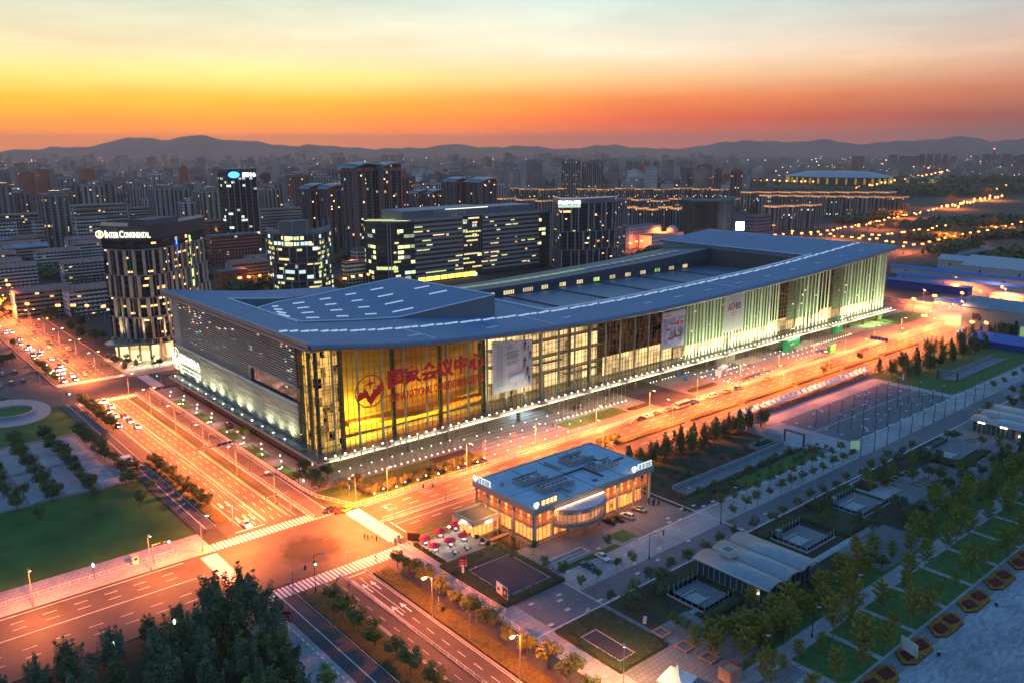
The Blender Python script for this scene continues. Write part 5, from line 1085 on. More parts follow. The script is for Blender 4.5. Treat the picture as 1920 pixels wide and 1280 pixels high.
# hedges and lawns by the hall
def hedge(name, label, x0, y0, x1, y1, h, m=hedge_m, seed=1, cat='hedge', jitter=.18, rz=0, step=.9):
    r = random.Random(seed); b = MB(); nx = max(2, int((x1-x0)/step)); ny = max(2, int((y1-y0)/step)); cx, cy_ = (x0+x1)/2, (y0+y1)/2
    idx = {}
    for i in range(nx+1):
        for j in range(ny+1):
            e = i in (0, nx) or j in (0, ny); z = h*(.82 if e else 1)+r.uniform(-jitter, jitter)*h*.6
            idx[i, j] = len(b.v); b.v.append((x0-cx+(x1-x0)*i/nx+(0 if e else r.uniform(-.2, .2)), y0-cy_+(y1-y0)*j/ny+(0 if e else r.uniform(-.2, .2)), z))
    for i in range(nx):
        for j in range(ny): b.f.append((idx[i, j], idx[i+1, j], idx[i+1, j+1], idx[i, j+1]))
    bd = [(i, 0) for i in range(nx+1)]+[(nx, j) for j in range(1, ny+1)]+[(i, ny) for i in range(nx-1, -1, -1)]+[(0, j) for j in range(ny-1, 0, -1)]
    k0 = len(b.v)
    for i, j in bd: v = b.v[idx[i, j]]; b.v.append((v[0]*1.01, v[1]*1.01, 0))
    for k in range(len(bd)): a, c = bd[k], bd[(k+1) % len(bd)]; b.f.append((k0+k, k0+(k+1) % len(bd), idx[c], idx[a]))
    b.mi = [0]*len(b.f)
    # loose leaf tufts over the clipped body
    lb = MB()
    for k in range(int((x1-x0)*(y1-y0)*2.2)+20):
        x, y = r.uniform(x0-cx, x1-cx), r.uniform(y0-cy_, y1-cy_); z = h*r.uniform(.85, 1.12); s = r.uniform(.12, .3); a = r.uniform(0, 6.28); d = Vector((math.cos(a), math.sin(a), r.uniform(-.3, .5)))*s; e = Vector((-math.sin(a), math.cos(a), r.uniform(.1, .8)))*s
        p = Vector((x, y, z)); lb.add([p-d, p+e, p+d, p-e], [(0, 1, 2, 3)])
    for v, f in ((lb.v, lb.f),):
        k = len(b.v); b.v += v; b.f += [tuple(i+k for i in q_) for q_ in f]; b.mi += [0]*len(f)
    o = b.obj(name, m, None, (cx, cy_, 0), rz=rz); tag(o, label, cat); o['kind'] = 'thing'; return o
hedge('hedge', 'dark clipped hedge before the gold hall along the forecourt edge', 127, 222.5, 174, 229, 1.5, seed=2)
hedge('hedge', 'narrow clipped hedge on the median of the avenue before the far crossing', 101.45, 236, 102.65, 385, .6, seed=3)
hedge('hedge', 'low hedge strip curving beside the driveway, nearer side', 258, 226, 270, 228.2, .9, seed=4); hedge('hedge', 'low hedge strip on the far side of the driveway', 299, 226, 318, 228.5, .9, seed=5)
shrub_o = mat('golden_shrub', (.10, .085, .015), .9, noise=(1.2, .5), bump=.8)
for i, (x0, x1) in enumerate(((205, 219), (223, 262), (266, 300), (304, 342), (346, 384), (388, 425), (430, 470))): hedge('shrub_bed', 'yellow-green shrub bed on the road median, %s from the restaurant' % ('first', 'second', 'third', 'fourth', 'fifth', 'sixth', 'seventh')[i], x0, 201.0, x1, 204.0, .8, shrub_o, 20+i, 'shrub bed')
hedge('shrub_bed', 'amber-lit ground shrubs in the tree strip of the near road, upper half', 101.9, 130, 106.6, 177, .7, shrub_o, 31, 'shrub bed'); hedge('shrub_bed', 'amber-lit ground shrubs in the tree strip reaching the bottom edge', 101.9, 60, 106.6, 129, .7, shrub_o, 32, 'shrub bed')
hedge('shrub_bed', 'amber shrubs under the trees left of the avenue', 81.7, 234, 85.8, 300, .6, shrub_o, 33, 'shrub bed'); hedge('shrub_bed', 'pointed shrub bed at the head of the left tree strip', 82.2, 60, 89.6, 178, .35, mat('low_groundcover', (.04, .055, .012), .9, noise=(1, .4)), 34, 'shrub bed')
sheet('grass', 222, 226, 256, 234.6, .1, grass, .08); sheet('grass', 114.6, 218.5, 160, 235.9, .05, grass, .03); sheet('grass', 512, 232, 560, 250, .1, grass, .08)
sheet('grass', 195.5, 146.5, 272, 187, .05, soil); sheet('grass', 225, 146.5, 272, 152.5, .09, grass); sheet('grass', 384, 146.8, 560, 187, .06, grass)
sheet('grass', 137.4, 98, 300, 126.6, .03, soil); sheet('grass', 150, 72, 560, 84.6, .06, grass); sheet('grass', 137.5, 89.2, 560, 98, .05, grass)
sheet('tree_court', 253, 98, 300, 117, .06, pv_mid); sheet('tree_court', 136.5, 91, 150, 112, .07, pv_mid); sheet('tree_court', 205, 90, 232, 104, .06, pv_dark)
for x in range(150, 400, 16): sheet('garden_path', x, 71.5, x+1.6, 84.7, .08, pv_light)
for (x0, y0, x1, y1) in ((150, 110, 160, 111.5), (192, 104, 230, 106), (250, 112, 262, 126)): sheet('garden_path', x0, y0, x1, y1, .07, pv_light)
# two hedged squares with dark decks
def deck_square(hx, dx, lab1, lab2, seed, h=1.0):
    x0, y0, x1, y1 = hx; a0, b0, a1, b1 = dx
    k = 0
    for (p0, q0, p1, q1) in ((x0, y0, a0-.2, y1), (a1+.2, y0, x1, y1), (a0-.2, y0, a1+.2, b0-.2), (a0-.2, b1+.2, a1+.2, y1)):
        if p1-p0 > .5 and q1-q0 > .5: hedge('hedge', lab1 % ('left', 'right', 'near', 'far')[k], p0, q0, p1, q1, h, seed=seed+k)
        k += 1
    r = thing('sunken_deck', lab2, 'deck', ((a0+a1)/2, (b0+b1)/2, 0)); w, d = a1-a0, b1-b0
    piece('deck', mat('dark_wet_deck', (.03, .028, .045), .85, noise=(.35, .5, (.07, .065, .09))), r, (0, 0, .35), (w-.3, d-.3, .7))
    for c, s in (((0, d/2, .4), (w+.2, .2, .8)), ((0, -d/2, .4), (w+.2, .2, .8)), ((w/2, 0, .4), (.2, d-.2, .8)), ((-w/2, 0, .4), (.2, d-.2, .8))): piece('kerb', kerb, r, c, s)
deck_square((117.2, 141.5, 137.6, 168.5), (121.3, 144.6, 135.2, 161.3), '%s run of clipped hedge round the big dark deck', 'big dark square deck framed by hedge below the restaurant', 40)
deck_square((119.4, 105.5, 135.0, 125.8), (122.0, 108.0, 126.8, 120.0), '%s run of clipped hedge round the long dark slab', 'long narrow dark slab set in the hedge lawn near the bottom edge', 50)
# pond, entry bridge and planter of the restaurant
sheet('pond', 137.5, 162.5, 143.8, 171.2, .12, mat('pond_water', (.02, .018, .012), .08)); sheet('pond', 137.5, 172.5, 143.8, 175.5, .12, MATS['pond_water'])
r = thing('entry_bridge', 'timber entry bridge between two small ponds at the restaurant door', 'bridge', (140.5, 171.8, 0))
for i in range(14): piece('plank', mat('warm_timber', (.28, .15, .08), .7), r, (-3.4+i*.5, 0, .3), (.44, 1.5, .12))
for i in range(9):
    o = hedge('round_shrub', 'small ball shrub in the row between deck hedge and restaurant ponds', 134.8, 160+i*2.6-.5, 135.8, 161+i*2.6-.5, .9, seed=60+i, cat='shrub', step=.5); o['group'] = 'ball shrubs beside the ponds'
sheet('grass', 165, 146.5, 171.5, 152, .06, grass); sheet('grass', 140, 145.2, 163, 147.2, .06, grass)
# subway style ramp with pale walls
r = thing('entrance_ramp', 'sunken pale stone stair ramp with glass rails beside the parked white saloon', 'ramp', (146, 149, 0)); ps = mat('pale_stone', (.42, .42, .44), .7)
for c, s in (((0, 1.6, .6), (13, .35, 1.2)), ((0, -1.6, .6), (13, .35, 1.2)), ((6.5, 0, .6), (.35, 3.5, 1.2)), ((0, 0, .55), (12.6, .25, 1.0))): piece('wall', ps, r, c, s)
for i in range(12): piece('step', ps, r, (-5.8+i*.8, .8, .05+i*.03), (.7, 1.3, .06))
piece('handrail', steel, r, (0, 1.6, 1.5), (13, .06, .06)); piece('handrail', steel, r, (0, -1.6, 1.5), (13, .06, .06))
# ------------------------------------------------------------------ parasol terrace
sheet('terrace', 120.2, 169.5, 136.0, 182.8, .06, mat('pale_green_terrace', (.22, .26, .22), .7)); sheet('grass', 119.8, 184, 135.6, 192.5, .07, mat('lit_grass', (.06, .085, .02), .9, noise=(.5, .4)))
par = link('parasol', None); b = MB(); b.tube((0, 0, 0), (0, 0, 2.7), .05, n=5); b.obj('pole', steel, par); piece('base', dsteel, par, (0, 0, .06), (.6, .6, .12))
b = MB(); n = 8; pts = [(1.75*math.cos(2*math.pi*i/n), 1.75*math.sin(2*math.pi*i/n), 2.25) for i in range(n)]; b.add([(0, 0, 3.0)]+pts+[(p[0], p[1], 2.05) for p in pts], [(0, 1+i, 1+(i+1) % n) for i in range(n)]+[(1+i, 1+n+i, 1+n+(i+1) % n, 1+(i+1) % n) for i in range(n)]); b.obj('canopy', mat('red_parasol_cloth', (.48, .035, .07), .85, noise=(2, .2)), par)
tb = link('cafe_table', None); b = MB(); b.tube((0, 0, .70), (0, 0, .74), .45, n=10); b.obj('tabletop', wpaint, tb); b = MB(); b.tube((0, 0, 0), (0, 0, .7), .04, n=5); b.tube((0, 0, 0), (0, 0, .04), .25, n=8); b.obj('leg', dsteel, tb)
ch = link('cafe_chair', None); piece('seat', dsteel, ch, (0, 0, .45), (.45, .45, .05)); piece('backrest', dsteel, ch, (-.21, 0, .7), (.04, .45, .5))
for sx in (-1, 1):
    for sy in (-1, 1): piece('leg', dsteel, ch, (sx*.19, sy*.19, .22), (.04, .04, .44))
spots_ = [(797, 1022), (824, 1008), (853, 995), (815, 1035), (844, 1025), (869, 1015)]
tt = [G(a, c) for a, c in spots_]+[Vector((128.5, 171.5, 0)), Vector((133.5, 171.0, 0)), Vector((124.5, 171.8, 0))]
fst = True
for i, p in enumerate(tt):
    where = ('at the front corner by the billboard', 'second back from the billboard', 'farthest back by the lamps', 'lowest, nearest the hedge', 'in the middle of the terrace', 'rightmost, beside the bush')[i] if i < 6 else ('on the open side of the terrace, middle', 'on the open side of the terrace, by the building', 'on the open side of the terrace, by the hedge')[i-6]
    if i < 6:
        if i == 0: par.location = p; tag(par, 'red parasol '+where, 'parasol', 'red parasols on the terrace')
        else: copy_tree(par, p, i*.3, 'red parasol '+where)
        area(p+Vector((0, 0, 2.0)), (0, 0, -1), 1.2, 1.2, 55, (1, .9, .85))
    if i == 0: tb.location = p+Vector((.3, 0, .06)); tag(tb, 'small round white table '+where, 'table', 'tables on the terrace')
    else: copy_tree(tb, p+Vector((.3, 0, .06)), 0, 'small round white table '+where)
    for k in range(3):
        a = k*2.1+i; q_ = p+Vector((.3+.85*math.cos(a), .85*math.sin(a), .06))
        if fst: ch.location = q_; ch.rotation_euler = (0, 0, a+math.pi); tag(ch, 'dark chair at the table '+where, 'chair', 'chairs on the terrace'); fst = False
        else: copy_tree(ch, q_, a+math.pi, 'dark chair at the table '+where)
for i in range(9): o = hedge('planter_hedge', 'low planter hedge along the terrace edge at the cycle path', 118.8, 168.5+i*1.7, 119.7, 170+i*1.7, .9, seed=80+i, step=.5); o['group'] = 'planter hedges of the terrace'
for p in (Vector((134.4, 182.3, 0)), Vector((130.4, 182.4, 0)), Vector((135, 178, 0))):
    r = thing('terrace_lamp', ('bright white lamp at the back of the terrace', 'bright white lamp midway along the terrace back', 'bright lamp beside the terrace bush')[[134.4, 130.4, 135].index(round(p.x, 1))], 'lamp', p); piece('post', steel, r, (0, 0, 1.3), (.08, .08, 2.6)); piece('bulb', g_wht, r, (0, 0, 2.7), (.5, .5, .35)); spot(r, (0, 0, 2.6), 260, (1, .92, .9), R_(170))
for (x, y) in ((115.8, 188.5), (117.6, 189.6)): r = thing('utility_box', ('white utility cabinet at the corner island', 'smaller utility cabinet beside it at the corner island')[x > 116], 'cabinet', (x, y, 0)); piece('cabinet', wpaint, r, (0, 0, .9), (1.0, .7, 1.8)); piece('door', kerb, r, (0, -.37, .9), (.8, .04, 1.4))
p = G(705, 565*1.0) if 0 else Vector((56, 224.5, 0)); r = thing('guard_booth', 'white sentry box standing on the pavement by the lawn', 'booth', p); piece('wall', wpaint, r, (0, 0, 1.2), (1.5, 1.5, 2.4)); piece('roof', kerb, r, (0, 0, 2.5), (1.9, 1.9, .2)); piece('window', cglass, r, (0, -.77, 1.6), (.8, .05, .7))
# bike racks / white bollards along the lower left path
wb = MB().box((-.15, -.5, 0), (.15, .5, .35)).mesh('low_barrier', wpaint)
for i in range(20): o = link('low_barrier', wb, None, (73.6, 168-i*2.3, .04)); tag(o, 'small white stone barrier in the line beside the lower left cycle path', 'barrier', 'white barriers beside the cycle path')
for i, (px, py) in enumerate(((540, 1232), (560, 1270), (555, 1250))): p = G(px, py); r = thing('ring_bench', ('round pale bench under the dark trees, upper', 'round pale bench under the dark trees, lowest', 'round pale bench under the dark trees, middle')[i], 'bench', p); b = MB(); ring(b, (0, 0, .4), (1, 0, 0), (0, 1, 0), 1.5, 2.0, .12, 18); b.obj('seat', ps, r); b = MB(); ring(b, (0, 0, .04), (1, 0, 0), (0, 1, 0), 1.65, 1.85, .36, 12); b.obj('leg', dsteel, r)
# ------------------------------------------------------------------ grand lamp posts and tents
pm_ = MB(); pm_.tube((0, 0, 0), (0, 0, 7.4), .13, .11, 6); poleM = pm_.mesh('pole', dsteel); capM = mat('pole_cap', (.5, .52, .55), .4)
pr = link('lighting_pole', None); link('pole', poleM, pr); piece('lamp_head', capM, pr, (.7, 0, 7.4), (1.7, .4, .14)); piece('base', dsteel, pr, (0, 0, .1), (.5, .5, .2))
fst = True; rows = [(164.0, 298, 8, 'back row'), (154.5, 298, 8, 'second row'), (145.2, 299.5, 8, 'third row'), (135.8, 280, 12, 'front row beside the white line')]
for (y, x0, n, nm) in rows:
    for i in range(n):
        x = x0+i*9.9; lb = 'dark lighting pole in the %s of the pole plaza' % nm
        if fst: pr.location = (x, y, 0); tag(pr, lb, 'lighting pole', 'poles of the pole plaza'); fst = False
        else: copy_tree(pr, (x, y, 0), 0, lb)
gsb = MB().cbox((0, 0, .03), (1.5, .8, .03)).mesh('ground_plate', wline)
rq = random.Random(5)
for i in range(60):
    x, y = (rq.uniform(296, 376), rq.uniform(146, 175)) if i < 28 else (rq.uniform(120, 230), rq.uniform(128, 150)); o = link('ground_plate', gsb, None, (x, y, .03)); tag(o, 'small pale metal plate flush in the dark paving', 'plate', 'plates set in the plaza paving')
b = MB(); r = thing('stone_bench', 'single pale stone bench lying on the pole plaza', 'bench', (309, 148.5, 0), .7); piece('seat', ps, r, (0, 0, .45), (5, .9, .2)); piece('leg', ps, r, (-1.8, 0, .2), (.4, .7, .35)); piece('leg', ps, r, (1.8, 0, .2), (.4, .7, .35))
tent = link('market_tent', None); tw = 4.0; tc_ = mat('tent_cloth', (.68, .68, .68), .8)
b = MB(); b.add([(-tw/2, -tw/2, 2.5), (tw/2, -tw/2, 2.5), (tw/2, tw/2, 2.5), (-tw/2, tw/2, 2.5), (0, 0, 4.6), (-.6, -.6, 3.3), (.6, -.6, 3.3), (.6, .6, 3.3), (-.6, .6, 3.3)], [(0, 1, 6, 5), (1, 2, 7, 6), (2, 3, 8, 7), (3, 0, 5, 8), (5, 6, 4), (6, 7, 4), (7, 8, 4), (8, 5, 4)])
for (a, c) in (((-1, -1), (1, -1)), ((1, -1), (1, 1)), ((1, 1), (-1, 1)), ((-1, 1), (-1, -1))): p0, p1 = (a[0]*tw/2, a[1]*tw/2), (c[0]*tw/2, c[1]*tw/2); b.add([(p0[0], p0[1], 2.5), (p1[0], p1[1], 2.5), (p1[0], p1[1], 2.15), (p0[0], p0[1], 2.15)], [(0, 1, 2, 3)])
b.obj('canopy', tc_, tent)
for sx in (-1, 1):
    for sy in (-1, 1): piece('post', steel, tent, (sx*tw/2, sy*tw/2, 1.2), (.1, .1, 2.4))
for i in range(26):
    p = (283.5+i*4.1, 189.4, 0)
    if i == 0: tent.location = p; tag(tent, 'white pointed tent at the near end of the long row', 'tent', 'white tents in the long row')
    else: copy_tree(tent, p, 0, 'white pointed tent standing in the long row between road and pole plaza' if i < 25 else 'white pointed tent at the far end of the long row')
copy_tree(tent, G(1268, 1300), .2, 'big white peaked tent cut by the bottom edge beside the cube kiosk', None, 1.5)
r = thing('cube_kiosk', 'orange-brown cube kiosk with open top and a red side at the bottom edge', 'kiosk', G(1368, 1272), -.1); km = mat('warm_cube_panel', (.42, .24, .17), .8, noise=(.6, .2))
for c, s in (((0, 1.6, 1.5), (3.4, .15, 3)), ((0, -1.6, 1.5), (3.4, .15, 3)), ((-1.7, 0, 1.5), (.15, 3.1, 3)), ((0, 0, .1), (3.2, 3.0, .2)), ((0, 0, 2.6), (3.2, 3.0, .12))): piece('wall', km, r, c, s)
piece('side_panel', reds, r, (1.7, 0, 1.5), (.15, 3.1, 3)); b = MB(); ring(b, (-.1, -1.69, 1.6), (1, 0, 0), (0, 0, 1), .5, .62, .04, 14); b.obj('round_mark', mat('brown_mark', (.3, .15, .1)), r)
# ------------------------------------------------------------------ wavy-roofed pavilions
zinc = mat('ribbed_zinc', (.30, .31, .33), .4, .5, noise=(.6, .12, None, (1, 1, 1))); tgl = mat('teal_glass', (.02, .07, .085), .08, spec=.8); ppanel = mat('beige_panel', (.30, .27, .25), .7)
def pavilion(x0, x1, y0, y1, label, n=3, h=6.6):
    r = thing('wavy_pavilion', label, 'pavilion', ((x0+x1)/2, (y0+y1)/2, 0)); w, d = x1-x0, y1-y0; o_ = Vector((-w/2, -d/2, 0))
    prof = [];  N_ = 12*n
    wave = lambda u: h+1.1*abs(math.sin(math.pi*((u*n) % 1)))**.8-(0.0)
    b = MB(); rows = []
    for i in range(N_+1): u = i/N_; rows.append((u*(w+2)-1, wave(u)))
    for k, (x, z) in enumerate(rows): b.v += [(x, -1.2, z), (x, d+1.2, z), (x, -1.2, z-.35), (x, d+1.2, z-.35)]
    for i in range(N_): a = i*4; b.f += [(a, a+4, a+5, a+1), (a+3, a+7, a+6, a+2), (a, a+2, a+6, a+4), (a+1, a+5, a+7, a+3)]
    b.mi = [0]*len(b.f); b.obj('roof', zinc, r, o_, True)
    for k in range(n+1): piece('gutter', tgl if 0 < k < n else wline, r, o_+Vector(((w+2)*k/n-1, d/2, h+.08)), (.8 if 0 < k < n else .3, d+2.5, .25))
    for k in range(n): piece('roof_ridge_seam', kerb, r, o_+Vector(((w+2)*(k+.78)/n-1, d/2, h+.72)), (.08, d+2.4, .06))
    MB().box((.4, .4, 0), (w-.4, d-.4, h-.3)).obj('wall', ppanel, r, o_)
    for k in range(int(d/1.7)): 
        y = 1.2+k*1.7
        if k in (1,): continue
        piece('window', tgl, r, o_+Vector((.33, y, 2.3)), (.14, 1.4, 4.0)); piece('mullion', wline, r, o_+Vector((.28, y+.85, 2.2)), (.2, .1, 4.3))
    for k in range(int(w/2.2)):
        x = 1.3+k*2.2; piece('window', tgl, r, o_+Vector((x, .33, 2.3)), (1.7, .14, 3.8)); piece('mullion', wline, r, o_+Vector((x+1.1, .28, 2.2)), (.12, .2, 4.3))
    piece('roof_box', mat('pink_white_box', (.5, .46, .46), .7), r, o_+Vector((w*.30, d*.78, h+1.3)), (3.4, 3.4, 2.0)); piece('skylight', tgl, r, o_+Vector((w*.30, d*.78, h+2.33)), (2.4, 2.4, .1))
    piece('wall_lamp', g_warm, r, o_+Vector((-.0, d*.12, 2.3)), (.3, .3, .4)); return r
pavilion(166.6, 187.2, 100.8, 121.2, 'large pavilion with three wavy barrel roofs and tall teal windows', 3, 4.6)
r = pavilion(339, 366, 102, 121, 'wavy-roofed pavilion lit at its eaves, at the right edge', 3, 4.8); piece('eave_light', g_warm, r, (-14.6, 6, 4.6), (.3, 2.4, .4)); piece('eave_light', g_warm, r, (-14.6, -2, 4.6), (.3, 2.4, .4)); piece('eave_light', g_warm, r, (-6, -10.8, 4.6), (2.4, .3, .4))
# glass-railed stairwells sunk in the hedges
pane_m = glass('teal_pane', (.35, .55, .6), .3, .05)
def stairwell(x0, x1, y0, y1, label, block=True):
    r = thing('glass_stairwell', label, 'stairwell', ((x0+x1)/2, (y0+y1)/2, 0)); w, d = x1-x0, y1-y0
    piece('floor', pv_mid, r, (0, 0, .05), (w, d, .1)); piece('opening', mat('dark_void', (0, 0, 0)), r, (-w*.18, 0, .13), (w*.45, d*.4, .06)); piece('opening_rim', ps, r, (-w*.18, d*.22, .35), (w*.47, .2, .7)); piece('opening_rim', ps, r, (-w*.18, -d*.22, .35), (w*.47, .2, .7))
    for i in range(6): piece('step', ps, r, (-w*.36+i*w*.07, 0, .2), (w*.05, d*.36, .06))
    for s in (-1, 1):
        nn = int(w/1.7)
        for i in range(nn+1): piece('post', mat('pale_teal_post', (.3, .42, .42), .4), r, (-w/2+w*i/nn, s*d/2, 1.3), (.14, .14, 2.6))
        piece('pane', pane_m, r, (0, s*d/2, .75), (w, .05, 1.1))
    nn = int(d/1.7)
    for i in range(1, nn): piece('post', MATS['pale_teal_post'], r, (-w/2, -d/2+d*i/nn, 1.3), (.14, .14, 2.6))
    piece('pane', pane_m, r, (-w/2, 0, .75), (.05, d, 1.1)); piece('kerb', ps, r, (0, d/2+.3, .2), (w+1, .3, .4)); piece('kerb', ps, r, (0, -d/2-.3, .2), (w+1, .3, .4)); piece('kerb', ps, r, (-w/2-.3, 0, .2), (.3, d+.3, .4))
    if block: piece('shaft_box', mat('slate_box', (.12, .17, .19), .4), r, (-w/2+1.2, d/2-1.2, 1.4), (1.6, 1.6, 2.8))
stairwell(152.5, 164, 108.6, 119.6, 'glass-railed stairwell directly before the large pavilion', False); stairwell(199, 213, 109, 120, 'glass-railed stairwell just behind the large pavilion'); stairwell(232, 248, 110, 121.5, 'glass-railed stairwell in the garden midway along the plaza'); stairwell(299, 316.5, 110, 122, 'glass-railed stairwell farthest up beside the right-hand pavilion')
for i, (a, c, d, e) in enumerate(((150.5, 120.2, 166, 123.5), (226, 121.8, 250, 125.8), (216, 106, 230, 121), (252, 118.5, 258, 124), (295, 122.3, 320, 125.5), (294, 108, 298.6, 122), (298, 106.5, 319, 109.6), (197, 120.5, 215, 124.6), (150, 105, 164, 108))): hedge('hedge', 'dark clipped hedge %s' % ('between white line and first stairwell', 'behind the middle stairwell', 'left of the middle stairwell', 'small block between two courts', 'above the farthest stairwell', 'left of the farthest stairwell', 'below the farthest stairwell', 'above the second stairwell', 'below the first stairwell')[i], a, c, d, e, 1.2, seed=90+i)
# square timber tree seats
seat = link('tree_seat', None); sw = mat('warm_slat_wood', (.36, .19, .13), .7)
for c, s in (((0, 1.5, .42), (3.6, .6, .12)), ((0, -1.5, .42), (3.6, .6, .12)), ((1.5, 0, .42), (.6, 2.4, .12)), ((-1.5, 0, .42), (.6, 2.4, .12))): piece('seat', sw, seat, c, s)
for sx in (-1, 1):
    for sy in (-1, 1): piece('leg', sw, seat, (sx*1.5, sy*1.5, .18), (.4, .4, .36))
for i, (px, py) in enumerate(((1240, 1187), (1284, 1213), (1330, 1234), (1701, 888), (1680, 898), (1737, 900), (1660, 906), (1720, 907), (1838, 873), (1851, 864), (1862, 856), (1730, 980), (1710, 990), (1822, 825), (1708, 975))):
    p = G(px, py); lb = ('square timber tree seat nearest the pavilion corner', 'square timber tree seat with someone sitting, in the near court', 'square timber tree seat round a young ginkgo above the cube kiosk')[i] if i < 3 else 'square timber tree seat in the garden courts beyond the pavilion'
    if i == 0: seat.location = p; tag(seat, lb, 'tree seat'); 
    else: copy_tree(seat, p, 0, lb, 'tree seats in the far garden courts' if i >= 3 else None)
r = thing('info_box', 'small pale lit box standing at the plaza tree', 'box', G(1209, 1166), .6); piece('body', mat('pink_white_box', (0, 0, 0)), r, (0, 0, .6), (1.6, .8, 1.2)); piece('panel', mat('lit_concrete', (0, 0, 0)), r, (0, -.42, .7), (1.2, .04, .6)); piece('base', dsteel, r, (0, 0, .05), (1.7, .9, .1))
r = thing('info_box', 'small pink box seat on the white paving line', 'box', G(1102, 1149), .6); piece('body', mat('pink_white_box', (0, 0, 0)), r, (0, 0, .35), (1.8, .8, .7)); piece('top', kerb, r, (0, 0, .75), (2.0, 1.0, .1))
# flower beds of the promenade
fy = mat('marigold_flowers', (.26, .10, .008), .9, noise=(1.6, .6, (.46, .20, .015)), bump=.8); fr_ = mat('dark_red_flowers', (.10, .006, .010), .9, noise=(1.5, .5), bump=.8)
for i in range(14):
    x = 143+i*16.0; y = 68.4; o = None
    b = MB(); L_, Wd = 14.0, 2.9
    outl = [(-L_/2, -.6), (-L_/2+3.0, Wd/1.15), (L_/2-2.2, Wd/1.15), (L_/2, .4), (L_/2-3.4, -Wd/1.15), (-L_/2+2.2, -Wd/1.15)]
    r = thing('flower_bed', 'marigold flower bed with dark red diamonds, %s along the promenade' % ('at the bottom edge' if i < 2 else 'beside the poster board' if i == 2 else 'number counted upward in the row'), 'flower bed', (x, y, 0), 0, 'marigold beds along the promenade') if i != 2 else thing('flower_bed', 'marigold flower bed in which the two-sided poster board stands', 'flower bed', (x, y, 0))
    if i < 2: r['label'] = 'marigold flower bed with red diamonds at the bottom edge of the promenade'
    elif i != 2: r['label'] = 'marigold flower bed with dark red diamonds in the upper part of the promenade row'
    rq_ = random.Random(i); bm_ = bmesh.new(); f = bm_.faces.new([bm_.verts.new((a, c, .35)) for a, c in outl]); bmesh.ops.triangulate(bm_, faces=[f]); bmesh.ops.subdivide_edges(bm_, edges=bm_.edges[:], cuts=5, use_grid_fill=True)
    for v in bm_.verts: v.co.z += rq_.uniform(-.1, .14)
    me = bpy.data.meshes.new('flowers'); bm_.to_mesh(me); bm_.free(); me.materials.append(fy); link('flowers', me, r); MB().prism(outl, 0, .26).obj('soil', soil, r)
    for dx in (-2.9, 2.9): b = MB(); b.prism([(dx-2.3, -.9), (dx-.9, 1.5), (dx+2.3, 1.0), (dx+.9, -1.5)], .3, .72); b.obj('diamond', fr_, r)
r = board('display_board', 'two-sided poster board standing in the marigold bed', 'board', Vector((172.2, 68.6, 0)), 1.25, 4.6, 3.0, 2.4, wpaint, .2, True, [(mat('dark_poster', (0, 0, 0)), (1.3, -.18, 2.4), (1.8, .04, 2.7)), (grp, (-1.1, -.18, 2.2), (.8, .04, .6))])
for i, (px, py) in enumerate(((1760, 1228), (1868, 1135))): r = thing('litter_bin', ('grey waste bin on the square by the poster board', 'grey waste bin farther up the square')[i], 'bin', G(px, py)); piece('body', dsteel, r, (0, 0, .5), (.6, .6, 1.0)); piece('lid', steel, r, (0, 0, 1.05), (.7, .7, .1))
# sunken road ramps with height gates
def ramp(x0, x1, y0, y1, label):
    r = thing('road_ramp', label, 'ramp', (x0, y0, 0)); b = MB(); b.box((0, y1-y0, 0), (x1-x0, y1-y0+.5, 1.6)); b.box((0, -.5, 0), (x1-x0, 0, .9)); b.obj('wall', mat('blue_grey_concrete', (.20, .24, .27), .8, noise=(.3, .2)), r)
    MB().box((0, .1, .06), (x1-x0, y1-y0-.1, .1)).obj('carriageway', pv_mid, r)
ramp(205, 270, 155.5, 160.6, 'long sunken road ramp with blue-grey walls through the lawn'); ramp(408, 470, 155.5, 162, 'second sunken road ramp with pale walls at the far lawn')
for (x, y0, y1, lb) in ((274, 155, 163, 'dark height gate over the near ramp'), (406, 154, 163, 'blue-lettered height gate over the far ramp')):
    r = thing('height_gate', lb, 'gate', (x, y0, 0)); piece('post', dsteel, r, (0, 0, 2.4), (.5, .5, 4.8)); piece('post', dsteel, r, (0, y1-y0, 2.4), (.5, .5, 4.8)); piece('beam', mat('slate_box', (0, 0, 0)), r, (0, (y1-y0)/2, 4.6), (.5, y1-y0, .8)); 
    for k in range(3): piece('mark', mat('blue_print', (0, 0, 0)), r, (-.28, 2+k*2, 4.6), (.05, .9, .4))
r = thing('light_well', 'open rectangular light well with dark railings in the lawn', 'light well', (263.5, 165.5, 0)); 
for c, s in (((0, 2.3, .6), (12, .4, 1.2)), ((0, -2.3, .6), (12, .4, 1.2)), ((6, 0, .6), (.4, 4.2, 1.2)), ((-6, 0, .6), (.4, 4.2, 1.2))): piece('wall', MATS['blue_grey_concrete'], r, c, s)
piece('opening', mat('dark_void', (0, 0, 0)), r, (0, 0, .2), (11.6, 4.2, .1)); piece('handrail', dsteel, r, (0, 3.4, 1.3), (13, .06, .08)); piece('handrail', dsteel, r, (0, -3.0, 1.3), (13, .06, .08))
struct('service_road', MB().prism([(270.4, 154.8), (279, 156), (286, 162), (290, 174), (281, 175), (277, 166), (270, 161)], .02, .1), pv_light)
for i in range(4): r = thing('stone_stele', 'short dark upright slab in the cluster at the far corner of the restaurant', 'slab', (190.5+(i % 2)*1.6, 158.6-i*.9, 0), .3, 'dark slabs at the building corner'); piece('slab', dsteel, r, (0, 0, 1.1), (.5, .4, 2.2)); piece('base', kerb, r, (0, 0, .08), (.9, .8, .16))
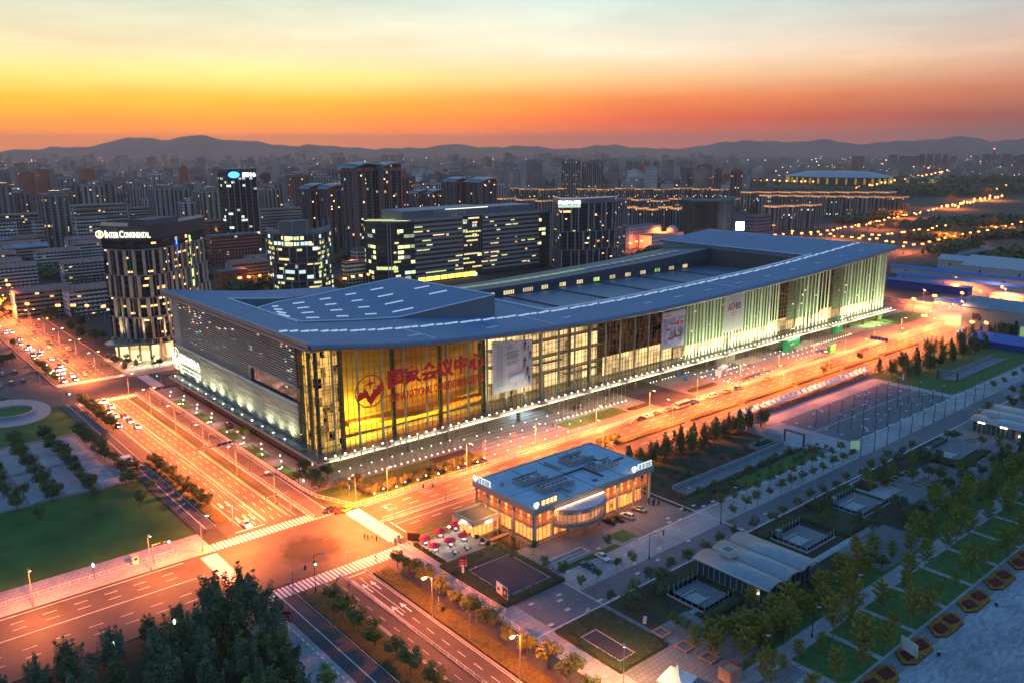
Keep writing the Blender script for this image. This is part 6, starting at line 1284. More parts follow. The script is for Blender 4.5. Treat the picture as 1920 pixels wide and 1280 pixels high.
# garden at the left: round pool and paths
r = thing('round_garden', 'round paved garden with a curved pool wall at the left edge', 'garden', (57, 398, 0)); b = MB(); b.prism([(15*math.cos(t*.26), 22*math.sin(t*.26)) for t in range(24)], .02, .1); b.obj('paving', mat('blue_paving', (.15, .2, .26), .6), r); b = MB(); ring(b, (0, 0, .1), (1, 0, 0), (0, 1, 0), 8.6, 9.4, .9, 28); b.obj('pool_wall', kerb, r); b = MB(); b.prism([(8.2*math.cos(t*.26), 8.2*math.sin(t*.26)) for t in range(24)], .12, .2); b.obj('planting', grass, r)
for i in range(9):
    for k in range(2): sheet('paved_yard', -20+i*10.5, 287+k*32, -14+i*10.5, 316+k*32, .05, pv_light)
r = thing('bus_shelter', 'white-roofed shelter with a red panel at the tree-lined yard', 'shelter', (76.5, 300, 0), 0); piece('roof', wpaint, r, (0, 0, 2.8), (3.2, 9, .25)); piece('panel', reds, r, (1.5, -3.6, 1.5), (.2, 2.4, 2.6)); piece('post', steel, r, (-1.4, -4, 1.4), (.14, .14, 2.8)); piece('post', steel, r, (-1.4, 4, 1.4), (.14, .14, 2.8)); piece('post', steel, r, (1.4, 4, 1.4), (.14, .14, 2.8))
# west forecourt of the hall: lit garden lamps
gl_ = MB(); gl_.m = 0; gl_.tube((0, 0, 0), (0, 0, 1.4), .06, n=5); gl_.m = 1; gl_.ball((0, 0, 1.6), .24, 8, 5); glm = gl_.mesh('garden_lamp', [dsteel, g_wht])
for i in range(26):
    o = link('garden_lamp', glm, None, (115.6+(i % 3)*2.2, 244+i*5.4, 0)); tag(o, 'small bright garden lamp in the planting beside the south wall of the hall', 'lamp', 'garden lamps beside the south wall')
for i in range(12): spot(None, (117.5, 248+i*11, 3.0), 300, (1, .95, .8), R_(165), .9, .3)
for i in range(5): sheet('grass', 114.7, 250+i*26, 118.8, 266+i*26, .09, grass)
for i in range(24):
    o = link('garden_lamp', glm, None, (116+rq.uniform(0, 30), 430+rq.uniform(0, 34), 0)); tag(o, 'small bright garden lamp in the planting before the hotel', 'lamp', 'garden lamps before the hotel')
for i in range(6): spot(None, (118+i*6, 440, 4), 1500, (1, .9, .6), R_(165), .9, .3)
for i in range(12): o = link('garden_lamp', glm, None, (128+i*4.2, 219.6+(i % 2)*1.3, 0)); tag(o, 'small yellowish lamp in the lawn behind the road railing', 'lamp', 'lamps in the lawn behind the railing')
for px, py in ((178, 1086), (217, 1238), (330, 1195), (432, 1157)): p = G(px, py); o = link('garden_lamp', glm, None, (p.x, p.y, 0), 0, (1, 1, 2.6)); tag(o, 'white globe lamp glowing among the dark lower-left trees' if px > 200 else 'white globe lamp on the pavement beside the lower-left road', 'lamp', 'globe lamps among the lower left trees' if px > 200 else None); 
# ------------------------------------------------------------------ trees
bark = mat('bark', (.10, .075, .055), .9, noise=(2, .3)); barkp = mat('pale_bark', (.26, .20, .15), .9, noise=(2, .3))
def leafm(name, c, c2):
    if name in MATS: return MATS[name]
    m = mat(name, c, .85, noise=(.55, .45, c2)); return m
LF = dict(dark=leafm('dark_leaf', (.055, .088, .03), (.14, .18, .055)), mid=leafm('green_leaf', (.085, .125, .026), (.19, .23, .05)), gold=leafm('lamplit_ginkgo_leaf', (.24, .22, .03), (.42, .34, .05)), fresh=leafm('fresh_leaf', (.13, .19, .028), (.30, .36, .05)), teal=leafm('blue_green_leaf', (.06, .10, .055), (.16, .21, .10)))
def leaves(b, c, r, n, s, rg, squash=1.0):
    for _ in range(n):
        while True:
            v = Vector((rg.uniform(-1, 1), rg.uniform(-1, 1), rg.uniform(-1, 1)))
            if .25 < v.length < 1: break
        v = v.normalized()*(v.length**.5); p = Vector(c)+Vector((v.x*r, v.y*r, v.z*r*squash)); n_ = (v+Vector((rg.uniform(-.7, .7), rg.uniform(-.7, .7), rg.uniform(-.3, .9)))).normalized()
        a = n_.orthogonal().normalized(); t = rg.uniform(0, 6.28); a = (a*math.cos(t)+n_.cross(a)*math.sin(t)); c2 = n_.cross(a); k = s*rg.uniform(.6, 1.3)
        b.add([p-a*k, p+c2*k*.6, p+a*k, p-c2*k*.6], [(0, 1, 2, 3)])
def make_tree(kind, seed, leaf='mid', name=None):
    rg = random.Random(seed*17+len(kind)); t = MB(); c = MB(); bk = bark
    if kind == 'street':                                   # rounded street tree
        h = 5.8; t.tube((0, 0, 0), (.05, .05, 2.4), .14, .1, 6)
        for i in range(16):
            a = rg.uniform(0, 6.28); z = rg.uniform(2.4, 5.2); r = 2.1*(1-abs(z-3.9)/3.0)*rg.uniform(.4, 1.1)+.15; p = (r*math.cos(a), r*math.sin(a), z); t.tube((.05, .05, 1.9+z*.12), p, .05, .015, 4); leaves(c, p, rg.uniform(.75, 1.25), 95, .21, rg, .85)
    elif kind == 'small':                                  # young plaza tree
        h = 4.6; t.tube((0, 0, 0), (.03, 0, 2.3), .07, .05, 5)
        for i in range(11):
            a = rg.uniform(0, 6.28); z = rg.uniform(2.5, 4.3); r = rg.uniform(.3, 1.5); p = (r*math.cos(a), r*math.sin(a), z); t.tube((.03, 0, 2.0), p, .03, .01, 4); leaves(c, p, rg.uniform(.5, .85), 62, .18, rg, .8)
    elif kind == 'poplar':                                 # tall loose dark tree, many upright leaders
        h = 12; t.tube((0, 0, 0), (.1, .1, 6), .25, .16, 6)
        for i in range(12):
            a = rg.uniform(0, 6.28); r0 = rg.uniform(.2, 3.1); z1 = 11.4-r0*1.3+rg.uniform(-2.2, 1.6); z0 = rg.uniform(3.0, 5); x, y = r0*math.cos(a), r0*math.sin(a); t.tube((0, 0, 2.5+rg.uniform(0, 2)), (x*1.1, y*1.1, z1), .08, .02, 4)
            k = 8
            for j in range(k): u = j/(k-1); zz = z0+(z1-z0)*u; leaves(c, (x*(.7+.45*u)+rg.uniform(-.25, .25), y*(.7+.45*u)+rg.uniform(-.25, .25), zz), 1.25*(1-u*.8)+.12, int(44*(1-u*.6)), .23, rg, 1.1)
    elif kind == 'ginkgo':                                 # young ginkgo: pale stem, tufted spreading branches
        h = 8; bk = barkp; t.tube((0, 0, 0), (.05, 0, 4), .12, .08, 6); t.tube((.05, 0, 4), (0, .05, 7.9), .08, .02, 5)
        for i in range(24):
            z = 2.1+5.4*(i/24); a = i*2.4+rg.uniform(-.3, .3); L_ = (1-abs(z-3.9)/5.4)*2.1*rg.uniform(.75, 1.15)+.3; e = Vector((math.cos(a)*L_, math.sin(a)*L_, z+L_*.75)); t.tube((0, 0, z), e, .035, .01, 4)
            for j in range(6): u = .25+.75*j/5; leaves(c, Vector((0, 0, z)).lerp(e, u), .34, 15, .18, rg)
        for j in range(6): leaves(c, (0, 0, 6.4+j*.28), .25, 14, .13, rg)
    elif kind == 'upright':                                # dense upright dark tree
        h = 9.5; t.tube((0, 0, 0), (0, 0, 6), .18, .1, 6)
        for i in range(34):
            u = (i+.5)/34; z = 1.6+7.6*u; r = 2.9*(1-u)**.8*rg.uniform(.4, 1.15)+.12; a = i*2.4+rg.uniform(-.4, .4); p = (r*.8*math.cos(a), r*.8*math.sin(a), z); t.tube((0, 0, z-.6), p, .04, .01, 3); leaves(c, p, .35+.75*(1-u), int(80*(1-u*.6)), .24, rg, .8)
    elif kind == 'broad':                                  # big far park tree
        h = 8; t.tube((0, 0, 0), (0, 0, 4), .3, .2, 5)
        for i in range(18): a = rg.uniform(0, 6.28); z = rg.uniform(3, 7); r = 2.6*(1-abs(z-4.6)/4.2)*rg.uniform(.4, 1.1); p = (r*math.cos(a), r*math.sin(a), z); leaves(c, p, rg.uniform(1.1, 1.7), 46, .42, rg, .85)
    else:                                                  # shrub
        h = 1.8
        for i in range(3): t.tube((0, 0, 0), (rg.uniform(-.4, .4), rg.uniform(-.4, .4), 1.0), .04, .02, 3)
        for i in range(9): a = rg.uniform(0, 6.28); r = rg.uniform(0, .7); leaves(c, (r*math.cos(a), r*math.sin(a), rg.uniform(.5, 1.3)), .5, 34, .14, rg, .8)
    root = link(name or 'tree', None); t.obj('trunk' if kind != 'shrub' else 'stem', bk, root); o = c.obj('crown' if kind != 'shrub' else 'foliage', LF[leaf], root); return root
TP = {}
def tree(kind, leaf, x, y, label, group=None, sc=1.0, z=0, name=None, var=3):
    v = rnd.randrange(var); k = (kind, leaf, v); s = sc*rnd.uniform(.86, 1.14); sx_ = s*(1.3 if kind == 'poplar' else 1.0)
    if k not in TP:
        nm = name or {'street': 'street_tree', 'small': 'young_tree', 'poplar': 'poplar_tree', 'ginkgo': 'ginkgo_tree', 'upright': 'upright_tree', 'broad': 'broad_tree', 'shrub': 'shrub'}[kind]
        r = make_tree(kind, v+1, leaf, nm); TP[k] = r; r.location = (x, y, z); r.rotation_euler = (0, 0, rnd.uniform(0, 6)); r.scale = (sx_, sx_, s*rnd.uniform(.9, 1.1)); tag(r, label, 'shrub' if kind == 'shrub' else 'tree', group); return r
    r = copy_tree(TP[k], (x, y, z), rnd.uniform(0, 6), label, group, (sx_, sx_, s*rnd.uniform(.88, 1.12)))
    if not group and 'group' in r: del r['group']
    return r
gA = 'street trees in the strip right of the near road'
for i in range(14): tree('street', 'mid', 108.6+rnd.uniform(-.4, .4), 176-i*6.6, 'round street tree in the amber-lit strip right of the near road', gA, 1.0)
for i in range(13): tree('street', 'mid', 85.6+rnd.uniform(-.9, .9), 170-i*7.2, 'round street tree in the strip left of the near road', 'street trees in the strip left of the near road', 1.08)
for i in range(12): tree('street', 'mid' if i % 3 else 'dark', 83.5+rnd.uniform(-.5, .5), 247+i*4.4, 'street tree in the strip left of the avenue', 'street trees left of the avenue', .82)
for i in range(13): tree('street', 'mid', 83.6+rnd.uniform(-.6, .6), 345+i*3.6, 'dense tree in the strip beside the round garden', 'dense trees beside the round garden', .95)
for i in range(10): tree('street', 'mid', 83.6, 438+i*5, 'small tree on the strip between car park and avenue', 'trees between car park and avenue', .7)
for i, x in enumerate((72, 60, 49, 38, 27, 15, 3)):
    for k in range(11):
        if rnd.random() < .92: tree('street', 'dark' if (i+k) % 3 else 'mid', x+rnd.uniform(-1, 1), 284+k*6.4+rnd.uniform(-1, 1), 'dark green paved-yard tree in the %s' % ('row nearest the avenue', 'second row from the avenue', 'third row from the avenue', 'fourth row from the avenue', 'fifth row from the avenue', 'sixth row from the avenue', 'row farthest from the avenue')[i], 'trees in rows of the planted yard', 1.0)
for i, (px, py) in enumerate(((45, 930), (72, 975), (108, 928), (178, 935), (236, 908), (262, 948), (285, 920), (250, 880), (215, 870))): tree('street', 'mid', *G(px, py)[:2], ('lone small tree at the left edge of the wide lawn', 'lone thin tree standing out on the wide lawn', 'tree at the top of the wide lawn near the left edge', 'bright green tree at the top middle of the wide lawn', 'tree at the top right of the wide lawn', 'lowest tree at the right side of the wide lawn', 'tree where lawn and cycle path meet', 'tree above the lawn beside the yard', 'tree at the yard corner above the lawn')[i], None, .85)
# the dark mass at the lower left
gB = 'tall dark trees massed at the lower left'
r7 = random.Random(21); pts = []
for row, (y, n) in enumerate(((182.5, 10), (175.5, 10), (168.5, 9), (161.5, 7), (154.5, 6), (147.5, 5), (140, 4))):
    for i in range(n): pts.append((69-i*7.6-row*.9+r7.uniform(-1.2, 1.2), y+r7.uniform(-1.4, 1.4), 1.0 if row < 3 else .8))
for i, (x, y, s) in enumerate(pts):
    big = (i == 0); tree('poplar', 'teal' if i % 3 else 'dark', x, y, 'tallest dark tree at the right end of the lower-left mass, reaching over the crossing' if big else 'tall dark tree %s of the lower-left mass' % ('in the front row beside the lit road' if y > 180 else 'in the second row' if y > 174.5 else 'in the middle rows' if y > 158 else 'in the rearmost rows'), None if big else gB, 1.12 if big else s*(.8 if x < 40 else .95)*r7.uniform(.75, 1.25))
for i in range(16): tree('street', 'fresh' if i % 2 else 'mid', 71-r7.uniform(0, 22), 166-i*2.6, 'green smaller tree under the dark mass at the lower left', 'smaller trees under the lower left mass', .95)
# upright trees between cross road and lawn
for i in range(34): tree('poplar' if i % 3 else 'upright', 'dark' if i % 2 else 'mid', 205+i*2.4+rnd.uniform(-1, 1), 186.5-(i % 3)*3.6+rnd.uniform(-.8, .8), 'upright dark tree in the grove between the cross road and the ramp lawn', 'upright dark trees above the ramp lawn', rnd.uniform(.45, .8))
for i in range(40): tree('poplar' if i % 3 else 'upright', 'dark' if i % 2 else 'mid', 392+i*3.4+rnd.uniform(-1, 1), 185-(i % 4)*4.6+rnd.uniform(-1, 1), 'dark tree in the far grove beyond the pole plaza', 'dark trees of the far grove', rnd.uniform(.5, .9))
for i in range(5): tree('street', 'dark', 215+i*2.2, 203+rnd.uniform(-1, 1), 'dense dark tree on the road median beside the restaurant', 'dark trees on the median', .8)
for (x, y) in ((372, 203), (378, 202.6), (408, 203)): tree('street', 'dark', x, y, 'dark tree on the shrub median before the far forecourts', 'dark trees on the far median', .8)
for i in range(34):
    x = rnd.uniform(200, 268); y = rnd.uniform(164, 178) if i % 2 else rnd.uniform(153.2, 155)
    tree('shrub', 'teal' if i % 2 else 'mid', x, y, 'loose shrub in the lawn round the sunken ramp', 'shrubs round the sunken ramp', 1.3)
for i in range(30): tree('shrub', 'mid', rnd.uniform(206, 280), rnd.uniform(148, 153), 'low shrub in the grass strip beside the sunken ramp', 'low shrubs beside the ramp', .9)
for i in range(12): tree('small', 'mid', 205+i*6.6, 142+rnd.uniform(-.3, .3), 'young tree in the upper plaza row beside the ramp lawn', 'young trees of the upper plaza row')
for i in range(12): tree('small', 'mid', 203+i*6.5, 136.2, 'young tree in the lower plaza row before the white line', 'young trees of the lower plaza row')
for i, (px, py) in enumerate(((1090, 1107), (1120, 1090), (1185, 1060), (1140, 1030), (1155, 1072), (1022, 1070), (1057, 1085), (1000, 1040))): tree('small', 'mid', *G(px, py)[:2], ('young tree in a paved pit nearest the hedge corner', 'young tree just below the teal saloon', 'young tree above the dark plaza beside the slim lamp', 'young tree on the lawn triangle by the ramp', 'young tree right of the white saloon', 'bare-looking young tree at the deck hedge corner', 'young tree between deck hedge and teal saloon', 'bare young tree before the entrance ramp')[i], None, .95)
for i in range(22): tree('small', 'mid' if i % 2 else 'dark', 138+i*7.6, 125.6+rnd.uniform(-.6, 1.6), 'young tree along the white line at the garden edge', 'young trees along the garden edge', 1.0)
for i in range(26): tree('small', 'mid', 400+i*6, 128+(i % 2)*10, 'young tree lining the far promenade', 'young trees of the far promenade')
# gardens
avoid = [(164, 196, 100, 125), (150, 166, 107, 121.5), (197, 215, 107, 122), (230, 250, 108, 123), (297, 319, 108, 124), (336, 369, 99, 123), (206, 231, 91, 103)]
ok = lambda x, y: not any(a < x < b_ and c < y < d for a, b_, c, d in avoid)
n = 0; r7 = random.Random(33)
while n < 130:
    x, y = r7.uniform(139, 420), r7.uniform(90, 124)
    if ok(x, y): tree(('street', 'upright', 'small', 'street', 'ginkgo')[n % 5], ('dark', 'dark', 'mid', 'teal', 'fresh')[n % 5] if x > 215 else ('dark', 'dark', 'mid', 'mid', 'gold')[n % 5], x, y, ('dark round tree in the garden beds round the stairwells', 'upright tree in the garden beds round the stairwells', 'young tree in the garden beds round the stairwells', 'blue-green tree in the garden beds round the stairwells', 'feathery tree in the garden beds round the stairwells')[n % 5], 'garden trees round the stairwells', (.8, .62, 1, .8, .8)[n % 5]); n += 1
for j, y in enumerate((73.6, 77.5, 82.6, 90.6, 94.5)):
    for i in range(30 if j != 1 else 0):
        x = 139+i*6.4+(j % 2)*3+r7.uniform(-2.0, 2.0)
        if r7.random() < .88 and (j < 3 or ok(x, y)): tree('ginkgo', 'gold' if x < 200 else 'fresh', x, y+r7.uniform(-1.2, 1.2), 'spreading %s ginkgo %s' % ('lamplight-toned' if x < 200 else 'fresh green', ('on the lawn strip next to the marigold beds', '', 'on the lawn just inside the pale path', 'on the garden side of the pale path', 'at the edge of the garden courts')[j]), 'ginkgos along the promenade', rnd.uniform(.65, 1.35))  # gold leaf colour carries the orange lamplight on the nearest crowns
for i in range(9): tree('ginkgo', 'gold', 137.5+i*2.7, 100-i*1.4+r7.uniform(-1, 1), 'ginkgo with lamplight-toned crown in the court below the pavilion', 'ginkgos in the court below the pavilion', 1.05)
# trees round the hall and hotel
for i, (px, py) in enumerate(((560, 905), (585, 912), (615, 900), (570, 890), (600, 925), (640, 925), (670, 915))): tree('street', 'dark', *G(px, py)[:2], 'dark tree clustered behind the corner railing below the hall corner', 'dark trees at the hall corner', 1.05)
for i in range(16): tree('street', 'dark', 128+i*3.0, 221+(i % 2)*2, 'small dark tree in the bed behind the road railing', 'small trees behind the road railing', .62)
tree('street', 'fresh', *G(457, 820)[:2], 'tree lit bright green from below beside the south wall of the hall'); p = G(457, 820); spot(None, (p.x+1, p.y-.5, .4), 700, (.9, 1, .3), R_(120), .8, .2, (0, 0, 1)); tree('street', 'fresh', *G(372, 735)[:2], 'small glowing yellow-green tree near the far end of the south wall', None, .6); p = G(372, 735); spot(None, (p.x+.6, p.y-.6, .4), 400, (1, 1, .25), R_(120), .8, .2, (0, 0, 1))
for i, (px, py) in enumerate(((430, 810), (345, 700), (395, 765))): tree('street', 'dark', *G(px, py)[:2], ('dark tree left of the bright lit tree', 'dark tree near the ramp at the far corner', 'dark tree midway along the south wall')[i], None, .8)
for i in range(22): tree('street', 'dark', 114+rnd.uniform(0, 22), 432+rnd.uniform(0, 40), 'garden tree between avenue and hotel forecourt', 'garden trees before the hotel', .6)
for i in range(150):
    x = rnd.uniform(112, 330); y = rnd.uniform(505, 700)
    tree('broad', 'dark', x, y, 'dark park tree between the hotel and the housing blocks', 'park trees behind the hotel', .9, var=2)
for i in range(130): tree('broad', 'dark' if i % 3 else 'mid', rnd.uniform(-60, 84), rnd.choice([492, 534, 563, 598, 632, 670, 710, 750])+rnd.uniform(-4, 4), 'tree between the housing blocks of the left estate', 'trees between the housing blocks', .62, var=2)
for i in range(60): tree('broad', 'dark', 190+i*6.2+rnd.uniform(-2, 2), 430+rnd.uniform(0, 14), 'tree along the road behind the hall', 'trees along the road behind the hall', .8, var=2)
# broad dark woods in the far right and between the blocks: countless crowns
wb_ = MB(); r8 = random.Random(9)
def wood(px0, py0, px1, py1, n, wdt):
    for i in range(n):
        t = r8.random(); p = G(px0+(px1-px0)*t, py0+(py1-py0)*t); d = p.length; x, y = p.x+r8.uniform(-wdt, wdt), p.y+r8.uniform(-wdt, wdt); s = r8.uniform(3, 5.5)*(1 if d < 1500 else 1.7)
        a0 = r8.uniform(0, 6); z0 = s*.9
        for k in range(16):
            th, ph = r8.uniform(0, 6.28), r8.uniform(-.3, 1.4); c = Vector((x+s*math.cos(th)*math.cos(ph), y+s*math.sin(th)*math.cos(ph), z0+s*math.sin(ph))); u = s*r8.uniform(.3, .6); a = Vector((-math.sin(th), math.cos(th), 0))*u; e = Vector((-math.cos(th)*math.sin(ph), -math.sin(th)*math.sin(ph), math.cos(ph)))*u
            wb_.add([c-a, c-e*.8, c+a, c+e], [(0, 1, 2, 3)])
for a in ((1720, 452, 1920, 440, 500, 22), (1690, 430, 1920, 415, 260, 40), (1740, 478, 1830, 462, 60, 8), (1200, 462, 1260, 440, 80, 14), (960, 345, 1420, 352, 300, 60), (1400, 372, 1920, 360, 500, 90), (1700, 345, 1920, 340, 300, 120), (1380, 395, 1470, 400, 100, 30), (1570, 420, 1690, 405, 200, 14), (0, 590, 180, 560, 160, 22), (40, 500, 190, 520, 120, 30),
          (60, 470, 180, 460, 80, 30), (200, 470, 500, 440, 160, 60), (640, 500, 700, 480, 60, 20), (0, 340, 600, 335, 220, 200), (0, 430, 200, 420, 120, 60), (1850, 500, 1920, 480, 60, 20), (480, 460, 700, 450, 120, 40), (1180, 500, 1260, 470, 60, 8), (440, 545, 500, 540, 50, 14)):
    wood(*a)
o = wb_.obj('woods', LF['dark']); tag(o, 'dark woods between the far blocks and fields', None, None, 'stuff')
# ------------------------------------------------------------------ the city behind
def win_mat(name, base, glassc, lit=.06, litc=(1, .62, .25), es=.7, fw=3.2, fh=3.0, frac=.55, vfrac=.55, rough=.25):
    """window grid by floor and bay for distant surfaces; some rooms lit"""
    if name in MATS: return MATS[name]
    M_ = mat(name, base, .7); t = M_.node_tree; bs = t.nodes['Principled BSDF']; N_ = t.nodes.new; Lk = t.links.new
    g = N_('ShaderNodeNewGeometry'); sp = N_('ShaderNodeSeparateXYZ'); Lk(g.outputs['Position'], sp.inputs[0])
    def mth(op, a, b=None):
        n = N_('ShaderNodeMath'); n.operation = op
        for i, v in enumerate((a, b)):
            if v is None: continue
            if isinstance(v, (int, float)): n.inputs[i].default_value = v
            else: Lk(v, n.inputs[i])
        return n.outputs[0]
    h = mth('DIVIDE', mth('ADD', sp.outputs[0], sp.outputs[1]), fw); z = mth('DIVIDE', sp.outputs[2], fh)
    cx, cz = mth('FLOOR', h), mth('FLOOR', z); cb_ = N_('ShaderNodeCombineXYZ'); Lk(cx, cb_.inputs[0]); Lk(cz, cb_.inputs[1]); wnz = N_('ShaderNodeTexWhiteNoise'); wnz.noise_dimensions = '2D'; Lk(cb_.outputs[0], wnz.inputs['Vector'])
    on = mth('LESS_THAN', wnz.outputs['Value'], lit); fx = mth('LESS_THAN', mth('FRACT', h), frac); fz = mth('LESS_THAN', mth('FRACT', z), vfrac); w_ = mth('MULTIPLY', fx, fz)
    mx = N_('ShaderNodeMix'); mx.data_type = 'RGBA'; Lk(w_, mx.inputs[0]); mx.inputs[6].default_value = tuple(base)+(1,); mx.inputs[7].default_value = tuple(glassc)+(1,); Lk(mx.outputs[2], bs.inputs['Base Color'])
    sc_ = N_('ShaderNodeSeparateColor'); Lk(wnz.outputs['Color'], sc_.inputs[0]); me_ = N_('ShaderNodeMix'); me_.data_type = 'RGBA'; Lk(mth('GREATER_THAN', sc_.outputs[1], .72), me_.inputs[0]); me_.inputs[6].default_value = tuple(litc)+(1,); me_.inputs[7].default_value = (.62, .8, .75, 1)
    Lk(me_.outputs[2], bs.inputs['Emission Color']); Lk(mth('MULTIPLY', mth('MULTIPLY', mth('MULTIPLY', on, w_), mth('ADD', mth('MULTIPLY', sc_.outputs[2], 1.4), .2)), es), bs.inputs['Emission Strength'])
    tn = N_('ShaderNodeTexNoise'); tn.inputs['Scale'].default_value = .02; tn.inputs['Detail'].default_value = 3; Lk(g.outputs['Position'], tn.inputs[0]); tr = N_('ShaderNodeMapRange'); tr.inputs[1].default_value = .3; tr.inputs[2].default_value = .7; tr.inputs[3].default_value = .6; tr.inputs[4].default_value = 1.35; Lk(tn.outputs[0], tr.inputs[0])
    vs_ = N_('ShaderNodeVectorMath'); vs_.operation = 'SCALE'; Lk(mx.outputs[2], vs_.inputs[0]); Lk(tr.outputs[0], vs_.inputs['Scale']); Lk(vs_.outputs[0], bs.inputs['Base Color']); Lk(mth('SUBTRACT', .8, mth('MULTIPLY', w_, .8-rough)), bs.inputs['Roughness'])
    M_.cycles.emission_sampling = 'NONE'; return M_
def top_z(px, py, p): d = _fw+_R*((px-960)/FPX)-_U*((py-640)/FPX); return H+d.z*math.hypot(p.x, p.y)/math.hypot(d.x, d.y)
wsA = win_mat('grey_tower_wall', (.44, .40, .36), (.09, .08, .075), .012); wsB = win_mat('pink_tower_wall', (.52, .38, .32), (.09, .07, .07), .012); wsC = win_mat('dark_tower_wall', (.28, .255, .24), (.06, .055, .055), .015); wsD = win_mat('red_brick_wall', (.42, .12, .08), (.08, .035, .03), .015); wsE = win_mat('pale_block_wall', (.62, .60, .58), (.09, .09, .095), .02)
strip_m = win_mat('window_column', (.09, .095, .105), (.02, .024, .03), .03, (1, .62, .25), .7, 3.0, 3.0, .8, .7, .12); band_m = win_mat('window_row', (.12, .12, .125), (.02, .024, .03), .018, (1, .66, .3), .6, 3.0, 3.0, .85, .9, .12); rf_m = mat('flat_roof', (.10, .105, .115), .9, noise=(.05, .3)); rf_r = mat('tile_roof', (.38, .18, .14), .8, noise=(.2, .3)); rf_g = mat('grey_tile_roof', (.28, .28, .31), .8, noise=(.2, .3)); pipe_m = mat('pale_strip', (.34, .34, .34), .7)
bcount = 0
def tower(xc, yb, yt, wpx, label, wall=wsA, rat=1.0, group=None, bands=False, name='apartment_tower', crown=True, strips=True, cap=None, rz=0):
    """a tower or block standing at the ground point under photo (xc, yb), as tall as it rises there"""
    global bcount; bcount += 1
    p = G(xc, yb); d = p.length; h = max(6, top_z(xc, yt, p)); az_ = math.atan2(p.y, p.x)-rz; w = wpx*d/FPX/(abs(math.sin(az_))+rat*abs(math.cos(az_))); dd = w*rat
    r = thing(name, label, 'building', (p.x, p.y, 0), rz, group)
    piece('wall', wall, r, (0, 0, h/2), (w, dd, h)); piece('roof', rf_m, r, (0, 0, h+.3), (w+.4, dd+.4, .6))
    if crown and d < 3200:
        piece('roof_house', wall, r, (w*.1, dd*.05, h+2), (w*.4, dd*.45, 3.2))
        if bcount % 2: piece('tank', rf_m, r, (-w*.2, -dd*.2, h+1.6), (w*.16, dd*.2, 2.4))
    if strips and d < 1900:
        if bands:
            n = max(3, min(9, int(h/3)))
            for i in range(n): z = h*(i+.6)/n; piece('window_band', band_m, r, (0, -dd/2-.06, z), (w*.94, .12, h/n*.42)); piece('window_band', band_m, r, (-w/2-.06, 0, z), (.12, dd*.94, h/n*.42))
        else:
            n = max(2, min(7, int(w/6))); m_ = max(2, min(7, int(dd/6)))
            for i in range(n): x = -w/2+w*(i+.5)/n; piece('window_strip', strip_m, r, (x, -dd/2-.15, h*.49), (w/n*.42, .3, h*.94)); piece('pier', pipe_m if i % 2 else wall, r, (x+w/n*.4, -dd/2-.4, h*.5), (w/n*.12, .8, h))
            for i in range(m_): y = -dd/2+dd*(i+.5)/m_; piece('window_strip', strip_m, r, (-w/2-.15, y, h*.49), (.3, dd/m_*.42, h*.94)); piece('pier', pipe_m if i % 2 else wall, r, (-w/2-.4, y+dd/m_*.4, h*.5), (.8, dd/m_*.12, h))
    if cap == 'lit': 
        b = MB()
        for i in range(9): q_ = (i/8-.5); b.box((q_*w-.9, -dd/2-.5, h-1.6), (q_*w+.9, -dd/2-.2, h+.5)); b.box((-w/2-.5, q_*dd-.9, h-1.6), (-w/2-.2, q_*dd+.9, h+.5))
        o_ = b.obj('roof_lights', glow('roofline_glow', (1, .40, .14), .55), r); o_['kind'] = 'stuff'
    return r, w, dd, h
gl_far = 'apartment towers of the left skyline'
T = [(14, 432, 348, 28, wsC, 'dark tower at the left edge of the skyline'), (48, 425, 362, 24, wsC, 'dark stepped block right of the left-edge tower'), (84, 370, 318, 36, wsC, 'broad hazy tower with red roof beacons, upper left'), (112, 470, 364, 46, wsC, 'dark fluted residential tower at the left, nearest of its cluster'), (150, 410, 346, 30, wsC, 'near-black tower with curved top left of the orange-lit one'),
     (184, 415, 345, 25, wsB, 'pinkish tower with an orange light near its foot'), (209, 412, 342, 22, wsC, 'slim dark tower right of the pinkish one'), (262, 400, 341, 46, wsA, 'wide hazy tower with a row of red lights on top'), (310, 440, 352, 42, wsA, 'grey-green tower behind the hotel, left of a pair'), (340, 432, 353, 36, wsA, 'grey-green tower behind the hotel, right of a pair'),
     (356, 452, 378, 28, wsE, 'pale ribbed tower with twin roof spikes'), (398, 448, 356, 50, wsB, 'brown tower close left of the blue-signed office tower'), (507, 420, 353, 40, wsB, 'brown tower right of the blue-signed office tower'), (288, 350, 325, 14, wsC, 'small hazy tower below the hills, single'), (310, 352, 328, 16, wsC, 'small hazy block beside the single hazy tower'), (363, 352, 324, 16, wsC, 'small hazy stepped tower right of centre-left hills'),
     (550, 365, 317, 26, wsC, 'hazy tower with pointed top, left of two'), (592, 362, 316, 22, wsC, 'hazy tower with pointed top, right of two'), (618, 364, 320, 20, wsC, 'hazy broad tower before the tall red pair'), (640, 360, 314, 14, wsA, 'pale hazy tower peeping left of the tall red pair'), (1070, 378, 302, 34, wsC, 'dark broad skyline tower right of centre'), (1110, 372, 304, 38, wsC, 'dark broad skyline tower joined to its neighbour'),
     (1345, 368, 318, 16, wsC, 'dark tower before the far field lights'), (1378, 384, 320, 22, wsD, 'dark red tower at the end of the dense quarter'), (1608, 318, 294, 20, mat('rust_tower', (.25, .10, .06), .8), 'rust-brown solitary tower beyond the stadium')]
for (xc, yb, yt, w, m_, lb) in T: tower(xc, yb, yt, w, lb, m_)
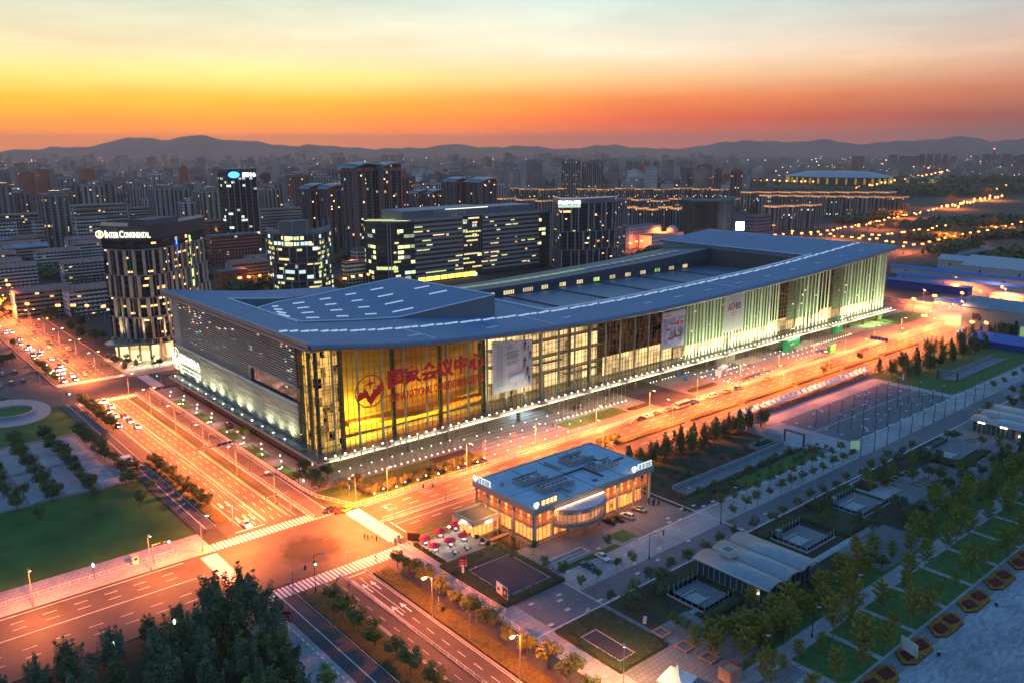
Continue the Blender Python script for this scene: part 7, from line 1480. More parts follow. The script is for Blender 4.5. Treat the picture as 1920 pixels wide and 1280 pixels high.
# slab blocks at the left
S = [(258, 438, 390, 74, wsE, 'long white-banded slab block behind the hotel'), (190, 448, 384, 92, wsA, 'long pale slab below the dark towers'), (45, 462, 402, 96, wsC, 'long dark slab at the left edge'), (175, 470, 408, 52, wsE, 'white slab with rounded gable'), (95, 472, 413, 46, wsE, 'short white slab left of the rounded-gable one'), (16, 478, 418, 34, wsE, 'white gable block at the left edge'),
     (434, 468, 412, 100, wsD, 'stepped red-brown slab, upper of two behind the hotel'), (438, 492, 440, 92, wsD, 'stepped red-brown slab, lower of two behind the hotel'), (540, 440, 391, 120, wsB, 'long brown slab beneath the red towers'), (560, 405, 378, 50, wsE, 'low white block before the brown slab'), (690, 505, 465, 60, wsE, 'white block row between two office towers'), (665, 530, 490, 44, wsE, 'low pale block glowing orange at its foot'), (885, 410, 392, 60, wsA, 'low dark block before the right red towers')]
for (xc, yb, yt, w, m_, lb) in S: tower(xc, yb, yt, w, lb, m_, .38 if m_ is not wsB else .25, None, True, 'slab_block', False)
def gable(xc, yb, wpx, label, group=None, n=5, h=17, L_=48, D_=12, rz=0, wall=wsE, roof=None):
    p = G(xc, yb); r = thing('housing_block', label, 'building', (p.x, p.y, 0), rz, group); b = MB()
    piece('wall', wall, r, (0, 0, h/2), (L_, D_, h)); b = MB(); b.add([(-L_/2-.4, -D_/2-.5, h), (L_/2+.4, -D_/2-.5, h), (L_/2+.4, D_/2+.5, h), (-L_/2-.4, D_/2+.5, h), (-L_/2-.4, 0, h+3.2), (L_/2+.4, 0, h+3.2)], [(0, 1, 5, 4), (2, 3, 4, 5), (0, 4, 3), (1, 2, 5), (0, 3, 2, 1)]); b.obj('roof', roof or rf_r, r)
    for i in range(n): piece('window_band', band_m, r, (0, -D_/2-.07, h*(i+.55)/n), (L_*.95, .14, h/n*.45)); piece('balcony_rail', wall, r, (0, -D_/2-.35, h*(i+.2)/n), (L_*.92, .6, h/n*.26))
    for i in range(3): piece('window', band_m, r, (-L_/2-.06, 0, h*(i*2+1)/6), (.12, 1.6, 1.4))
    for i in range(4): piece('chimney', rf_m, r, (-L_*.38+i*L_*.25, 1, h+3), (1.4, 1.4, 1.8))
    return r
gh = 'six-storey housing blocks with pitched roofs at the left'; k = 0; r9 = random.Random(4)
cream = mat('cream_gable_wall', (.33, .29, .24), .8, noise=(.3, .12))
for j, (y, x0, x1) in enumerate(((470, 0, 75), (520, 118, 118), (545, -40, 80), (580, -60, 85), (615, -80, 85), (650, -100, 85), (690, -120, 95), (730, -140, 95), (770, -100, 260), (812, -100, 300), (856, -100, 340), (905, -60, 380), (955, 0, 420), (1010, 0, 460))):
    x = x0
    while x < x1:
        if not (y < 600 and x > 20) and (k*7) % 9:
            r = gable(0, 600, 0, 'six-storey %s housing block in the %s of the estate left of the avenue' % ('white' if k % 3 else 'cream', 'nearest rows' if y < 600 else 'middle rows' if y < 780 else 'far rows'), gh, 6, 16+r9.uniform(-1, 2), 37, 12, r9.uniform(-.03, .03), wall=wsE if k % 3 else cream, roof=rf_r if k % 3 else rf_g); r.location = (x+r9.uniform(-3, 3), y+r9.uniform(-3, 3), 0)
        x += 56; k += 1
for i, (px, py, lb) in enumerate(((85, 590, 'cream-gabled housing block nearest the avenue and trees'), (180, 585, 'housing block with balconies just left of the hotel'), (470, 530, 'cream housing block between hotel and glass office'), (500, 520, 'cream housing block behind the red brick house'), (60, 475, 'housing block row at the upper left estate'))):
    gable(px, py, 0, lb, None, 6, 17, 36, 12, .04, cream if i != 1 else wsE)
r = thing('brick_house', 'red brick house right of the hotel', 'building', G(436, 545), .05); piece('wall', mat('red_brick', (.30, .085, .05), .8, noise=(.3, .2)), r, (0, 0, 8), (22, 12, 16)); piece('roof', rf_m, r, (0, 0, 16.2), (22.4, 12.4, .5))
for i in range(3): piece('window', band_m, r, (-11.06, 0, 3+i*5), (.12, 3, 1.6)); piece('window', band_m, r, (-4, -6.06, 3+i*5), (2, .12, 1.6)); piece('window', band_m, r, (4, -6.06, 3+i*5), (2, .12, 1.6))
# red towers with vaulted roofs
vt = mat('vault_roof_sheet', (.14, .18, .22), .4, .4); rw = mat('red_render', (.60, .12, .075), .8, noise=(.02, .15))
def red_tower(xc, yb, yt, wpx, label):
    p = G(xc, yb); d = p.length; h = top_z(xc, yt, p)-5; w = wpx*d/FPX/1.25; r = thing('red_tower', label, 'building', (p.x, p.y, 0), .12)
    piece('wall', rw, r, (0, 0, h/2), (w, w*.8, h))
    prof = [(-.58*w, h), (-.4*w, h+2.6), (0, h+4.6), (.35*w, h+5.4), (.62*w, h+5.2), (.62*w, h+4.4), (.3*w, h+4.4), (0, h+3.4), (-.4*w, h+1)]
    b = MB(); n = len(prof); D_ = w*.5; b.add([(x, -D_, z) for x, z in prof]+[(x, D_, z) for x, z in prof], [tuple(range(n)), tuple(range(n, 2*n))[::-1]]+[(i, n+i, n+(i+1) % n, (i+1) % n) for i in range(n)]); b.obj('vault_roof', vt, r)
    piece('top_storey', strip_m, r, (.05*w, 0, h+1.6), (w*.9, w*.72, 3.4))
    for i, (x, ww) in enumerate(((-.30, .22), (.05, .24), (.36, .12))): piece('window_strip', strip_m, r, (x*w, -w*.4-.3, h*.49), (ww*w, .6, h*.96)); piece('balcony_pier', mat('grey_balcony', (.15, .15, .16), .7), r, ((x-.14)*w, -w*.4-.9, h*.5), (w*.05, 1.8, h))
    for i, (y, ww) in enumerate(((-.24, .16), (.05, .2), (.3, .14))): piece('window_strip', strip_m, r, (-w/2-.3, y*w, h*.49), (.6, ww*w, h*.96)); piece('balcony_pier', MATS['grey_balcony'], r, (-w/2-.9, (y-.12)*w, h*.5), (1.8, w*.05, h))
    for i in range(8): piece('lit_window', glow('lit_flat', (1, .66, .25), 1.5), r, (rnd.uniform(-.4, .4)*w, -w*.4-.65, h*rnd.uniform(.1, .95)), (1.6, .1, 1.3))
    return r
red_tower(680, 492, 305, 62, 'tallest red tower with vaulted roof, left of the twin pair'); red_tower(727, 488, 305, 62, 'tallest red tower with vaulted roof, right of the twin pair'); red_tower(592, 470, 345, 40, 'lower red tower with vaulted roof, left of the short pair'); red_tower(628, 472, 345, 46, 'lower red tower with vaulted roof, right of the short pair')
red_tower(857, 432, 333, 44, 'red tower with vaulted roof right of centre, left of its pair'); red_tower(904, 434, 334, 56, 'red tower with vaulted roof right of centre, right of its pair'); red_tower(786, 425, 356, 30, 'small red tower between the tall pair and the right pair'); red_tower(812, 425, 356, 34, 'second small red tower before the right pair')
# office tower with the blue sign
r, w, dd, h = tower(455, 470, 322, 64, 'dark glass office tower with a glowing blue and white roof sign', win_mat('dark_office_glass', (.03, .04, .05), (.015, .025, .03), .16, (.75, 1, .7), .9, 4, 3.6, .8, .6, .08), .8, None, False, 'office_tower', False, False)
b = MB(); b.prism([(-w/2, -dd/2), (w/2, -dd/2), (w/2, dd/2), (-w/2, dd/2)], h, lambda x, y: h+5-abs(x)/w*4); b.obj('crown', mat('dark_crown', (.04, .045, .05), .5), r)
b = MB(); ring(b, (-w*.28, -dd/2-.6, h-3), (1, 0, 0), (0, 0, 1), 0, 3.6, .3, 16); o = b.obj('sign', glow('blue_sign_glow', (.03, .16, 1), 4.5), r); o.scale = (1.7, 1, .9); o.location = (w*.2, 0, (h-3)*.1)
text_mesh('lettering', '国际中心', 3, glow('pale_sign_glow', (.7, .85, 1), 3), r, (w*.02, -dd/2-.7, h-5.5), (1, 0, 0), (0, 0, 1), .3, w*.46, 4.6, .03)
for k in range(6): piece('mullion', pipe_m, r, (-w/2+w*k/5, -dd/2-.3, h*.45), (.5, .5, h*.9))
# ---------------- tiered fin facades (two hotels, glass office)
dglass = win_mat('hotel_glass', (.018, .022, .026), (.012, .016, .02), .05, (1, .5, .18), .9, 3.6, 3.4, .9, .5, .06)
def path_pt(pts, s):
    for p, q_ in zip(pts, pts[1:]):
        L_ = (q_-p).length
        if s <= L_: return p+(q_-p)*(s/L_), math.atan2((q_-p).y, (q_-p).x)
        s -= L_
    return pts[-1], math.atan2((pts[-1]-pts[-2]).y, (pts[-1]-pts[-2]).x)
def tiered(name, label, front, depth, h, tiers, npier, wall, finm, seed, z0=0, lit=None, nlit=30, litm=None, wide=.9, cap=None):
    c = sum(front, Vector((0, 0, 0)))/len(front); r = thing(name, label, 'building', (c.x, c.y, 0)); pts = [p-c for p in front]; away = Vector((c.x, c.y, 0)).normalized()*depth
    foot = [(p.x, p.y) for p in pts]+[(p.x+away.x, p.y+away.y) for p in reversed(pts)]
    b = MB(); b.prism(foot, z0, h); b.obj('wall', wall, r); b = MB(); b.prism(foot, h, h+.6); b.obj('roof', rf_m, r)
    tot = sum((q_-p).length for p, q_ in zip(pts, pts[1:])); rg = random.Random(seed); off = -Vector((c.x, c.y, 0)).normalized()
    tz = [z0+(h-z0)*t for t in tiers]
    for ti, (za, zc) in enumerate(zip(tz, tz[1:])):
        for i in range(npier+1):
            s = tot*((i+(.45 if ti % 2 else 0)+rg.uniform(-.16, .16))/npier)
            if 0 <= s <= tot: p, a = path_pt(pts, s); piece('pier', finm, r, p+off*.5+Vector((0, 0, (za+zc)/2)), (wide*rg.uniform(.7, 1.5), .9, zc-za-.5), a)
            if 0 <= s+tot/npier*.5 <= tot and i % 2: p, a = path_pt(pts, s+tot/npier*.5); piece('thin_fin', mat('grey_glass_fin', (.16, .19, .21), .4), r, p+off*.5+Vector((0, 0, (za+zc)/2)), (.35, .6, zc-za-.5), a)
    for z in tz:
        for p, q_ in zip(pts, pts[1:]): m_ = (p+q_)/2; piece('tier_band', mat('tier_band_metal', (.20, .21, .22), .5, .3), r, m_+off*.55+Vector((0, 0, z)), ((q_-p).length+.4, .9, .55), math.atan2((q_-p).y, (q_-p).x))
    nfl = max(4, int((h-z0)/3.6))
    for k in range(nlit):
        s = rg.uniform(.02, .98)*tot; p, a = path_pt(pts, s); fl = rg.randrange(1, nfl); piece('lit_window', (litm or [glow('lit_hotel', (1, .55, .2), 1.6)])[k % len(litm or [1])], r, p+off*.12+Vector((0, 0, z0+fl*3.6+2.2)), (rg.uniform(1.6, 3.2) if not lit else rg.uniform(*lit), .2, .9 if not lit else 1.7), a)
    return r, pts, off, tot, h
tan = mat('lit_tan_pier', (.40, .33, .25), .7); greyp = mat('stone_pier', (.30, .29, .28), .7)
ft = [G(216, 672), G(248, 677), G(284, 677), G(314, 672), G(328, 667), G(366, 650), G(402, 632)]
r, pts, off, tot, h = tiered('hotel_tower', 'curved hotel tower with lit vertical piers and its name along the dark crown', ft, 24, 64, [0, .05, .26, .45, .66, .9], 17, dglass, tan, 5, 9, nlit=58, wide=1.35)
b = MB(); foot = [(p.x, p.y) for p in pts]; aw = -off*22; b.prism([(p.x+off.x*.4, p.y+off.y*.4) for p in pts]+[(p.x+aw.x, p.y+aw.y) for p in reversed(pts)], 64.6, 70.5); b.obj('crown', mat('dark_crown', (0, 0, 0)), r)
piece('plant_room', rf_m, r, pts[3]+aw*.5+Vector((0, 0, 72)), (24, 12, 3), .6)
gs_ = glow('sign_cream', (1, .96, .76), 1.1); a_ = (pts[3]-pts[0]).normalized(); nn_ = Vector((a_.y, -a_.x, 0)); nn_ *= 1 if nn_.dot(off) > 0 else -1; base_ = pts[0]+nn_*(max((p_-pts[0]).dot(nn_) for p_ in pts[:4])+1.2)+a_*2.4+Vector((0, 0, 63.6))
b = MB(); ring(b, base_+Vector((0, 0, 3.0))+a_*.5, a_, (0, 0, 1), 1.7, 2.05, .3, 20); b.obj('sign_ring', gs_, r); piece('sign_disc', mat('gold_disc', (.7, .6, .2), .5, e=(1, .9, .4), es=.7), r, base_+Vector((0, 0, 3.2))+a_*.5, (1.8, .2, 2.9), math.atan2(a_.y, a_.x))
for tx_, dx_, w_, h_ in (('I', 3.2, .8, 3.7), ('NTER', 4.3, 5.9, 2.9), ('C', 10.6, 2.2, 3.6), ('ONTINENTAL.', 13.1, 13.4, 2.9)): text_mesh('lettering', tx_, 3, gs_, r, base_+a_*dx_+Vector((0, 0, 1.2)), a_, (0, 0, 1), .3, w_, h_, .02)
for k in range(6): p, a = path_pt(pts, tot*.77); piece('lit_window', glow('lit_green_stair', (.6, .9, .25), 1.3), r, p+off*.7+Vector((0, 0, 60-k*6.2)), (1.3, .2, 4.4), a)
p, a = path_pt(pts, tot*.60); piece('blue_light', glow('blue_strip', (.05, .2, 1), 2.5), r, p+off*.75+Vector((0, 0, 57)), (.8, .2, 9), a)
# lobby and round canopy
lob = MB(); lob.prism([(p.x*.96-off.x*1.5, p.y*.96-off.y*1.5) for p in pts[:5]]+[(pts[4].x-off.x*14, pts[4].y-off.y*14), (pts[0].x-off.x*14, pts[0].y-off.y*14)], 0, 9); lob.obj('lobby', room_glow('lobby_glow', (1, .7, .3), 1.2, (.3, .3, .2), .4), r)
b = MB(); cc_ = (pts[0]+pts[3])/2; b.prism([(cc_.x+17*math.cos(t*.314), cc_.y+10*math.sin(t*.314)) for t in range(20)], 9.4, 10.6); b.obj('canopy', mat('green_grey_canopy', (.22, .27, .22), .4, .3), r)
for k in range(5): q_ = pts[0]+(pts[3]-pts[0])*((k+.5)/5)+off*6; piece('column', tan, r, q_+Vector((0, 0, 4.7)), (.9, .9, 9.4))
c0 = Vector(r.location)
for k in range(3): spot(None, c0+pts[0]+(pts[3]-pts[0])*((k+.5)/3)+off*4+Vector((0, 0, 8.8)), 9000, (1, .72, .32), R_(160), .8, .4)
for k in range(6): p, a = path_pt(pts, tot*(k+.5)/6); q_ = c0+p+off*4.5; spot(None, (q_.x, q_.y, 11), 16000 if k < 4 else 4200, (1, .75, .42), R_(60), .9, .4, (-off.x*.12, -off.y*.12, 1))
r = thing('stone_slab_tower', 'blank tan stone slab beside the hotel, lit orange from its foot', 'building', G(303, 668), .75); piece('wall', mat('tan_stone', (.36, .29, .24), .8, noise=(.4, .15)), r, (0, 0, 12.6), (11, 9, 25)); piece('cap', mat('slate_box', (0, 0, 0)), r, (0, -.1, 22.4), (8, 9.3, 4.2))
for k in range(5): piece('sign_mark', glow('sign_white', (1, 1, 1), 2), r, (-5.6, -3.6, 20-k*2), (.15, .9, 1.2))
p = G(312, 672); spot(None, (p.x+2, p.y-8, .6), 5200, (1, .42, .14), R_(110), .9, .3, (-.1, .75, .7))
# glass office block with rounded corners
lm = [glow('lit_office', (.80, .85, .32), .62), glow('lit_office_warm', (1, .78, .32), .7)]
ft = [G(505, 545), G(522, 553), G(560, 556), G(600, 552), G(626, 540)]
r, pts, off, tot, h = tiered('glass_office', 'rounded glass office block full of yellow-green lit floors, with a drum on its roof', ft, 34, 46, [0, .24, .53, .80, 1.0], 7, win_mat('office_glass', (.035, .05, .055), (.03, .045, .05), .22, (.85, .9, .4), .75, 5, 4.2, .92, .62, .08), greyp, 8, 0, (3, 7), 50, lm, .7)
b = MB(); c_ = pts[2]-off*12; b.prism([(c_.x+12.5*math.cos(t*.524), c_.y+9*math.sin(t*.524)) for t in range(12)], 46.6, 55); b.obj('roof_drum', mat('drum_glass', (.16, .19, .22), .3, .3), r); b = MB(); b.prism([(c_.x+12.8*math.cos(t*.524), c_.y+9.3*math.sin(t*.524)) for t in range(12)], 55, 55.5); b.obj('roof', rf_m, r)
for k in range(5): p, a = path_pt(pts, tot*(.45+.13*k)); piece('screen_post', greyp, r, p+off*.4+Vector((0, 0, 51)), (.6, .6, 9.5), a)
# long banded office block
Yb = 566; xq = lambda px: PYr(px, 480, Yb)[0]
xa, xm1, xm2, xm3, xe_ = xq(778), xq(868), xq(905), xq(1010), xq(1032); x_l = xa-26
r = thing('banded_office', 'long office block with tan spandrel bands and a glass corner, sign on its roof edge', 'building', ((xa+xe_)/2, Yb, 0)); oo = Vector((-(xa+xe_)/2, -Yb, 0)); HB = top_z(850, 408, Vector((xq(850), Yb, 0)))
zL = HB
for (x0, x1, m_) in ((xa, xm1, band_m), (xm1, xm2, MATS['office_glass']), (xm2, xm3, band_m), (xm3, xe_, MATS['office_glass'])):
    y_off = 1.5 if m_ is not band_m else 0
    MB().box((x0, Yb+y_off, 0), (x1-.05, Yb+40, HB-y_off)).obj('wall', m_, r, oo)
MB().prism([(xa, Yb), (xa, Yb+44), (x_l+10, Yb+44), (x_l, Yb+34), (x_l-2, Yb+12), (x_l+8, Yb+2)], 0, HB-1).obj('glass_corner', MATS['office_glass'], r, oo)
nb = 12
for i in range(nb+1):
    z = HB*.12+(HB*.88)*i/nb
    for (x0, x1) in ((xa, xm1), (xm2, xm3)): piece('spandrel', mat('tan_spandrel', (.30, .27, .25), .7), r, Vector(((x0+x1)/2, Yb-.35, z-.6))+oo, (x1-x0, .7, HB*.88/nb*.48))
rg = random.Random(2)
for k in range(70):
    x = rg.choice([rg.uniform(xa, xm1-4), rg.uniform(xm2, xm3-4), rg.uniform(xm1, xm2-4)]); i = rg.choice([0, 0, 1, 1, 2, 3, 4, 5, 6, 7, 8, 9, 10, 11]); z = HB*.12+(HB*.88)*(i+.42)/nb+.3; piece('lit_window', lm[k % 2] if rg.random() < .7 else glow('lit_dim', (1, .8, .5), .7), r, Vector((x+2, Yb-.08 if not xm1 < x < xm2 else Yb+1.4, z))+oo, (rg.uniform(1.5, 9), .16, 1.3))
for k in range(8): piece('lit_window', glow('lit_amber', (1, .62, .08), 2.0), r, Vector((xa+6+k*7.5, Yb-.1, 2.6))+oo, (6.4, .2, 3.4))
b = MB(); b.box((xa-8, Yb+4, HB), (xm2+10, Yb+36, HB+7)); b.box((xm2+14, Yb+8, HB), (xm3, Yb+34, HB+6)); o = b.obj('roof_plant', mat('ribbed_blue_screen', (.13, .17, .21), .5, .3, noise=(.6, .2, None, (4, 1, .1))), r, oo)
piece('roof_parapet', MATS['tan_spandrel'], r, Vector(((xa+xm3)/2, Yb-.3, HB+.6))+oo, (xm3-xa, .5, .9)); piece('parapet_light', glow('parapet_glow', (.95, .9, .8), 1.1), r, Vector((xm1+8, Yb+3.7, HB+6.6))+oo, (xm2-xm1+24, .3, .6))
pm2 = mat('pale_sign_letters', (.34, .38, .42), .5); wl = MB(); 
o = text_mesh('lettering', '国家会议中心', 4, pm2, r, (xa+22, Yb+3.6, HB+3.2), (1, 0, 0), (0, 0, 1), .2, 24, 3.6, .02); o.location = oo; o = text_mesh('lettering', 'A座', 4, pm2, r, (xa+48, Yb+3.6, HB+1.4), (1, 0, 0), (0, 0, 1), .2, 7.5, 5.2, .02); o.location = oo; b = MB(); strokes(b, (xa+22, Yb+3.55, HB+1.6), (1, 0, 0), 14, 1.7, 1.0, 3); o = b.obj('lettering', pm2, r, oo)
for k in range(9): piece('thin_fin', greyp, r, Vector((x_l+3+k*2.6, Yb+1.2+(8-k)*.3, HB*.5))+oo, (.5, .5, HB-1))
for k in range(24): piece('lit_window', lm[k % 2], r, Vector((x_l+6+rg.uniform(0, 16), Yb+1.7, HB*.12+(HB*.88)*(rg.randrange(12)+.42)/nb))+oo, (rg.uniform(1.5, 4), .6, 1.4))
for k in range(7): piece('mullion', MATS['tier_band_metal'], r, Vector((xm1+1+(xm2-xm1-2)*k/6, Yb+1.3, HB*.48))+oo, (.3, .3, HB*.94))
# second hotel with tall piers
ft = [G(1036, 498), G(1050, 506), G(1100, 505), G(1150, 499), G(1172, 488)]
r, pts, off, tot, h = tiered('pier_hotel', 'dark hotel slab with tall pale piers and a white name board at its top left', ft, 26, 59, [0, .30, .58, 1.0], 17, dglass, greyp, 9, 0, None, 26, None, 1.1)
b = MB(); aw = -off*20; b.prism([(p.x-off.x*2, p.y-off.y*2) for p in pts[:4]]+[(p.x+aw.x, p.y+aw.y) for p in reversed(pts[:4])], 59.6, 63); b.obj('crown', mat('drum_glass', (0, 0, 0)), r)
a_ = (pts[2]-pts[1]).normalized(); bp_ = pts[1]+off*1.4-a_*2+Vector((0, 0, 55.5)); ang = math.atan2(a_.y, a_.x)
piece('sign_board', mat('pale_green_board', (.5, .6, .5), e=(.7, .95, .75), es=.45), r, bp_+a_*10+Vector((0, 0, 1.1)), (20, .4, 2.2), ang); text_mesh('lettering', '国家会议中心大酒店', 3, glow('sign_pale', (.92, .95, 1), 2.2), r, bp_+Vector((0, 0, 2.6)), a_, (0, 0, 1), .3, 20, 3.6, .04)
# netted building under construction, white hall with dome, glowing screen
ft = [G(1276, 452), G(1300, 458), G(1340, 458), G(1374, 448)]; c = sum(ft, Vector((0, 0, 0)))/4; r = thing('netted_building', 'round building wrapped in dark green netting', 'building', (c.x, c.y, 0)); pts = [p-c for p in ft]; aw = Vector((c.x, c.y, 0)).normalized()*40; HN = top_z(1320, 378, c); net = mat('green_netting', (.015, .04, .035), .9, noise=(.1, .4, None, (1, 1, .2)))
MB().prism([(p.x, p.y) for p in pts]+[(p.x+aw.x, p.y+aw.y) for p in reversed(pts)], 0, HN).obj('wall', net, r); MB().prism([(p.x*1.03, p.y*1.03) for p in pts]+[(p.x*1.03+aw.x, p.y*1.03+aw.y) for p in reversed(pts)], HN, HN+2).obj('roof', mat('teal_net_edge', (.02, .10, .08), .9), r)
for k in range(7): p, a = path_pt(pts, sum((q_-p_).length for p_, q_ in zip(pts, pts[1:]))*(k+.5)/7); piece('scaffold_pole', dsteel, r, p*1.02+Vector((0, 0, HN/2)), (.5, .5, HN), a)
r = thing('dome_building', 'low white L-shaped building with a small dome', 'building', G(1240, 462), .1); ww = mat('pink_white_wall', (.45, .38, .38), .8); piece('wall', ww, r, (0, 0, 7), (62, 16, 14)); piece('wall', ww, r, (-12, 22, 11), (60, 18, 22)); piece('roof', rf_m, r, (0, 0, 14.2), (62, 16, .5)); piece('roof', rf_m, r, (-12, 22, 22.2), (60, 18, .5)); b = MB(); b.ball((24, 2, 15), 6.5, 14, 8); b.obj('dome', ww, r)
for i in range(14):
    for k in range(3): piece('window', band_m, r, (-29+i*3.6, -8.06, 3+k*4), (1.8, .12, 1.6))
for i in range(12):
    for k in range(2): piece('window', band_m, r, (-39+i*4.4, 12.94, 15.5+k*4), (2, .12, 1.6))
tower(1418, 462, 405, 46, 'low lilac office building behind the glowing screen', mat('lilac_wall', (.22, .16, .24), .8), .5, None, True, 'office_block', False)
r = thing('video_screen', 'blazing white-violet video screen beyond the hall', 'screen', G(1397, 458), -.93); piece('post', dsteel, r, (0, 0, 8), (1, 1, 16)); piece('screen', glow('screen_violet', (.85, .7, 1), 16), r, (0, -.6, 20), (22, .6, 9)); spot(r, (0, -3, 20), 30000, (.9, .45, 1), R_(160), .8, 2, (0, -1, -.3))
# estates with lit rooflines at the right
ge = 'apartment blocks with glowing rooflines at the right'
E_l = [(1450+i*33, 425-i*1.5, 386-i*1.2, 36) for i in range(3)]+[(1440+i*30, 402-i*.6, 366+i*.4, 34) for i in range(9)]+[(1405+i*36, 392, 360, 32) for i in range(8)]
for i, (xc, yb, yt, w) in enumerate(E_l): tower(xc, yb+6, yt, w, 'apartment block with glowing roofline in the estate before the stadium', wsA if i % 2 else wsB, .7, ge, False, 'apartment_block', False, cap='lit')
for i in range(13): tower(950+i*36, 402-i*.8, 372+(i % 3)*2, 38, 'low apartment row with glowing roofline behind the pier hotel', wsC if i % 2 else wsA, .5, 'lit apartment rows behind the pier hotel', False, 'apartment_block', False, cap='lit')
for i in range(9): tower(1180+i*22, 428, 388+(i % 3)*2, 24, 'apartment block with glowing roofline beside the netted building', wsB if i % 2 else wsA, .6, 'lit blocks beside the netted building', False, 'apartment_block', False, cap='lit')
for i in range(12): tower(955+i*36, 378, 353+(i % 3), 34, 'far apartment row with glowing roofline', wsC, .4, 'far lit apartment rows', False, 'apartment_block', False, cap='lit')
# four domed towers and the right-hand skyline cluster
for i in range(4):
    r, w, dd, h = tower(1178+i*17, 345, 305, 13, 'dome-topped tower in the row of four on the skyline', wsC, 1, 'four dome-topped towers', crown=False, strips=False); b = MB(); b.ball((0, 0, h), w*.62, 10, 6, 1.0); b.obj('dome', wsC, r)
for i, (x, w, yt) in enumerate(((1672, 14, 291), (1690, 10, 293), (1704, 10, 294), (1718, 11, 293), (1727, 8, 290), (1741, 9, 290), (1756, 9, 289), (1771, 9, 290), (1786, 9, 294), (1829, 8, 292), (1848, 12, 290), (1866, 12, 291), (1886, 14, 290), (1905, 12, 292), (1918, 12, 290))): tower(x, 318, yt, w, 'hazy high-rise in the row on the right skyline', wsC, 1, 'hazy high-rises of the right skyline', crown=False, strips=False)
r = thing('chimney', 'tall thin chimney among the right skyline high-rises', 'chimney', G(1860, 318)); hc = top_z(1860, 280, G(1860, 318)); b = MB(); b.tube((0, 0, 0), (0, 0, hc), 6, 4, 8); b.obj('shaft', wsC, r); piece('beacon', glow('red_beacon', (1, .1, .1), 8), r, (0, 0, hc), (5, 5, 5))
# dense quarters by the hundred
rc = random.Random(77); far = MB(); made = 0; cand = []
def dens(x, y):
    if x > 1400 and y > 335: return 0
    if x > 1400: return .35
    if x > 940 and y > 372: return 0
    if x < 560 and y > 420: return 0
    return 1
tries = 0
while len(cand) < 620 and tries < 40000:
    tries += 1; y = 306+(rc.random()**1.5)*115; x = rc.uniform(-60, 1980)
    if rc.random() > dens(x, y): continue
    p = G(x, y)
    if any((p-q_[0]).length < (26 if p.length < 2500 else 48) for q_ in cand): continue
    cand.append((p, x, y))
cand.sort(key=lambda c: c[0].length)
for i, (p, x, y) in enumerate(cand):
    d = p.length; hh = rc.choice([20, 26, 34, 46, 56, 64]) if x < 1400 else rc.choice([14, 20, 30]); 
    if x < 560: hh *= 1.0
    w, dd = rc.uniform(16, 30)*(1 if d < 2500 else 1.4), rc.uniform(14, 24)*(1 if d < 2500 else 1.4); m_ = rc.choice([wsA, wsB, wsC, wsC, wsD, wsA, wsE])
    if made < 225:
        side = 'left' if x < 640 else 'central' if x < 1280 else 'right'; dist_ = 'nearer' if d < 1500 else 'middle-distance' if d < 2800 else 'far hazy'
        r = thing('apartment_tower', '%s %s apartment block in the %s part of the city' % (dist_, {wsA.name: 'grey', wsB.name: 'pinkish', wsC.name: 'dark', wsD.name: 'red-brick', wsE.name: 'pale'}[m_.name], side), 'building', (p.x, p.y, 0), rc.uniform(-.1, .1), '%s apartment blocks in the %s city' % (dist_, side)); made += 1
        piece('wall', m_, r, (0, 0, hh/2), (w, dd, hh)); piece('roof', rf_m, r, (0, 0, hh+.3), (w+.4, dd+.4, .6)); piece('roof_house', m_, r, (w*.1, 0, hh+2), (w*.4, dd*.4, 3))
        if d < 1800:
            for k in range(4): piece('window_strip', strip_m, r, (-w/2+w*(k+.5)/4, -dd/2-.12, hh*.49), (w*.11, .24, hh*.94)); piece('window_strip', strip_m, r, (-w/2-.12, -dd/2+dd*(k+.5)/4, hh*.49), (.24, dd*.11, hh*.94))
    else:
        a = rc.uniform(-.1, .1); far.m = rc.randrange(3); far.cbox((p.x, p.y, hh/2), (w, dd, hh), a); far.cbox((p.x+w*.1, p.y, hh+1.5), (w*.4, dd*.4, 3), a)
tag(far.obj('far_buildings', [wsA, wsC, wsB]), 'hazy mass of far buildings toward the hills', None, None, 'stuff')
# stadium
r = thing('stadium', 'oval stadium with pale roof and yellow floodlit rim far off at the right', 'stadium', G(1570, 346)); sx, sy = 105, 150
rim = [(sx*math.cos(t*math.pi/18), sy*math.sin(t*math.pi/18)) for t in range(36)]; b = MB(); n = 36; b.add([(x, y, 22) for x, y in rim]+[(x*.6, y*.6, 34) for x, y in rim]+[(0, 0, 36)], [(i, (i+1) % n, n+(i+1) % n, n+i) for i in range(n)]+[(n+i, n+(i+1) % n, 2*n) for i in range(n)]); b.obj('roof', mat('pale_blue_roof', (.25, .33, .4), .5), r)
b = MB(); b.prism([(x*.93, y*.93) for x, y in rim], 0, 21.8); b.obj('wall', mat('stadium_wall', (.06, .07, .05), .9), r)
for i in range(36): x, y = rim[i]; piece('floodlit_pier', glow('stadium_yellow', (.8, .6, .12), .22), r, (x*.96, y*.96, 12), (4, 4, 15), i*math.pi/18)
r = thing('lit_hall', 'low floodlit oval hall beyond the road lamps', 'building', G(1735, 342)); b = MB(); b.prism([(70*math.cos(t*.35), 45*math.sin(t*.35)) for t in range(18)], 0, 10); b.obj('wall', glow('hall_yellow', (.8, .75, .3), .2), r); b = MB(); b.prism([(74*math.cos(t*.35), 48*math.sin(t*.35)) for t in range(18)], 10.1, 14); b.obj('roof', MATS['pale_blue_roof'], r)
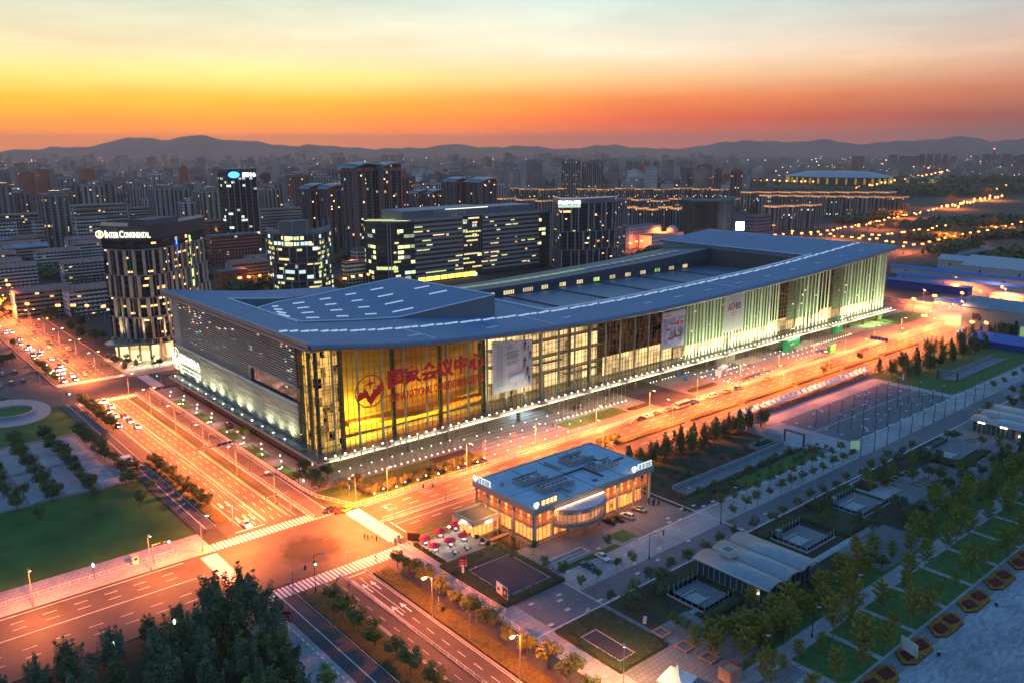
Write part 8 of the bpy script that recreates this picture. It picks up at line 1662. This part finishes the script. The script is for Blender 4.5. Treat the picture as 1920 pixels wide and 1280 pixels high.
for (px, py, hh) in ((1866-620, 352, 30), (1725, 436, 26)): r = thing('signal_mast', 'thin mast standing %s' % ('in the dense quarter' if px < 1400 else 'in the dark fields'), 'mast', G(px, py)); piece('pole', dsteel, r, (0, 0, hh/2), (.8, .8, hh)); piece('cap', dsteel, r, (0, 0, hh), (2, 2, 1))
# sheds and halls at the right edge
bl_r = mat('blue_shed_roof', (.03, .12, .42), .5, noise=(.3, .2)); shw = mat('white_shed_wall', (.45, .42, .42), .7, noise=(.3, .15)); blw = mat('blue_shed_wall', (.015, .05, .28), .6)
def shed(x, y, L_, D_, h, label, wall=shw, roof=bl_r, rz=0, nwin=8, gab=1.6, lit=False, cat='shed'):
    r = thing('site_shed', label, cat, (x, y, 0), rz); piece('wall', wall, r, (0, 0, h/2), (L_, D_, h)); b = MB(); b.add([(-L_/2-.5, -D_/2-.6, h), (L_/2+.5, -D_/2-.6, h), (L_/2+.5, D_/2+.6, h), (-L_/2-.5, D_/2+.6, h), (-L_/2-.5, 0, h+gab), (L_/2+.5, 0, h+gab)] if L_ > D_ else [(L_/2+.5, -D_/2-.6, h), (L_/2+.5, D_/2+.6, h), (-L_/2-.5, D_/2+.6, h), (-L_/2-.5, -D_/2-.6, h), (0, -D_/2-.6, h+gab), (0, D_/2+.6, h+gab)], [(0, 1, 5, 4), (2, 3, 4, 5), (0, 4, 3), (1, 2, 5), (0, 3, 2, 1)]); b.obj('roof', roof, r)
    for k in range(nwin): 
        z = h*.7; piece('window', glow('shed_window', (1, .6, .4), 1.4) if lit and k % 2 else cglass, r, (-L_/2+L_*(k+.5)/nwin, -D_/2-.06, z), (L_/nwin*.4, .12, h*.18)); 
        if h > 5: piece('window', cglass, r, (-L_/2+L_*(k+.5)/nwin, -D_/2-.06, h*.28), (L_/nwin*.4, .12, h*.18))
    if D_ > 5:
        for k in range(2): piece('window', cglass, r, (-L_/2-.06, -D_/4+k*D_/2, h*.6), (.12, 1.4, h*.2))
    return r
def shp(px, py, *a, **k): p = G(px, py); return shed(p.x, p.y, *a, **k)
shp(1740, 545, 9, 60, 6, 'deep blue windowless shed, long side to the lit junction', blw, bl_r, .02, 0, 1.2); shp(1730, 517, 8, 52, 6, 'white hut row with blue roof behind the deep blue shed', nwin=0); shp(1712, 528, 8, 24, 5, 'short white hut row with blue roof at the hall corner', nwin=0)
shp(1830, 545, 9, 92, 6.5, 'long two-storey white hut with blue roof and lit front', nwin=0, lit=True); shp(1838, 531, 8, 74, 6, 'long blue-roofed hut behind the lit one', nwin=0); shp(1778, 574, 8, 16, 3.4, 'small open blue-roofed store left of a pair', nwin=2); shp(1818, 576, 8, 18, 3.4, 'small open blue-roofed store right of a pair', nwin=2)
shp(1905, 570, 14, 30, 6, 'pink-lit shed block at the right edge', nwin=2, roof=shw); shp(1900, 520, 10, 40, 4, 'blue canopy roof at the right edge behind the huts', nwin=0)
shp(1810, 508, 16, 42, 9, 'white ribbed storage hall, smaller of two', shw, mat('pale_ribbed_roof', (.38, .40, .42), .6, noise=(1, .15)), 0, 0, 4); shp(1890, 522, 40, 60, 10, 'large white ribbed storage hall with broad gable', shw, MATS['pale_ribbed_roof'], 0, 0, 7)
r = shp(1888, 622, 34, 40, 15, 'large grey barrel-like warehouse with a dark door at the right edge', mat('grey_warehouse_wall', (.30, .29, .27), .8, noise=(.15, .15)), mat('blue_grey_warehouse_roof', (.17, .23, .28), .6, noise=(.2, .2)), 0, 0, 4); piece('door', dsteel, r, (-17.1, -6, 4), (.2, 11, 8)); piece('window', cglass, r, (-17.1, 12, 10), (.2, 4, 3)); piece('light_panel', mat('green_lit_panel', (.2, .3, .15), e=(.5, .7, .25), es=.25), r, (-17.1, -15, 4), (.2, 5, 7))
for i, (px, py) in enumerate(((1880, 640), (1905, 652))): shp(px, py+4, 10, 46, 3.6, ('long bright blue roof before the warehouse', 'second bright blue roof at the right edge below the warehouse')[i], blw, bl_r, 0, 0, 1.8)
b = MB()
r = thing('site_wall', 'long pale site wall with regular bays beside the junction', 'wall', (585, 268, 0), .02)
for k in range(22): piece('panel', shw, r, (k*.2, -62+k*5.9, 1.4), (.3, 5.3, 2.8)); piece('post', wpaint, r, (k*.2, -65+k*5.9, 1.5), (.4, .4, 3.1))
# fields, roads and lamp strings in the far right
def fsheet(name, pts, z, m): b = MB(); b.poly([(G(*p).x, G(*p).y, z) for p in pts]); return struct(name, b, m)
dgrass = mat('field_grass', (.022, .045, .018), .95, noise=(.01, .4, (.04, .065, .025)))
fsheet('field', [(1680, 530), (1820, 520), (1760, 488), (1680, 492)], .03, dgrass); fsheet('field', [(1760, 487), (1930, 505), (1930, 458), (1840, 460)], .03, dgrass); fsheet('field', [(1500, 452), (1600, 470), (1690, 452), (1640, 432)], .03, dgrass); fsheet('field', [(1600, 470), (1690, 480), (1740, 462), (1690, 452)], .02, dgrass)
fsheet('field', [(1690, 400), (1930, 392), (1930, 362), (1700, 372)], .03, dgrass); fsheet('field', [(1790, 480), (1800, 470), (1850, 462), (1870, 466)], .06, pv_mid); fsheet('road', [(1290, 470), (1300, 463), (1560, 448), (1700, 470), (1690, 476), (1560, 458)], .04, asph)
fsheet('road', [(1640, 494), (1930, 425), (1930, 418), (1610, 488)], .05, asph); fsheet('road', [(1380, 455), (1640, 415), (1880, 372), (1870, 370), (1630, 408), (1370, 446)], .06, asph); fsheet('road', [(1680, 640), (1930, 560), (1930, 530), (1700, 560)], .05, mat('lit_yard', (.16, .14, .13), .8, noise=(.1, .25)))
fsheet('road', [(1690, 600), (1850, 620), (1930, 600), (1930, 575), (1700, 565)], .07, MATS['lit_yard'])
lm_ = MB(); lm_.m = 0; lm_.tube((0, 0, 0), (0, 0, 10), .18, .12, 4); lm_.m = 1; lm_.ball((-.8, 0, 10.3), .85, 8, 5); lm_.ball((.8, 0, 10.3), .85, 8, 5); farlamp = lm_.mesh('street_lamp', [steel, glow('far_sodium', (1, .27, .06), 4.5)])  # globes oversized so their shape carries the lamp glare
lm2 = MB(); lm2.m = 0; lm2.tube((0, 0, 0), (0, 0, 10), .3, .2, 4); lm2.m = 1; lm2.ball((0, 0, 10.8), 2.3, 8, 5); farlamp2 = lm2.mesh('street_lamp', [steel, MATS['far_sodium']])
fstuff = MB(); cnt = 0; rl = random.Random(13)
def lampline(px0, py0, px1, py1, n, jit=2.5, where='beside the far right road', bend=0):
    global cnt
    for i in range(n):
        t = (i+.5)/n; x = px0+(px1-px0)*t+rl.uniform(-jit, jit); y = py0+(py1-py0)*t+rl.uniform(-jit, jit)*.45+bend*math.sin(math.pi*t); p = G(x, y+3); d = p.length
        o = link('street_lamp', farlamp if d < 1500 else farlamp2, None, (p.x, p.y, 0), rl.uniform(0, 3)); s = 1 if d < 1500 else min(2.0, d/2400); o.scale = (s, s, s if d < 1500 else 1); tag(o, 'glowing orange street lamp %s' % where, 'street lamp', 'orange lamps '+where); cnt += 1
lampline(1290, 468, 1560, 446, 16); lampline(1560, 446, 1880, 374, 46, 5); lampline(1640, 492, 1920, 428, 18, 3); lampline(1480, 448, 1700, 470, 14, 5, 'by the junction past the hall roof'); lampline(1600, 462, 1780, 436, 14, 7, 'by the junction past the hall roof')
lampline(1410, 343, 1530, 345, 10, 3, 'near the stadium'); lampline(1600, 360, 1780, 322, 22, 3, 'near the stadium'); lampline(1360, 355, 1400, 350, 5, 1, 'before the stadium'); lampline(1655, 300, 1750, 318, 7, 3, 'far beyond the stadium'); lampline(1870, 315, 1920, 310, 8, 1, 'far beyond the stadium')
lampline(1160, 478, 1260, 452, 8, 3, 'by the road behind the pier hotel'); lampline(420, 545, 500, 538, 4, 2, 'between hotel and glass office'); lampline(640, 545, 700, 535, 4, 2, 'between the two office blocks'); lampline(10, 545, 60, 600, 7, 3, 'along the avenue at the left edge'); lampline(100, 600, 210, 600, 4, 3, 'on the road behind the hotel')
lampline(140, 336, 300, 331, 18, 2, 'under the left hills'); lampline(980, 330, 1050, 326, 4, 2, 'in the central haze'); lampline(400, 330, 560, 326, 8, 3, 'under the left hills'); lampline(760, 335, 960, 330, 8, 6, 'in the central haze'); lampline(1780, 400, 1900, 350, 8, 12, 'scattered in the dark fields')
lampline(1690, 590, 1900, 560, 5, 6, 'in the lit site yard'); lampline(1720, 620, 1860, 640, 5, 6, 'at the wide junction')
for (px, py, e, c) in ((1330, 462, 1, sodium), (1450, 452, 1, sodium), (1560, 450, 1.3, sodium), (1640, 430, 1.2, sodium), (1700, 410, 1.6, sodium), (1780, 392, 2, sodium), (1850, 376, 2.4, sodium), (1700, 472, .9, sodium), (1780, 455, 1, sodium), (1860, 440, 1.2, sodium), (1500, 470, .8, sodium), (1600, 482, .8, sodium), (1200, 470, .8, sodium), (1240, 460, .7, sodium), (660, 528, .5, sodium), (470, 540, .3, sodium), (30, 560, .35, (1, .2, .08)), (20, 600, .35, (1, .22, .08)), (1820, 590, .25, (1, .45, .3)), (1750, 585, .25, (1, .45, .3)), (1880, 600, .22, (1, .45, .3)), (1860, 550, .2, (1, .45, .35)), (1790, 620, .2, (1, .4, .2))):
    p = G(px, py); d = p.length; spot(None, (p.x, p.y, 16+d*.006), 130000*e*(d/900)**.8, c, R_(165), .8, 1.0)
pts_c = MB(); kk = 0
for k in range(520):
    x, y = rc.uniform(0, 1920), 300+rc.random()**1.3*80
    if x > 1400 and y > 345: continue
    p = G(x, y); s = .55*p.length/1000*rc.uniform(.5, 1.0); pts_c.m = rc.choice([0, 0, 0, 1, 2, 3]); pts_c.cbox((p.x, p.y, rc.uniform(6, 26)), (s, s, s))
tag(pts_c.obj('city_lights', [glow('dot_amber', (1, .5, .2), 5), glow('dot_white', (.9, .95, 1), 4), glow('dot_green', (.4, 1, .5), 3), glow('dot_red', (1, .15, .15), 4)]), 'countless tiny lights scattered through the far city', None, None, 'stuff')
# ------------------------------------------------------------------ the evening haze
hz = bpy.data.materials.new('haze'); hz.use_nodes = True; n_ = hz.node_tree; n_.nodes.clear()
v_ = n_.nodes.new('ShaderNodeVolumePrincipled'); v_.inputs['Density'].default_value = 8.5e-5; v_.inputs['Color'].default_value = (1, .68, .56, 1); v_.inputs['Anisotropy'].default_value = .3
q_ = n_.nodes.new('ShaderNodeOutputMaterial'); n_.links.new(v_.outputs[0], q_.inputs['Volume'])
tag(MB().box((-15200, -15200, -1.2), (15200, 15200, 268)).obj('haze', hz), 'pale evening haze over the whole city', None, None, 'stuff')
